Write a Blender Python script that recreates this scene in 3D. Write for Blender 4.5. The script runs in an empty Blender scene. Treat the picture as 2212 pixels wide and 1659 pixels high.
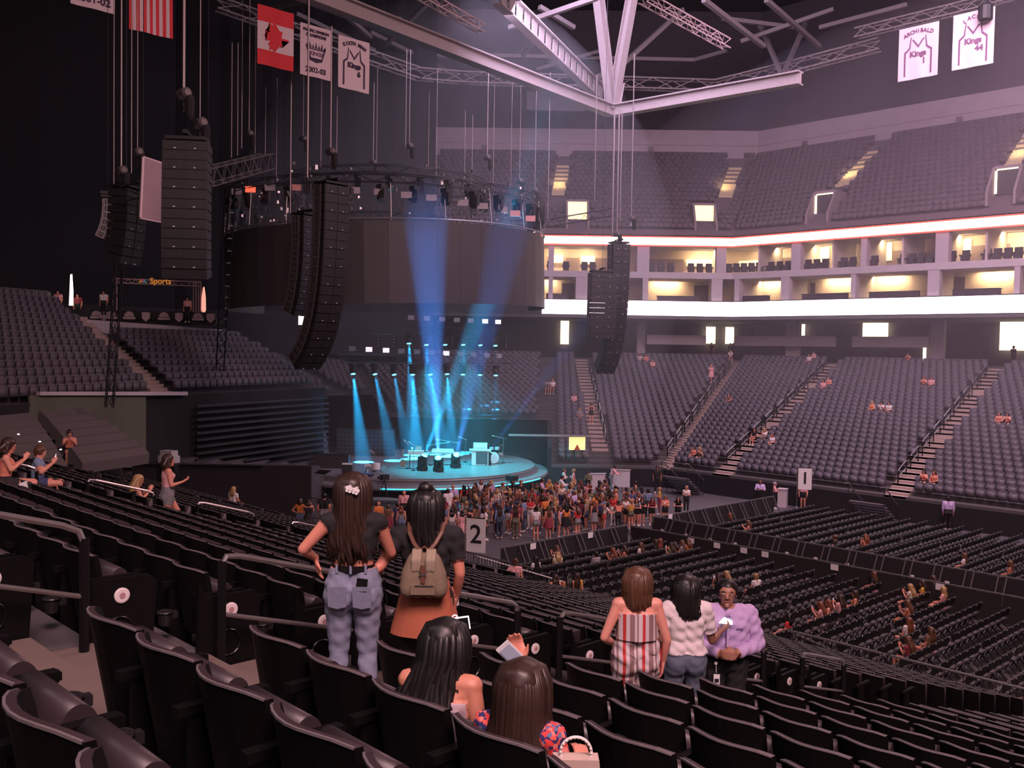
import bpy, bmesh, math, random
import numpy as np
from mathutils import Vector, Matrix
random.seed(7); RNG = np.random.default_rng(7)
S = bpy.context.scene
COL = S.collection

# ---------------------------------------------------------------- camera, world, big lights, exposure
FPX, IW, IH = 2080.0, 2212, 1659
TH = math.radians(43.9)
F0 = np.array([-math.cos(TH), math.sin(TH), 0]); R0 = np.array([math.sin(TH), math.cos(TH), 0]); U0 = np.array([0, 0, 1.0])
PITCH = math.atan(77.5 / FPX); ROLL = math.radians(0.95)
FW = F0 * math.cos(PITCH) - U0 * math.sin(PITCH); UP = U0 * math.cos(PITCH) + F0 * math.sin(PITCH)
RT = R0 * math.cos(ROLL) + UP * math.sin(ROLL); UP = UP * math.cos(ROLL) - R0 * math.sin(ROLL)
EYE = np.array([0, 0, 9.5])
cd = bpy.data.cameras.new('camera'); cam = bpy.data.objects.new('camera', cd); COL.objects.link(cam)
cd.sensor_width = 36; cd.lens = 36 * FPX / IW; cd.clip_end = 400; cd.clip_start = 0.05
cam.matrix_world = Matrix(((RT[0], UP[0], -FW[0], EYE[0]), (RT[1], UP[1], -FW[1], EYE[1]), (RT[2], UP[2], -FW[2], EYE[2]), (0, 0, 0, 1)))
S.camera = cam
S.view_settings.view_transform = 'Standard'; S.view_settings.look = 'None'; S.view_settings.gamma = 1
S.view_settings.use_curve_mapping = False
S.view_settings.exposure = 0.0
W = bpy.data.worlds.new('world'); S.world = W; W.use_nodes = True
nt = W.node_tree; nt.nodes.clear()
wo = nt.nodes.new('ShaderNodeOutputWorld'); bg = nt.nodes.new('ShaderNodeBackground')
bg.inputs[0].default_value = (0.55, 0.30, 0.36, 1); bg.inputs[1].default_value = 0.0
nt.links.new(bg.outputs[0], wo.inputs[0])
S.cycles.max_bounces = 4; S.cycles.diffuse_bounces = 2; S.cycles.glossy_bounces = 1; S.cycles.transmission_bounces = 1
S.cycles.volume_bounces = 0; S.cycles.sample_clamp_indirect = 3.0; S.cycles.sample_clamp_direct = 0
S.cycles.caustics_reflective = False; S.cycles.caustics_refractive = False; S.cycles.use_denoising = True
S.cycles.use_light_tree = True; S.cycles.denoising_prefilter = 'FAST'; S.cycles.adaptive_threshold = 0.02

def area_light(name, loc, target, size, power, col, sy=None, spread=None):
    l = bpy.data.lights.new(name, 'AREA'); l.energy = power; l.color = col; l.size = size
    if sy: l.shape = 'RECTANGLE'; l.size_y = sy
    if spread: l.spread = spread
    o = bpy.data.objects.new(name, l); COL.objects.link(o); o.location = loc
    o.rotation_euler = (Vector(target) - Vector(loc)).to_track_quat('-Z', 'Y').to_euler()
    return o
PINK = (1.0, 0.60, 0.62)
# house lights hung from the roof over the stands
area_light('house_light', (9, -3, 26), (-8, 9, 5), 8, 7500, PINK)
area_light('house_light', (-8, 30, 30), (-24, 36, 0), 12, 6500, PINK)
area_light('house_light', (-16, 50, 33), (-26, 68, 12), 14, 11500, (0.90, 0.62, 0.82))
area_light('house_light', (-42, 44, 33), (-54, 64, 12), 12, 5200, (0.80, 0.62, 0.90))
area_light('house_light', (-32, 14, 31), (-60, 22, 8), 10, 150, PINK)

def ray(px, py): return FW + RT * ((px - IW / 2) / FPX) - UP * ((py - IH / 2) / FPX)
def onz(px, py, z): d = ray(px, py); return EYE + d * ((z - EYE[2]) / d[2])
def ond(px, py, dep): return EYE + ray(px, py) * dep
def onX(px, py, X): d = ray(px, py); return EYE + d * (X / d[0])
def onY(px, py, Y): d = ray(px, py); return EYE + d * (Y / d[1])
def lat_dep(p): return float(np.dot(p[:2], R0[:2])), float(np.dot(p[:2], F0[:2]))
def LD(lat, dep, z=0.0): v = R0 * lat + F0 * dep; return np.array([v[0], v[1], z])

# ---------------------------------------------------------------- materials
MATS = {}
def mat(name, col=None, rough=0.6, metal=0.0, emit=None, es=1.0, var=0.12, scale=6.0, bump=0.0, spec=0.5):
    if name in MATS: return MATS[name]
    m = bpy.data.materials.new(name); m.use_nodes = True; t = m.node_tree; b = t.nodes['Principled BSDF']
    c = tuple(col) + (1,)
    b.inputs['Roughness'].default_value = rough; b.inputs['Metallic'].default_value = metal
    b.inputs['Specular IOR Level'].default_value = spec
    tc = t.nodes.new('ShaderNodeTexCoord'); n = t.nodes.new('ShaderNodeTexNoise'); n.inputs['Scale'].default_value = scale
    n.inputs['Detail'].default_value = 3
    t.links.new(tc.outputs['Object'], n.inputs['Vector'])
    mx = t.nodes.new('ShaderNodeMix'); mx.data_type = 'RGBA'
    mx.inputs[6].default_value = tuple(x * (1 - var) for x in col) + (1,); mx.inputs[7].default_value = tuple(min(1, x * (1 + var)) for x in col) + (1,)
    t.links.new(n.outputs['Fac'], mx.inputs[0]); t.links.new(mx.outputs[2], b.inputs['Base Color'])
    if bump:
        bp = t.nodes.new('ShaderNodeBump'); bp.inputs['Strength'].default_value = bump; bp.inputs['Distance'].default_value = 0.02
        t.links.new(n.outputs['Fac'], bp.inputs['Height']); t.links.new(bp.outputs[0], b.inputs['Normal'])
    if emit: b.inputs['Emission Color'].default_value = tuple(emit) + (1,); b.inputs['Emission Strength'].default_value = es
    m.diffuse_color = c; MATS[name] = m
    return m
def stripes_mat(name, cols, freq, axis=0, rough=0.7):
    """vertical colour bands around a garment, from a wave of object-space angle"""
    m = bpy.data.materials.new(name); m.use_nodes = True; t = m.node_tree; b = t.nodes['Principled BSDF']; b.inputs['Roughness'].default_value = rough
    tc = t.nodes.new('ShaderNodeTexCoord'); sp = t.nodes.new('ShaderNodeSeparateXYZ'); t.links.new(tc.outputs['Object'], sp.inputs[0])
    mu = t.nodes.new('ShaderNodeMath'); mu.operation = 'MULTIPLY'; mu.inputs[1].default_value = freq; t.links.new(sp.outputs[axis], mu.inputs[0])
    fr = t.nodes.new('ShaderNodeMath'); fr.operation = 'FRACT'; t.links.new(mu.outputs[0], fr.inputs[0])
    r = t.nodes.new('ShaderNodeValToRGB'); r.color_ramp.interpolation = 'CONSTANT'
    e = r.color_ramp.elements
    while len(e) < len(cols): e.new(0.5)
    for i, c in enumerate(cols): e[i].position = c[0]; e[i].color = tuple(c[1]) + (1,)
    t.links.new(fr.outputs[0], r.inputs[0]); t.links.new(r.outputs[0], b.inputs['Base Color']); MATS[name] = m
    return m
BLK = mat('black_paint', (0.012, 0.011, 0.012), 0.55)
BLKG = mat('black_gloss', (0.010, 0.010, 0.011), 0.3)
DRAPE = mat('black_drape', (0.012, 0.010, 0.012), 0.9, scale=2)
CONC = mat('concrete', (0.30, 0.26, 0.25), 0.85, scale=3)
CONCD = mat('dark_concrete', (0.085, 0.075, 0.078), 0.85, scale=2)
STEEL = mat('steel', (0.42, 0.40, 0.40), 0.35, 0.9)
ROOFST = mat('roof_steel', (0.34, 0.29, 0.29), 0.6)
ALU = mat('truss_aluminium', (0.30, 0.28, 0.28), 0.4, 0.6)
WHITE = mat('white_card', (0.80, 0.78, 0.78), 0.7, var=0.04)
PLAST = mat('seat_plastic', (0.006, 0.005, 0.0055), 0.55, spec=.12, scale=4)
TRIMG = mat('seat_trim_glint', (0.17, 0.15, 0.155), 0.3)  # edge piping, lightened so its colour carries the top-edge highlight
VINYL = mat('seat_vinyl', (0.042, 0.030, 0.034), 0.42, scale=9, bump=0.05)
WALLM = mat('mauve_wall', (0.36, 0.29, 0.31), 0.85, scale=1)
PANELM = mat('pale_panel', (0.52, 0.45, 0.47), 0.8, scale=1)

NUM = ['first', 'second', 'third', 'fourth', 'fifth', 'sixth', 'seventh', 'eighth', 'ninth', 'tenth', 'eleventh', 'twelfth'] + ['%dth' % i for i in range(13, 21)] + ['21st', '22nd', '23rd'] + ['%dth' % i for i in range(24, 31)] + ['31st', '32nd', '33rd'] + ['%dth' % i for i in range(34, 41)]
# ---------------------------------------------------------------- mesh helpers
class MB:
    def __init__(s): s.v = []; s.f = []; s.m = []; s.cur = 0
    def add(s, vs, fs):
        o = len(s.v); s.v += [tuple(map(float, p)) for p in vs]
        for f in fs: s.f.append(tuple(i + o for i in f)); s.m.append(s.cur)
    def box(s, c, d, rz=0.0, M=None):
        x, y, z = d[0] / 2, d[1] / 2, d[2] / 2
        vs = [(-x, -y, -z), (x, -y, -z), (x, y, -z), (-x, y, -z), (-x, -y, z), (x, -y, z), (x, y, z), (-x, y, z)]
        if M is not None: vs = [tuple(M @ Vector(p)) for p in vs]
        if rz: cs, sn = math.cos(rz), math.sin(rz); vs = [(a * cs - b * sn, a * sn + b * cs, h) for a, b, h in vs]
        s.add([(a + c[0], b + c[1], h + c[2]) for a, b, h in vs], [(0, 3, 2, 1), (4, 5, 6, 7), (0, 1, 5, 4), (1, 2, 6, 5), (2, 3, 7, 6), (3, 0, 4, 7)])
        return s
    def bar(s, p, q, w, h=None, up=(0, 0, 1)):
        h = h or w; p = Vector(p); q = Vector(q); d = q - p; L = d.length
        if L < 1e-6: return s
        d /= L; u = Vector(up)
        if abs(d.dot(u)) > 0.98: u = Vector((1, 0, 0)) if abs(d.x) < 0.9 else Vector((0, 1, 0))
        r = d.cross(u).normalized(); u = r.cross(d)
        vs = []
        for e in (p, q):
            for a, b in ((-1, -1), (1, -1), (1, 1), (-1, 1)): vs.append(e + r * (a * w / 2) + u * (b * h / 2))
        s.add(vs, [(3, 2, 1, 0), (4, 5, 6, 7), (0, 1, 5, 4), (1, 2, 6, 5), (2, 3, 7, 6), (3, 0, 4, 7)]); return s
    def tube(s, pts, r, n=6, r1=None, cap=True):
        pts = [Vector(p) for p in pts]; k = len(pts); rings = []; prev = None
        for i, p in enumerate(pts):
            d = (pts[min(i + 1, k - 1)] - pts[max(i - 1, 0)])
            if d.length < 1e-9: d = Vector((0, 0, 1))
            d.normalize()
            if prev is None:
                a = Vector((0, 0, 1)) if abs(d.z) < 0.9 else Vector((1, 0, 0)); u = d.cross(a).normalized()
            else: u = (prev - d * prev.dot(d)); u = u.normalized() if u.length > 1e-6 else d.orthogonal().normalized()
            prev = u; w = d.cross(u)
            if isinstance(r, (list, tuple)): rr = r[i]
            else: rr = r if r1 is None else r + (r1 - r) * i / max(1, k - 1)
            rings.append([p + (u * math.cos(2 * math.pi * j / n) + w * math.sin(2 * math.pi * j / n)) * rr for j in range(n)])
        vs = [v for g in rings for v in g]; fs = []
        for i in range(k - 1):
            for j in range(n): fs.append((i * n + j, i * n + (j + 1) % n, (i + 1) * n + (j + 1) % n, (i + 1) * n + j))
        if cap: fs.append(tuple(range(n - 1, -1, -1))); fs.append(tuple((k - 1) * n + j for j in range(n)))
        s.add(vs, fs); return s
    def lathe(s, prof, c=(0, 0, 0), n=16, M=None):
        vs = []; fs = []
        for r, z in prof:
            for j in range(n): a = 2 * math.pi * j / n; vs.append((r * math.cos(a), r * math.sin(a), z))
        for i in range(len(prof) - 1):
            for j in range(n): fs.append((i * n + j, i * n + (j + 1) % n, (i + 1) * n + (j + 1) % n, (i + 1) * n + j))
        fs.append(tuple(range(n - 1, -1, -1))); fs.append(tuple((len(prof) - 1) * n + j for j in range(n)))
        if M is not None: vs = [tuple(M @ Vector(v)) for v in vs]
        s.add([(a + c[0], b + c[1], h + c[2]) for a, b, h in vs], fs); return s
    def prism(s, poly, h, M=None):
        """poly: 2-D outline in local xy, extruded along local z by h"""
        n = len(poly); vs = [(a, b, 0) for a, b in poly] + [(a, b, h) for a, b in poly]
        fs = [tuple(range(n - 1, -1, -1)), tuple(range(n, 2 * n))] + [(i, (i + 1) % n, n + (i + 1) % n, n + i) for i in range(n)]
        if M is not None: vs = [tuple(M @ Vector(v)) for v in vs]
        s.add(vs, fs); return s
    def quad(s, a, b, c, d): s.add([a, b, c, d], [(0, 1, 2, 3)]); return s
    def slab(s, a, b, c, d, t):
        """quad thickened along its normal by t"""
        P = [Vector(x) for x in (a, b, c, d)]; n = (P[1] - P[0]).cross(P[3] - P[0]).normalized() * t
        s.add(P + [p + n for p in P], [(3, 2, 1, 0), (4, 5, 6, 7), (0, 1, 5, 4), (1, 2, 6, 5), (2, 3, 7, 6), (3, 0, 4, 7)]); return s
    def mesh(s, name, mats, smooth=False):
        me = bpy.data.meshes.new(name); me.from_pydata(s.v, [], s.f)
        for m in (mats if isinstance(mats, (list, tuple)) else [mats]): me.materials.append(m)
        if any(s.m): me.polygons.foreach_set('material_index', s.m)
        if smooth: me.polygons.foreach_set('use_smooth', [True] * len(s.f))
        me.update(); return me
    def build(s, name, mats, parent=None, loc=(0, 0, 0), rz=0.0, smooth=False):
        return obj(name, s.mesh(name, mats, smooth), parent, loc, rz)
def obj(name, me, parent=None, loc=(0, 0, 0), rz=0.0):
    o = bpy.data.objects.new(name, me); COL.objects.link(o); o.location = loc; o.rotation_euler = (0, 0, rz)
    if parent is not None: o.parent = parent
    return o
def tag(o, label, cat, group=None, kind=None):
    if label: o['label'] = label
    if cat: o['category'] = cat
    if group: o['group'] = group
    if kind: o['kind'] = kind
    return o
def struct(o, label=None):
    o['kind'] = 'structure'
    if label: o['label'] = label
    return o
def thing(name, label, cat, loc=(0, 0, 0), rz=0.0, group=None):
    o = bpy.data.objects.new(name, None); COL.objects.link(o); o.location = loc; o.rotation_euler = (0, 0, rz); o.empty_display_size = 0.1
    return tag(o, label, cat, group)
def dup(root, loc, rz=0.0, label=None):
    r = root.copy(); COL.objects.link(r); r.location = loc; r.rotation_euler = (0, 0, rz)
    if label: r['label'] = label
    for ch in list(root.children):
        c = ch.copy(); COL.objects.link(c); c.parent = r
        for g in ch.children: d = g.copy(); COL.objects.link(d); d.parent = c
    return r
def text_mesh(txt, size, depth=0.004, bold=0.0, font=None):
    cu = bpy.data.curves.new('text', 'FONT'); cu.body = txt; cu.size = size; cu.align_x = 'CENTER'; cu.align_y = 'CENTER'; cu.extrude = depth; cu.offset = bold
    cu.resolution_u = 3
    o = bpy.data.objects.new('text', cu); me = bpy.data.meshes.new_from_object(o); bpy.data.objects.remove(o); bpy.data.curves.remove(cu)
    return me
def basis(x, y, z, o): return Matrix(((x[0], y[0], z[0], o[0]), (x[1], y[1], z[1], o[1]), (x[2], y[2], z[2], o[2]), (0, 0, 0, 1)))
def lettering(name, txt, size, M, m, parent, bold=0.0, depth=0.006):
    me = text_mesh(txt, size, depth, bold); me.materials.clear(); me.materials.append(m)
    o = bpy.data.objects.new(name, me); COL.objects.link(o); o.parent = parent; o.matrix_parent_inverse = Matrix.Identity(4)
    o.matrix_basis = M; return o
def mesh_np(name, V, Fq, mats, mi=None):
    """fast mesh from numpy verts (n,3) and quads (m,4)"""
    me = bpy.data.meshes.new(name); me.vertices.add(len(V)); me.vertices.foreach_set('co', V.astype('f').ravel())
    me.loops.add(Fq.size); me.loops.foreach_set('vertex_index', Fq.astype('i').ravel())
    me.polygons.add(len(Fq)); me.polygons.foreach_set('loop_start', np.arange(0, Fq.size, 4, dtype='i'))
    for m in mats: me.materials.append(m)
    if mi is not None: me.polygons.foreach_set('material_index', mi.astype('i'))
    me.update(calc_edges=True); return me
def scatter_np(name, tmpl, T, mats):
    """one mesh holding a copy of the template (V,F,mi) under every 4x4 transform: past-the-limit repeats"""
    V, Fq, mi = tmpl; n = len(T); T = np.asarray(T)
    Vh = np.concatenate([V, np.ones((len(V), 1))], 1)
    VV = np.einsum('nij,vj->nvi', T, Vh)[:, :, :3].reshape(-1, 3)
    FF = (Fq[None] + (np.arange(n) * len(V))[:, None, None]).reshape(-1, 4)
    return mesh_np(name, VV, FF, mats, np.tile(mi, n))
def template(mb):
    fs = []; mi = []
    for f, m in zip(mb.f, mb.m):
        if len(f) == 4: fs.append(f); mi.append(m)
        elif len(f) == 3: fs.append((f[0], f[1], f[2], f[2])); mi.append(m)
        else:
            for i in range(1, len(f) - 1, 2): fs.append((f[0], f[i], f[i + 1], f[min(i + 2, len(f) - 1)])); mi.append(m)
    return np.array(mb.v), np.array(fs), np.array(mi)
def xf(loc, rz=0.0, sc=1.0, sy=None):
    c, s = math.cos(rz) * sc, math.sin(rz) * sc
    return np.array([[c, -s, 0, loc[0]], [s, c, 0, loc[1]], [0, 0, sc, loc[2]], [0, 0, 0, 1]], float)

# ================================================================ the hall: terraces, walls, suites, roof
T_, R_ = 0.84, 0.25
def rz_(i): return 1.15 + R_ * i
def near_l(o): return np.array([-40.7 - .414 * o, 22.68 - o])
def near_r(o): return np.array([14.0, 22.68 - o])
def nch_r(o): return np.array([-52.7 - o, 34.68 - .414 * o])
def far_l(o): return np.array([-40.7 - .414 * o, 54 + o])
def far_r(o): return np.array([16.0, 54 + o])
def fch_l(o): return np.array([-52.7 - o, 42 + .414 * o])
SECT = {  # start line(o), end line(o), seats face inward (heading of facing)
    'near': (near_l, near_r, 0.0), 'near_corner': (near_l, nch_r, -math.pi / 4), 'end': (nch_r, fch_l, -math.pi / 2),
    'far_corner': (fch_l, far_l, -3 * math.pi / 4), 'far': (far_l, far_r, math.pi)}
def pt(p, z): return (p[0], p[1], z)
def terrace(name, sec, i0, i1, m, f0=0.0, f1=1.0):
    a, b, _ = SECT[sec]; mb = MB()
    def A(o): return a(o) * (1 - f0) + b(o) * f0
    def B(o): return a(o) * (1 - f1) + b(o) * f1
    for i in range(i0, i1 + 1):
        o0, o1 = T_ * (i - 1), T_ * i; z = rz_(i); zl = rz_(i - 1) if i > i0 else 0.0
        mb.quad(pt(A(o0), z), pt(B(o0), z), pt(B(o1), z), pt(A(o1), z))
        mb.quad(pt(A(o0), zl), pt(B(o0), zl), pt(B(o0), z), pt(A(o0), z))
    o = mb.build(name, m); return struct(o)
m = MB(); m.box((-20, 38, -0.15), (150, 130, 0.3)); struct(m.build('floor', mat('hall_floor', (0.085, 0.075, 0.08), 0.6, scale=1.5)))
NI = 27
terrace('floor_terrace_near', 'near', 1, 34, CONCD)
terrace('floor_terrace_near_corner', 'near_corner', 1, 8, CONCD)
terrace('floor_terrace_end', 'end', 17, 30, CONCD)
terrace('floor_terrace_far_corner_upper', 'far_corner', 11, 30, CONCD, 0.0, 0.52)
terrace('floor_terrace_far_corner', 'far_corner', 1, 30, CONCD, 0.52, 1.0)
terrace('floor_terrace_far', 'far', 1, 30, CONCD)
# drape along the foot of the far stand
m = MB(); pl = [fch_l(-.1), far_l(-.1), far_r(-.1)]
p0 = pl[0] * .48 + pl[1] * .52
for a, b in ((p0, pl[1]), (pl[1], pl[2])): m.slab(pt(a, 0), pt(b, 0), pt(b, 1.25), pt(a, 1.25), .05)
struct(m.build('wall_far_foot', DRAPE))
# concourse deck and back walls behind the lower bowl
OB = T_ * 30
def ring_wall(name, o, z0, z1, m, secs=('far_corner', 'far'), t=0.3, clip=None):
    mb = MB()
    for s in secs:
        a, b, _ = SECT[s]; A, B = a(o), b(o)
        if clip and s in clip: A2 = A * (1 - clip[s][0]) + B * clip[s][0]; B2 = A * (1 - clip[s][1]) + B * clip[s][1]; A, B = A2, B2
        mb.slab(pt(A, z0), pt(B, z0), pt(B, z1), pt(A, z1), -t)
    return struct(mb.build(name, m))
def ring_deck(name, o0, o1, z, m, secs=('far_corner', 'far'), t=0.25):
    mb = MB()
    for s in secs:
        a, b, _ = SECT[s]
        mb.slab(pt(a(o0), z), pt(b(o0), z), pt(b(o1), z), pt(a(o1), z), -t)
    return struct(mb.build(name, m))
ALLS = ('near', 'near_corner', 'end', 'far_corner', 'far')
ring_deck('floor_concourse', OB, OB + 9, rz_(30), CONCD, ('near_corner', 'end', 'far_corner', 'far'))
ring_wall('wall_concourse', OB + 7, rz_(30), 12.6, mat('concourse_wall', (0.10, 0.085, 0.10), 0.8), ('near_corner', 'end', 'far_corner', 'far'))
OS = 21.0      # suite fronts
ring_deck('ceiling_concourse', OS, OB + 9, 12.62, CONCD)
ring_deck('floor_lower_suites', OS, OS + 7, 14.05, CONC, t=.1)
ring_deck('floor_upper_suites', OS, OS + 7, 16.62, PANELM, t=.55)
ring_deck('ceiling_upper_suites', OS, OS + 7, 19.25, PANELM, t=.2)
SUITEW = mat('suite_wall', (0.62, 0.50, 0.42), 0.85)
ring_wall('wall_lower_suites', OS + 4.2, 14.05, 16.1, SUITEW)
ring_wall('wall_upper_suites', OS + 4.6, 16.6, 19.1, SUITEW)
# LED ribbon boards all the way round the bowl
def ribbon(name, label, z0, z1, m, fm):
    t = thing(name, label, 'display', (0, 0, z0))
    for s in ('far_corner', 'far'):
        a, b, _ = SECT[s]; A, B = a(OS - .12), b(OS - .12)
        if s == 'far_corner': A = A + (B - A) * (.50 if z0 < 15 else .27)
        mb = MB(); mb.slab(pt(A, 0), pt(B, 0), pt(B, z1 - z0), pt(A, z1 - z0), -.1); mb.build('led_face', m, t)
        mb = MB(); A, B = a(OS), b(OS); mb.slab(pt(A, -.08), pt(B, -.08), pt(B, z1 - z0 + .08), pt(A, z1 - z0 + .08), -.25); mb.build('housing', fm, t)
    return t
LEDW = mat('led_white', (0.8, 0.8, 0.8), emit=(1.0, 0.86, 0.93), es=3.4, var=0)
LEDR = mat('led_warm', (0.8, 0.7, 0.6), emit=(1.0, 0.74, 0.60), es=3.0, var=0)
LEDEDGE = mat('led_edge', (0.5, 0.05, 0.03), emit=(1.0, 0.10, 0.06), es=1.6, var=0)
ribbon('ribbon_board', 'long white glowing LED ribbon board along the lower edge of the suites', 12.68, 13.98, LEDW, BLK)
rb = ribbon('ribbon_board', 'long LED ribbon board glowing white with red edges above the suites', 19.05, 19.72, LEDR, BLK)
for s in ('far_corner', 'far'):
    a, b, _ = SECT[s]
    for k, z in enumerate((-.11, .67)):
        mb = MB(); A, B = a(OS - .13), b(OS - .13); mb.slab(pt(A, z), pt(B, z), pt(B, z + .11), pt(A, z + .11), -.1); mb.build('red_edge', LEDEDGE, rb)
# near-side ribbon boards behind and above the camera (the same ring of displays)
for nm, z0, z1, m_, lb in (('ribbon_board', 12.7, 14.0, LEDW, 'lower LED ribbon board on the near side behind the viewer'),):
    t = thing(nm, lb, 'display', (0, 0, z0)); A, B = near_l(23.5), near_r(23.5); A = A + (B - A) * .55
    mb = MB(); mb.slab(pt(A, 0), pt(B, 0), pt(B, z1 - z0), pt(A, z1 - z0), .1); mb.build('led_face', m_, t)
# suite columns, party walls, doors, lit back panels
far_u = np.array([1.0, 0.0]); ch_u = np.array([1.0, 1.0]) / math.sqrt(2)
COLM = mat('suite_column', (0.50, 0.42, 0.45), 0.8)
WARM = (1.0, 0.72, 0.38)
def on_front(px, py, o):   # point on the suite-front planes under a pixel column
    q = onY(px, py, 54 + o)
    if q[0] >= far_l(o)[0]: return q, 0.0
    n = np.array([1, -1]) / math.sqrt(2); d = ray(px, py); A = fch_l(o)
    t = (A @ n - EYE[:2] @ n) / (d[:2] @ n); return EYE + d * t, math.pi / 4
def suite_col(px, z0, z1, w, o=OS, d=.6):
    q, rz = on_front(px, 600, o + .35); mb = MB(); mb.box((0, 0, (z1 - z0) / 2), (w, d, z1 - z0)); return struct(mb.build('column_suite', COLM, loc=(q[0], q[1], z0), rz=rz))
for px, w in ((1190, .5), (1388, 1.1), (1556, .9), (1722, .9), (1868, .5), (2036, 1.0), (2230, .9)): suite_col(px, 16.62, 19.05, w)
for px, w in ((1190, .4), (1258, 1.2), (1394, .5), (1548, 1.0), (1596, .5), (1700, .8), (1847, .4), (2020, .9), (2200, .4), (2300, .6)): suite_col(px, 14.05, 16.1, w)
def party(px, z0, z1, o=OS):
    q, rz = on_front(px, 600, o + .6); n = np.array([-math.sin(rz), math.cos(rz)]); mb = MB(); mb.box((0, 1.8, (z1 - z0) / 2), (.16, 3.9, z1 - z0))
    return struct(mb.build('partition_suite', mat('suite_partition', (0.55, 0.47, 0.45), 0.8), loc=(q[0], q[1], z0), rz=rz))
for px in (1388, 1556, 1640, 1722, 1800, 1868, 1950, 2036, 2130, 2230): party(px, 16.62, 19.05)
for px in (1258, 1394, 1548, 1600, 1700, 1847, 2020, 2200): party(px, 14.05, 16.1)
DARKP = mat('suite_dark_panel', (0.085, 0.06, 0.06), 0.6)
def panel(name, px0, px1, z0, z1, o, m, t=.08, label=None, cat=None):
    a, rz = on_front(px0, 600, o); b, _ = on_front(px1, 600, o); a, b = a[:2], b[:2]
    mb = MB(); mb.slab(pt(a, z0), pt(b, z0), pt(b, z1), pt(a, z1), t); return struct(mb.build(name, m))
for px0, px1 in ((1214, 1240), (1290, 1312), (1500, 1530), (1616, 1632), (1752, 1762), (1856, 1872), (2060, 2085)): panel('door_suite', px0, px1, 14.05, 15.75, OS + 4.05, DARKP)
for px0, px1 in ((1222, 1250), (1286, 1310), (1400, 1476), (1690, 1712), (1742, 1790), (1900, 1990), (2085, 2180)): panel('wall_panel_suite', px0, px1, 16.6, 18.2, OS + 4.4, mat('suite_mauve_panel', (0.22, 0.16, 0.16), 0.7))
k = 0
for px, py0 in ((1186, 1), (1268, 1), (1440, 1), (1655, 1), (1812, 1), (1920, 1), (2150, 1), (2320, 1)):   # lower suites: ceiling cove lights
    q, rz = on_front(px, 600, OS + 3.7); w = 2.6 if px > 1300 else 1.2
    l = area_light('suite_cove_light', (q[0], q[1], 16.05), (q[0] - math.sin(rz) * .35, q[1] + math.cos(rz) * .35, 15.2), w, 75 * w, WARM, .25); k += 1
for px, w in ((1200, 1.2), (1268, 1.2), (1530, 2.4), (1660, 3.0), (1780, 1.4), (1905, 1.4), (2080, 1.4), (2190, 2)):   # upper suites
    q, rz = on_front(px, 560, OS + 3.2)
    area_light('suite_cove_light', (q[0], q[1], 18.95), (q[0] - math.sin(rz) * .7, q[1] + math.cos(rz) * .7, 17.6), w, 85 * w, WARM, .3)
LITP = mat('warm_glow', (0.8, 0.7, 0.5), emit=(1.0, 0.78, 0.36), es=1.6, var=.1, scale=1)
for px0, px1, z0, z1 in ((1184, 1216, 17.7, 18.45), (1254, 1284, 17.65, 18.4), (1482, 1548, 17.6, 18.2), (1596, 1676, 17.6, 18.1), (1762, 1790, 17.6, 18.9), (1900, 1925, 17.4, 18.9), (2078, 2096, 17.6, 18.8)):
    struct(panel('wall_glow_suite', px0, px1, z0, z1, OS + 4.3, LITP))  # cove-lit patches of back wall, their light put in as emission
# low dark seat banks in the suites: every seat block is a row of armchairs
SUITESEAT = mat('suite_seat', (0.035, 0.026, 0.030), 0.6)
def armchair_t():
    mb = MB(); mb.box((0, 0, .28), (.52, .5, .34)); mb.box((0, .22, .62), (.56, .16, .62)); mb.box((-.3, -.02, .5), (.1, .5, .12)); mb.box((.3, -.02, .5), (.1, .5, .12)); return mb
ARMCH = armchair_t().mesh('suite_chair', SUITESEAT)
n_ch = 0
for px0, px1 in ((1180, 1198), (1208, 1238), (1254, 1290), (1398, 1460), (1484, 1542), (1568, 1650), (1655, 1710), (1735, 1790), (1812, 1850), (1875, 1900), (1940, 2020), (2040, 2100), (2120, 2210)):
    a, rz = on_front(px0, 560, OS + .9); b, _ = on_front(px1, 560, OS + .9); a, b = a[:2], b[:2]; L = np.linalg.norm(b - a); n = max(1, int(L / .7))
    for j in range(n):
        p = a + (b - a) * ((j + .5) / n); o = obj('suite_chair', ARMCH, None, (p[0], p[1], 16.62), rz)
        n_ch += 1; tag(o, 'dark armchair at the front of the upper suites, %s from the hanging speakers' % NUM[n_ch - 1], 'chair', 'armchairs along the upper suites')
LOUNGE = MB(); LOUNGE.box((0, 0, .45), (1, .5, .9)); LOUNGE.box((0, -.02, .93), (1.06, .6, .06)); LOUNGE = LOUNGE.mesh('drink_counter', [mat('counter_dark', (0.05, 0.035, 0.045), 0.4)])
for k, (px0, px1) in enumerate(((1180, 1224), (1420, 1510), (1590, 1660), (1735, 1830), (1880, 1985), (2060, 2160))):
    a, rz = on_front(px0, 640, OS + 1.0); b, _ = on_front(px1, 640, OS + 1.0); L = np.linalg.norm((b - a)[:2])
    o = obj('drink_counter', LOUNGE, None, tuple((a[:2] + b[:2]) / 2) + (14.05,), rz); o.scale = (L, 1, .55 if k != 1 else .5)
    tag(o, 'dark drink counter at the front of the lower suites, %s from the hanging speakers' % ('first', 'second', 'third', 'fourth', 'fifth', 'sixth')[k], 'counter', 'counters in the lower suites')
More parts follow.
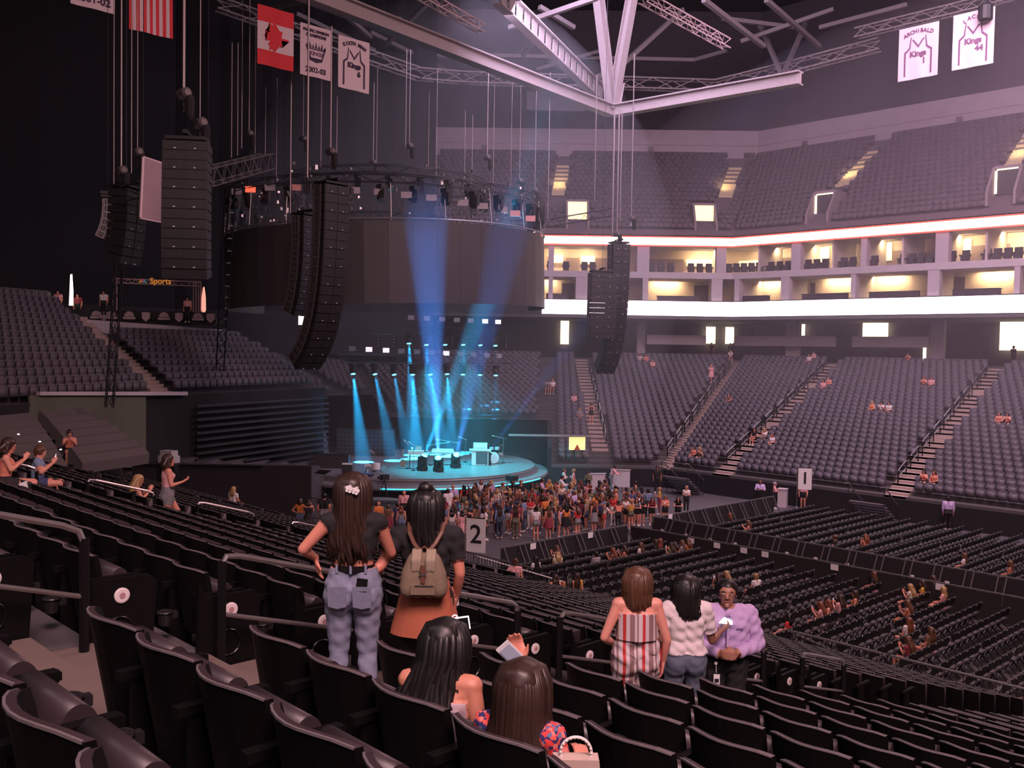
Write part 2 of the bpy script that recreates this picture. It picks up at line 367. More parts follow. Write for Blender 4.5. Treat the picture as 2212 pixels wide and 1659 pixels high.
# pale wall panels along the back of the lower bowl + lit doorways
for px0, px1 in ((1400, 1528), (1592, 1810), (1846, 2012)): panel('wall_panel_concourse', px0, px1, 10.1, 11.0, OB + .3, PANELM, .12)
for px0, px1 in ((748, 783), (793, 852), (858, 878), (886, 900), (906, 925)): panel('wall_panel_end', px0, px1, 10.2, 10.9, OB + .3, PANELM, .12)
LITW = mat('lit_doorway', (0.8, 0.8, 0.7), emit=(1.0, 0.86, 0.52), es=3.2, var=.15, scale=1.2)
for k, (px0, px1, z0, z1) in enumerate(((1213, 1231, 10.0, 12.4), (1528, 1548, 10.3, 12.0), (1570, 1588, 10.3, 12.0), (1868, 1922, 11.1, 12.4), (1736, 1742, 11.2, 12.3), (2165, 2240, 10.0, 12.5), (2000, 2006, 9.0, 10.4))):
    struct(panel('door_%d' % (k + 1), px0, px1, z0, z1, OB + 6.6, LITW, .1))
for px0, px1 in ((1378, 1396), (2018, 2048), (1706, 1734)): panel('wall_pier', px0, px1, 9.0, 12.6, OB + 1.5, COLM, .4)
# upper bowl
OU0, OU1, ZU0, ZU1 = OS + .4, 32.0, 20.0, 29.0
mb = {}
UPM = mat('upper_terrace', (0.13, 0.10, 0.112), 0.85)
for s in ('far_corner', 'far'):
    a, b, _ = SECT[s]; q = MB(); N = 18
    for i in range(N):
        o0 = OU0 + (OU1 - OU0) * i / N; o1 = OU0 + (OU1 - OU0) * (i + 1) / N; z = ZU0 + (ZU1 - ZU0) * (i + 1) / N; zl = ZU0 + (ZU1 - ZU0) * i / N
        q.quad(pt(a(o0), zl), pt(b(o0), zl), pt(b(o0), z), pt(a(o0), z)); q.quad(pt(a(o0), z), pt(b(o0), z), pt(b(o1), z), pt(a(o1), z))
    struct(q.build('floor_terrace_upper_' + s, UPM))
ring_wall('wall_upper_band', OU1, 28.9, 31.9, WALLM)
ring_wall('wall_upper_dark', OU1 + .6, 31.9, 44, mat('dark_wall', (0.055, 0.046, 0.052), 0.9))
ring_wall('trim_1', OU1 - .06, 30.35, 30.42, mat('band_joint', (0.30, 0.24, 0.25), 0.8), t=.05)
for px in (1046, 1406, 1738, 2070):
    q, rz = on_front(px, 320, OU1 - .1); mb = MB(); mb.box((0, 0, 0), (.55, .12, .5)); mb.box((0, -.1, 0), (.35, .1, .3))
    tag(mb.build('wall_speaker', mat('grey_box', (0.17, 0.13, 0.14), 0.6), None, (q[0], q[1], 29.9), rz), 'small square loudspeaker on the pale upper wall band, ' + {1046: 'above the stage lights', 1406: 'left of the corner', 1738: 'right of the corner', 2070: 'below the two jersey banners'}[px], 'loudspeaker', 'boxes on the upper wall')
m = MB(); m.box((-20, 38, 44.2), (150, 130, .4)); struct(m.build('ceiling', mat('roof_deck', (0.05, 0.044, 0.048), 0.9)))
# upper vomitories with lit doorways and lit stairs
UVOM = []
def upper_vom(px, py, lit, k):
    q, rz = on_front(px, py, OU0 + 2.4); UVOM.append((q[:2], rz)); t = thing('stair_entrance', ('lit doorway cut into the upper seating, ' + k), 'doorway', tuple(q), rz, 'upper seating doorways')
    m1 = mat('vom_wall', (0.30, 0.23, 0.24), 0.85)
    for sx in (-1, 1):
        q2 = MB(); q2.prism([(-2.2, -1.9), (1.3, -1.9), (1.3, 1.15), (-.9, 1.15), (-2.2, -.9)], .18, basis((0, 1, 0), (0, 0, 1), (1, 0, 0), (sx * .98 - .09, 0, 0))); q2.build('side_wall', m1, t)
    q2 = MB(); q2.box((0, .1, 1.1), (1.8, 2.2, .2)); q2.build('lintel', m1, t)
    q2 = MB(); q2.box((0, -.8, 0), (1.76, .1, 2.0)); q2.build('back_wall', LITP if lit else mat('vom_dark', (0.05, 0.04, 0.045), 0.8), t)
    if not lit:
        q2 = MB(); q2.box((-.8, -.9, 0), (.14, .08, 1.7)); q2.build('light_strip', LITW, t); q2 = MB(); q2.box((0, -.9, .93), (1.5, .08, .08)); q2.build('light_strip', LITW, t)
for px, py, lit, k in ((1246, 462, True, 'left of the hanging speakers'), (1517, 470, True, 'at the bend of the hall'), (1792, 445, False, 'between the two lit stairs'), (2185, 395, False, 'at the edge near the right banner')): upper_vom(px, py, lit, k)
USTAIR = []
STAIRL = mat('lit_stair', (0.62, 0.50, 0.30), 0.8)
for (xa, ya, xb, yb, k) in ((1566, 432, 1588, 375, 'at the bend'), (1822, 408, 1896, 320, 'right of the bend'), (2190, 385, 2240, 300, 'near the right banner'), (1206, 440, 1216, 420, 'left of the hanging speakers')):
    a, rz = on_front(xa, ya, OU0 + 4.8); b, _ = on_front(xb, yb, OU1 - 1.2); z0 = ZU0 + .8 * 4.8 + .5; z1 = ZU0 + .8 * (OU1 - 1.2 - OU0) + .45
    t = thing('upper_stairs', 'stair flight climbing the upper seating, ' + k, 'stairs', (a[0], a[1], z0), 0, 'upper seating stairs'); n = 14
    for i in range(n):
        f = i / n; p = (a[:2] * (1 - f) + b[:2] * f) - a[:2]; q2 = MB(); q2.box((p[0], p[1], (z1 - z0) * f), (1.3, .5, .3), rz); q2.build('step', STAIRL, t)
    area_light('stair_lamp', (a[0] + .6 * math.sin(rz), a[1] - .6 * math.cos(rz), z0 + 1.6), (a[0] - 2 * math.sin(rz), a[1] + 2 * math.cos(rz), z0 + 1.0), .4, 12, WARM, spread=1.3)
    USTAIR.append((a[:2], b[:2]))
# black curtain closing off the end of the hall
m = MB(); cp = [LD(-7.1, 86.0), LD(-20, 87), np.array([-83, 38, 0]), np.array([-76, 8, 0]), np.array([-48, -22, 0])]
for a, b in zip(cp, cp[1:]):
    L = np.linalg.norm(b - a); n = max(2, int(L / .9)); w = [a + (b - a) * j / n for j in range(n + 1)]; d = (b - a) / L; nn = np.array([d[1], -d[0], 0])
    for j in range(n):
        p = w[j] + nn * (.12 if j % 2 else 0); q = w[j + 1] + nn * (0 if j % 2 else .12); m.quad((p[0], p[1], 12.4), (q[0], q[1], 12.4), (q[0], q[1], 44), (p[0], p[1], 44))
struct(m.build('wall_end_curtain', DRAPE))
m = MB()
for a, b in zip(cp, cp[1:]): m.slab((a[0], a[1], 8.6), (b[0], b[1], 8.6), (b[0], b[1], 12.5), (a[0], a[1], 12.5), .1)
struct(m.build('wall_end_concourse', mat('end_dark', (0.03, 0.026, 0.03), 0.9)))
# folded-away lower seating under the end stand: stacked riser fronts
m = MB(); A, B = nch_r(T_ * 16), fch_l(T_ * 16); m.slab(pt(A, 0), pt(B, 0), pt(B, rz_(17)), pt(A, rz_(17)), -.3)
A2 = fch_l(T_ * 10) ; B2 = fch_l(T_ * 10) * .48 + far_l(T_ * 10) * .52
m.slab(pt(B, 0), pt(A2, 0), pt(A2, rz_(11)), pt(B, rz_(11)), -.3); m.slab(pt(A2, 0), pt(B2, 0), pt(B2, rz_(11)), pt(A2, rz_(11)), -.3)
C2 = fch_l(0) * .48 + far_l(0) * .52; m.slab(pt(B2, 0), pt(C2, 0), pt(C2, rz_(6)), pt(B2, rz_(11)), -.3)
struct(m.build('wall_end_foot', DRAPE))
# raised stand block at the left end (two seat sections split by an aisle)
def ldp(px, d): return LD((px - IW / 2) / FPX * d, d)[:2]
WB = [ldp(-70, 40.5), ldp(345, 52), ldp(690, 65)]; WT = [ldp(-70, 49.5), ldp(185, 58), ldp(500, 70.5)]; WZ0, WDZ, WN = 6.65, .36, 11
def wline(j): f = j / (WN - 1); return [WB[k] * (1 - f) + WT[k] * f for k in range(3)]
mb = MB()
for j in range(16):
    L0, L1 = wline(j - .5), wline(j + .5); z = WZ0 + WDZ * j; zl = z - WDZ if j else 0
    for k in range(2):
        if k == 1 and j >= 9: continue
        mb.quad(pt(L0[k], z), pt(L0[k + 1], z), pt(L1[k + 1], z), pt(L1[k], z)); mb.cur = 0 if j else 1; mb.quad(pt(L0[k], zl), pt(L0[k + 1], zl), pt(L0[k + 1], z), pt(L0[k], z)); mb.cur = 0
struct(mb.build('floor_terrace_left_block', [CONCD, DRAPE]))

A, B = wline(-1.0)[1:], None; A, B = A[0] * .85 + A[1] * .15, A[1]
rs = thing('folded_risers', 'black folded-away seating bank with stacked riser edges left of the stage', 'bleachers', pt(A, 0)); RISM = mat('riser_edge', (0.022, 0.020, 0.024), 0.6)
for i in range(15):
    z = .6 + i * .38; p = (B - A); q = MB(); q.slab((0, 0, z), (p[0], p[1], z), (p[0], p[1], z + .13), (0, 0, z + .13), -.08 - .015 * (15 - i)); q.build('riser', RISM, rs)

# ================================================================ roof steel
def member(mb, p, q, w, h=None): mb.bar(p, q, w, h)
ZR = 27.0
V0 = onz(1322, 240, ZR); VL = onz(690, -6, ZR); VR = onz(1730, 168, ZR)
dl = (VL - V0) / np.linalg.norm(VL - V0); VL2 = VL + dl * 14; dr = (VR - V0) / np.linalg.norm(VR - V0); VR2 = VR
t = thing('roof_truss', 'deep steel roof truss meeting at a low corner point over the hall', 'roof truss', tuple(V0))
def part(root, name, m, fn, smooth=False):
    mb = MB(); fn(mb); c = root.matrix_basis.translation if root.location.length == 0 else root.location
    mb.v = [(x - root.location[0], y - root.location[1], z - root.location[2]) for x, y, z in mb.v]
    return mb.build(name, m, root, smooth=smooth)
def ibeam(mb, p, q, w, h):
    p = Vector(p); q = Vector(q); d = (q - p).normalized(); r = d.cross(Vector((0, 0, 1))).normalized(); u = r.cross(d)
    mb.bar(p + u * h / 2, q + u * h / 2, w, h * .12); mb.bar(p - u * h / 2, q - u * h / 2, w, h * .12); mb.bar(p, q, w * .25, h)
part(t, 'bottom_chord', ROOFST, lambda b: ibeam(b, V0, VL2, .75, .75)); part(t, 'bottom_chord', ROOFST, lambda b: ibeam(b, V0, VR2, .75, .75))
for px, py, dp in ((1292, -12, 60), (1366, -12, 60)):
    e = ond(px, py, dp + 9); part(t, 'web_post', ROOFST, lambda b: ibeam(b, V0 + np.array([0, 0, .2]), e, .6, .6))
part(t, 'gusset_plate', ROOFST, lambda b: b.prism([(-.5, 0), (.5, 0), (.9, 2.2), (-.7, 2.2)], .12, basis(R0, (0, 0, 1), -F0, V0 + np.array([0, 0, -.2]))))
def lattice(name, label, pts, h, w, m=ROOFST, step=2.0, tr=.10):
    """box lattice girder through points: chords and zig-zag lacing are separate parts"""
    t = thing(name, label, 'roof truss', tuple(pts[0]))
    pts = [Vector(p) for p in pts]
    for a, b in zip(pts, pts[1:]):
        d = (b - a); L = d.length; d /= L; r = d.cross(Vector((0, 0, 1))).normalized(); u = r.cross(d)
        off = [r * w / 2 + u * h / 2, r * w / 2 - u * h / 2, -r * w / 2 - u * h / 2, -r * w / 2 + u * h / 2]
        for o in off: part(t, 'chord', m, lambda q, o=o: q.tube([a + o, b + o], tr, 5))
        n = max(2, int(L / step))
        for s in range(4):
            o1, o2 = off[s], off[(s + 1) % 4]
            for i in range(n):
                p = a + d * (L * i / n) + (o1 if i % 2 else o2); q = a + d * (L * (i + 1) / n) + (o2 if i % 2 else o1)
                part(t, 'lacing_bar', m, lambda k, p=p, q=q: k.tube([p, q], tr * .6, 4))
    return t
g0 = ond(1300, 205, 74); g1 = ond(1075, -14, 56)
t = thing('roof_girder', 'perforated steel girder running up behind the low roof corner', 'roof truss', tuple(g0))
part(t, 'flange', ROOFST, lambda b: b.bar(g0 + [0, 0, .6], g1 + [0, 0, .6], .6, .1)); part(t, 'flange', ROOFST, lambda b: b.bar(g0 - [0, 0, .6], g1 - [0, 0, .6], .6, .1))
for i in range(16):
    a = g0 + (g1 - g0) * i / 16; b_ = g0 + (g1 - g0) * (i + .62) / 16; part(t, 'web_plate', ROOFST, lambda b: b.bar(a, b_, .1, 1.2))
lattice('roof_lattice', 'pale lattice girder running under the roof at the top right behind the jersey banners', [ond(1850, 72, 78), ond(2120, 6, 70), ond(2240, -30, 66)], .7, .7, step=1.1, tr=.06)
lattice('roof_lattice', 'long lattice ring truss under the roof behind the flags', [ond(470, 8, 76), ond(905, 160, 84), ond(1000, 168, 86)], .9, .9, step=1.8, tr=.07)
lattice('roof_lattice', 'long level lattice truss high above the far corner seats', [ond(1000, 168, 86), ond(1545, 186, 86)], .9, .9, step=1.8, tr=.07)
lattice('roof_lattice', 'lattice truss above the far side upper seats', [ond(1545, 186, 86), ond(1700, 148, 84), ond(1900, 96, 80)], .9, .9, step=1.8, tr=.07)
for lab, pts, h in (('small pale lighting ladder truss under the roof above the low corner', [ond(900, -18, 50), ond(1040, 62, 56)], .45), ('reddish ladder truss hanging under the roof right of the low corner', [ond(1388, -6, 52), ond(1570, 95, 60)], .55)):
    lattice('ladder_truss', lab, pts, h, .5, mat('pale_truss', (0.55, 0.42, 0.42), 0.5), step=.9, tr=.045)
RB = mat('roof_brace', (0.20, 0.17, 0.175), 0.7)
braces = [((1295, 185), 74, (1475, 20), 80), ((1165, 15), 70, (1240, 60), 72), ((1100, 60), 70, (1290, -5), 66), ((1520, 0), 66, (1650, 100), 74), ((1655, 0), 70, (1770, 100), 80), ((1690, 165), 82, (1740, 50), 84), ((1690, 165), 82, (1640, 50), 84),
          ((560, 25), 78, (700, -10), 70), ((640, 30), 80, (810, 110), 84), ((800, 70), 82, (960, 150), 88), ((830, 100), 84, (940, -10), 70), ((1060, 120), 86, (1500, 130), 88), ((1500, 130), 88, (1570, 110), 86), ((720, 10), 70, (800, 80), 80), ((1165, 80), 80, (1130, 120), 84),
          ((1560, 40), 80, (1720, 60), 82), ((1600, 90), 82, (1800, 20), 80), ((1770, 60), 80, (1960, 10), 76), ((1160, 150), 88, (1300, 110), 86), ((860, 40), 76, (960, 110), 84)]
t = thing('roof_bracing', 'dim web of thin steel braces high under the roof', 'roof truss', tuple(ond(1300, 60, 78)))
for (a, da, b, db) in braces:
    p, q = ond(a[0], a[1], da), ond(b[0], b[1], db); part(t, 'brace', RB, lambda k: k.bar(p, q, .32, .32))
for (x0, y0, x1, y1, d) in ((945, 115, 1062, 126, 84), (1180, 128, 1225, 150, 88), (1285, 170, 1330, 150, 86)):
    p, q = ond(x0, y0, d), ond(x1, y1, d); part(t, 'duct', RB, lambda k: k.tube([p, q], .35, 8))
mb = MB(); a, b_, c_, d_ = ond(1138, 200, 92), ond(1262, 206, 92), ond(1262, 243, 92), ond(1138, 240, 92); mb.slab(d_, c_, b_, a, .4)
tag(mb.build('scoreboard', mat('board_grey', (0.13, 0.11, 0.13), 0.6)), 'dim grey board high on the dark wall behind the roof corner', 'board')

# ================================================================ banners and flags
RED = mat('flag_red', (0.62, 0.035, 0.045), 0.8); FWH = mat('banner_white', (0.62, 0.50, 0.52), 0.85, var=.04); INK = mat('banner_ink', (0.035, 0.02, 0.05), 0.8); PUR = mat('banner_purple', (0.16, 0.07, 0.14), 0.8)
def cloth(w, h, wav=.03, nx=10, nz=8, t=.012):
    """hanging cloth, origin top centre, in the local xz plane, gently rippled"""
    mb = MB()
    def P(i, j, s): x = -w / 2 + w * i / nx; z = -h * j / nz; return (x, s * t + wav * math.sin(x * 5 + z * .8) * (j / nz), z)
    for i in range(nx):
        for j in range(nz):
            mb.quad(P(i, j, -1), P(i, j + 1, -1), P(i + 1, j + 1, -1), P(i + 1, j, -1)); mb.quad(P(i, j, 1), P(i + 1, j, 1), P(i + 1, j + 1, 1), P(i, j + 1, 1))
    return mb
def banner(name, label, corners, plane, val, wav=.02):
    """corners px: (x0,y0top,x1,y1top, ybottom at x0); faces the camera side"""
    x0, y0, x1, y1, yb = corners; f = onX if plane == 'X' else onY
    a, b, c = f(x0, y0, val), f(x1, y1, val), f(x0, yb, val); w = float(np.linalg.norm((b - a)[:2])); h = float(a[2] - c[2]); mid = (a + b) / 2
    d = (b - a)[:2] / w; z = (a[2] + b[2]) / 2
    t = thing(name, label, 'flag' if 'flag' in name else 'banner', (mid[0], mid[1], z), math.atan2(d[1], d[0]))
    for s in (-.45, .45): mb = MB(); mb.tube([(s * w, 0, 0), (s * w, 0, 43.9 - z)], .008, 4); mb.build('hanging_cord', BLK, t)
    return t, w, h
def flat(parent, name, poly, m, z0=-.03, t=.012):   # flat print piece in banner-local (x, z) coordinates
    mb = MB(); mb.prism(poly, t, basis((1, 0, 0), (0, 0, 1), (0, -1, 0), (0, z0, 0))); return mb.build(name, m, parent)
def word(parent, txt, size, x, z, m, bold=0.01, y=-.045):
    return lettering('lettering', txt, size, basis((1, 0, 0), (0, 0, 1), (0, -1, 0), (x, y, z)), m, parent, bold)
XB = -43.0
t, w, h = banner('hanging_banner', 'pink-white championship banner cut off by the top edge of the picture', (152, -118, 248, -96, 10), 'X', XB); cloth(w, h).build('cloth', FWH, t); word(t, '2001-02', w * .24, 0, -h * .85, INK)
t, w, h = banner('striped_flag', 'flag with red and pale vertical stripes hanging from the roof', (279, -70, 372, -50, 66), 'X', XB, .04)
ns = 13
for i in range(ns):
    mb = cloth(w / ns, h, .05, 2, 8); off = -w / 2 + w * (i + .5) / ns; mb.v = [(x + off, y + .04 * math.sin((x + off) * 5), z) for x, y, z in mb.v]; mb.build('stripe', RED if i % 2 == 0 else FWH, t)
t, w, h = banner('maple_leaf_flag', 'red and pale flag with a red maple leaf hanging sideways from the roof', (557, 8, 634, 30, 137), 'X', XB, .03)
for zz, hh, m_ in ((0, .27, RED), (.27, .47, FWH), (.74, .26, RED)):
    mb = cloth(w, h * hh, .0, 8, 4); mb.v = [(x, y + .03 * math.sin(x * 4), z - h * zz) for x, y, z in mb.v]; mb.build('band', m_, t)
leaf = [(0, 1), (.13, .72), (.34, .84), (.28, .45), (.58, .66), (.64, .5), (.95, .55), (.82, .3), (1, .12), (.5, -.3), (.56, -.5), (.08, -.42), (.06, -1), (-.06, -1), (-.08, -.42), (-.56, -.5), (-.5, -.3), (-1, .12), (-.82, .3), (-.95, .55), (-.64, .5), (-.58, .66), (-.28, .45), (-.34, .84), (-.13, .72)]
mbf = MB(); c0 = -h * .5
sc = w * .36; poly = [(x * sc, z * sc) for x, z in leaf]; poly = [(-z, x) for x, z in poly]
# triangulated fan keeps the concave outline clean
me = bpy.data.meshes.new('maple_leaf'); bm = bmesh.new(); vs = [bm.verts.new((x, -.05, z + c0)) for x, z in poly]; bm.faces.new(vs); bmesh.ops.triangulate(bm, faces=bm.faces[:]); bm.to_mesh(me); bm.free(); me.materials.append(RED); obj('maple_leaf', me, t)
t, w, h = banner('hanging_banner', 'pale championship banner with a crest and 2002-03 lettering', (649, 46, 715, 68, 158), 'X', XB); cloth(w, h).build('cloth', FWH, t)
word(t, 'PACIFIC DIVISION', w * .105, 0, -h * .11, INK); word(t, 'CHAMPIONS', w * .115, 0, -h * .2, INK); word(t, '2002-03', w * .2, 0, -h * .87, INK)
cz = -h * .52; crest = flat(t, 'crest', [(-.33 * w, cz + .12 * h), (-.2 * w, cz - .16 * h), (0, cz - .2 * h), (.2 * w, cz - .16 * h), (.33 * w, cz + .12 * h), (.2 * w, cz + .07 * h), (-.2 * w, cz + .07 * h)], INK)
flat(t, 'crest_field', [(-.24 * w, cz + .045 * h), (-.17 * w, cz - .11 * h), (.17 * w, cz - .11 * h), (.24 * w, cz + .045 * h)], FWH, -.045)
for i in range(7):
    x = (-.27 + .09 * i) * w; flat(t, 'crown_point', [(x - .035 * w, cz + .08 * h), (x + .035 * w, cz + .08 * h), (x * 1.15, cz + (.2 if i % 2 else .16) * h)], INK)
word(t, 'KINGS', w * .15, 0, cz - .03 * h, PUR, .012, -.065)
def jersey(t, w, h, name, num, cols, swap=False):
    cloth(w, h).build('cloth', FWH, t); n = len(name)
    for i, ch in enumerate(name):
        if ch == ' ': continue
        a = (i - (n - 1) / 2) / max(1, n - 1); x = a * w * min(.66, .085 * n); z = -h * .1 - .06 * h * (2 * a) ** 2
        lettering('lettering', ch, w * .13, basis((math.cos(a * .7), 0, -math.sin(a * .7)), (math.sin(a * .7), 0, math.cos(a * .7)), (0, -1, 0), (x, -.045, z)), cols, t, .012)
    J = cols
    for sx in (-1, 1):
        flat(t, 'jersey_side', [(sx * .17 * w, -.2 * h), (sx * .19 * w, -.2 * h), (sx * .23 * w, -.4 * h), (sx * .35 * w, -.47 * h), (sx * .35 * w, -.93 * h), (sx * .31 * w, -.93 * h), (sx * .31 * w, -.49 * h), (sx * .2 * w, -.42 * h)][::sx], J)
    flat(t, 'neckline', [(-.16 * w, -.25 * h), (-.12 * w, -.25 * h), (0, -.37 * h), (.12 * w, -.25 * h), (.16 * w, -.25 * h), (0, -.42 * h)], J)
    word(t, 'Kings', w * .19, 0, -.53 * h, J, .02); word(t, num, w * .2, w * .15, -.68 * h, J, .02)
t, w, h = banner('hanging_banner', 'pale jersey banner numbered 6 nearest the roof corner', (731, 74, 798, 94, 187), 'X', XB); jersey(t, w, h, 'SIXTH MAN', '6', INK)
t, w, h = banner('hanging_banner', 'pink jersey banner numbered 1 hanging at the upper right', (1943, 66, 2029, 44, 178), 'Y', 62.0); jersey(t, w, h, 'ARCHIBALD', '1', PUR)
t, w, h = banner('hanging_banner', 'pink jersey banner numbered 44 at the top right corner', (2060, 36, 2150, 12, 154), 'Y', 62.0); jersey(t, w, h, 'LACEY', '44', PUR)
mb = MB(); p = onY(2129, 28, 61.5); mb.lathe([(.25, -.55), (.42, -.4), (.42, .4), (.3, .55)], n=12); mb.box((0, 0, .7), (.2, .2, .4)); mb.box((0, .05, .95), (.9, .12, .12))
tag(mb.build('house_lamp', BLK, None, tuple(p)), 'black round house lamp hanging in front of the jersey banner', 'lamp')

# ================================================================ flown sound
GRILL = mat('speaker_grille', (0.016, 0.014, 0.016), 0.5, scale=60, bump=.2); CAB = mat('speaker_cabinet', (0.022, 0.020, 0.022), 0.55); FRAME = mat('rig_frame', (0.17, 0.15, 0.155), 0.45, .3)
def line_array(label, top, heading, n, w, h, d, splay, ladder=True, wide=True):
    """cabinets hung one under the other, each tilted a little more; +y is the front"""
    t = thing('line_array', label, 'loudspeaker', tuple(top), heading)
    cab = MB(); cab.prism([(-d * .55, -h * .40), (d * .45, -h * .49), (d * .45, h * .49), (-d * .55, h * .40)], w, basis((0, 1, 0), (0, 0, 1), (1, 0, 0), (-w / 2, 0, 0)))
    gr = MB()
    for sx in (-1, 1): gr.box((sx * w * .25, d * .46, 0), (w * .46, .03, h * .9))
    ml = MB()
    for sx in (1,):
        x = 0.0
        ml.box((x, -d * .5, 0), (.03, .05, h * .96)); ml.box((x, d * .1, 0), (.03, .05, h * .96)); ml.box((x, -d * .2, h * .44), (.03, d * .6, .04)); ml.box((x, -d * .2, -h * .44), (.03, d * .6, .04))
        for k in range(3): ml.box((x, -d * .38 + k * d * .18, 0), (.03, .03, h * .7))
    badge = MB(); badge.box((w * .22, d * .49, -h * .3), (.06, .02, .03)); badge.box((-w * .22, d * .49, -h * .3), (.06, .02, .03))
    mc, mg, mf, mbd = cab.mesh('cabinet', CAB), gr.mesh('grille', GRILL), ml.mesh('side_ladder', FRAME), badge.mesh('badge', WHITE)
    mb = MB(); mb.box((0, -d * .1, .12), (w * .9, d * 1.1, .1)); mb.box((0, -d * .1, .3), (.12, d * 1.3, .12)); mb.build('fly_frame', BLK, t)
    p = Vector((0, 0, 0)); ang = 0.0
    for i in range(n):
        ang += splay[i] if i < len(splay) else splay[-1]
        R = Matrix.Rotation(-math.radians(ang), 3, 'X')
        c = p + R @ Vector((0, 0, -h / 2))
        o = obj('cabinet', mc, t, c); o.rotation_euler = (-math.radians(ang), 0, 0); obj('grille', mg, o)
        if ladder: [obj('side_ladder', mf, o, (sx * (w / 2 + .015), 0, 0)) for sx in (-1, 1)]
        if i % 2 == 0 and wide: obj('badge', mbd, o)
        p = p + R @ Vector((0, 0, -h))
    return t
def facing(px_deg): return math.atan2(*(0, 1))
HC = math.atan2(-F0[0], F0[1]) + math.pi     # +y towards the camera
JS = [0, .4, .4, .6, .6, .8, .8, 1, 1, 1.2, 1.4, 1.6, 2, 2.4, 3, 3.6, 4.2, 4.8, 5.5, 6, 6.5]
L1 = line_array('tall J-shaped line array hanging left of the stage lights', ond(718, 402, 46), HC + .85, 21, 1.5, .43, .85, JS)
L2 = line_array('shorter line array with grey side ladders behind the tall left one', ond(662, 468, 50), HC + 1.0, 17, 1.2, .30, .85, [0, .3, .3, .5, .5, .8, .8, 1, 1, 1.2, 1.4, 1.6, 1.8, 2, 2.2, 2.4, 2.6])
L3 = line_array('tall J-shaped line array hanging before the far corner seats', ond(1338, 528, 65), HC + .35, 21, 1.28, .43, .85, JS)
L4 = line_array('shorter black line array beside the far tall one', ond(1302, 590, 64), HC + .2, 13, 1.75, .33, .85, [0, .2, .3, .3, .4, .4, .5, .5])
L5 = line_array('wide black line array facing the viewer in front of the pale screen', ond(405, 310, 30), HC + .12, 14, 1.36, .30, .75, [-3.5, .0, .0, .2, .3, .5, .6, .8, 1, 1, 1.2, 1.5, 2, 2.5], ladder=False)
L6 = line_array('dim line array seen side-on at the left of the pale screen', ond(278, 412, 36), HC + 1.35, 9, 1.3, .30, .75, [0, .5, 1, 1.5, 2, 2.5, 3], ladder=False)
L7 = line_array('small dim line array at the outer left behind the side-on one', ond(238, 432, 40), HC + 1.9, 6, .7, .28, .5, [0, 3, 4, 5, 6, 6], ladder=True)
for L_ in (L6, L7, L2, L4):
    mb = MB(); mb.tube([(0, -.1, .3), (0, -.1, 43.9 - L_.location[2])], .012, 4); mb.build('hanging_chain', CAB, L_)
# projection screen behind the near array
a, b_, c_, d_ = ond(309, 340, 33), ond(449, 386, 37), ond(441, 498, 37), ond(303, 470, 33)
t = thing('video_screen', 'pale tilted projection screen partly hidden by the black line array', 'screen', tuple(d_))
part(t, 'screen_surface', mat('screen_fabric', (0.34, 0.24, 0.27), 0.8), lambda k: k.slab(d_, c_, b_, a, .04))
for p, q in ((a, b_), (b_, c_), (c_, d_), (d_, a)): part(t, 'frame', mat('screen_frame', (0.62, 0.48, 0.5), 0.5), lambda k, p=p, q=q: k.bar(p, q, .07, .09))
for q in (a, b_): part(t, 'hanging_chain', CAB, lambda k, q=q: k.tube([q, (q[0], q[1], 43.9)], .012, 4))
def box_truss(name, label, p, q, s=.5, step=.6, m=ALU, cat='truss'):
    t = thing(name, label, cat, tuple(p)); p = Vector(p); q = Vector(q); d = (q - p); L = d.length; d /= L
    r = d.cross(Vector((0, 0, 1))); r = r.normalized() if r.length > .01 else Vector((1, 0, 0)); u = r.cross(d)
    off = [r * s / 2 + u * s / 2, r * s / 2 - u * s / 2, -r * s / 2 - u * s / 2, -r * s / 2 + u * s / 2]
    for o in off: part(t, 'chord', m, lambda k, o=o: k.tube([p + o, q + o], .028, 5))
    n = max(2, int(L / step)); lac = MB()
    for sd in range(4):
        o1, o2 = off[sd], off[(sd + 1) % 4]
        for i in range(n):
            lac.tube([p + d * (L * i / n) + (o1 if i % 2 else o2), p + d * (L * (i + 1) / n) + (o2 if i % 2 else o1)], .014, 4)
    lac.v = [(x - t.location[0], y - t.location[1], z - t.location[2]) for x, y, z in lac.v]; lo = lac.build('lacing', m, t); lo['kind'] = 'stuff'
    return t
box_truss('lighting_truss', 'dark box truss crossing the pale projection screen', ond(268, 418, 33.5), ond(360, 398, 34.5), .5, m=BLK)
box_truss('lighting_truss', 'aluminium box truss slanting up right of the black line array', ond(440, 384, 42), ond(578, 348, 50), .75)
box_truss('lighting_truss', 'box truss running level towards the far hanging speakers', ond(1160, 486, 66), ond(1325, 458, 68), .5, m=BLK)
# ladder truss towers hung at the left of the stage
for px0, y0, px1, y1, d, lb, s in ((497, 400, 462, 1035, 47, 'tall dark vertical truss with cable ties left of the stage', .45), (262, 500, 236, 880, 42, 'thin dark vertical truss in front of the end seats', .3)):
    t = box_truss('truss_tower', lb, ond(px0, y0, d), onz(px1, y1, 0.02) if px0 > 400 else ond(px1, y1, d), s, m=BLK)
    if px0 > 400:
        for i in range(26):
            f = (i + 2) / 30; p = ond(px0 + 6, y0, d - .4) * (1 - f) + (np.array(onz(px1 + 6, y1, 0.02))) * f; part(t, 'cable_tie', mat('tie_pale', (0.30, 0.27, 0.27), 0.6), lambda k: k.box((p[0], p[1], p[2]), (.16, .16, .05), .78))

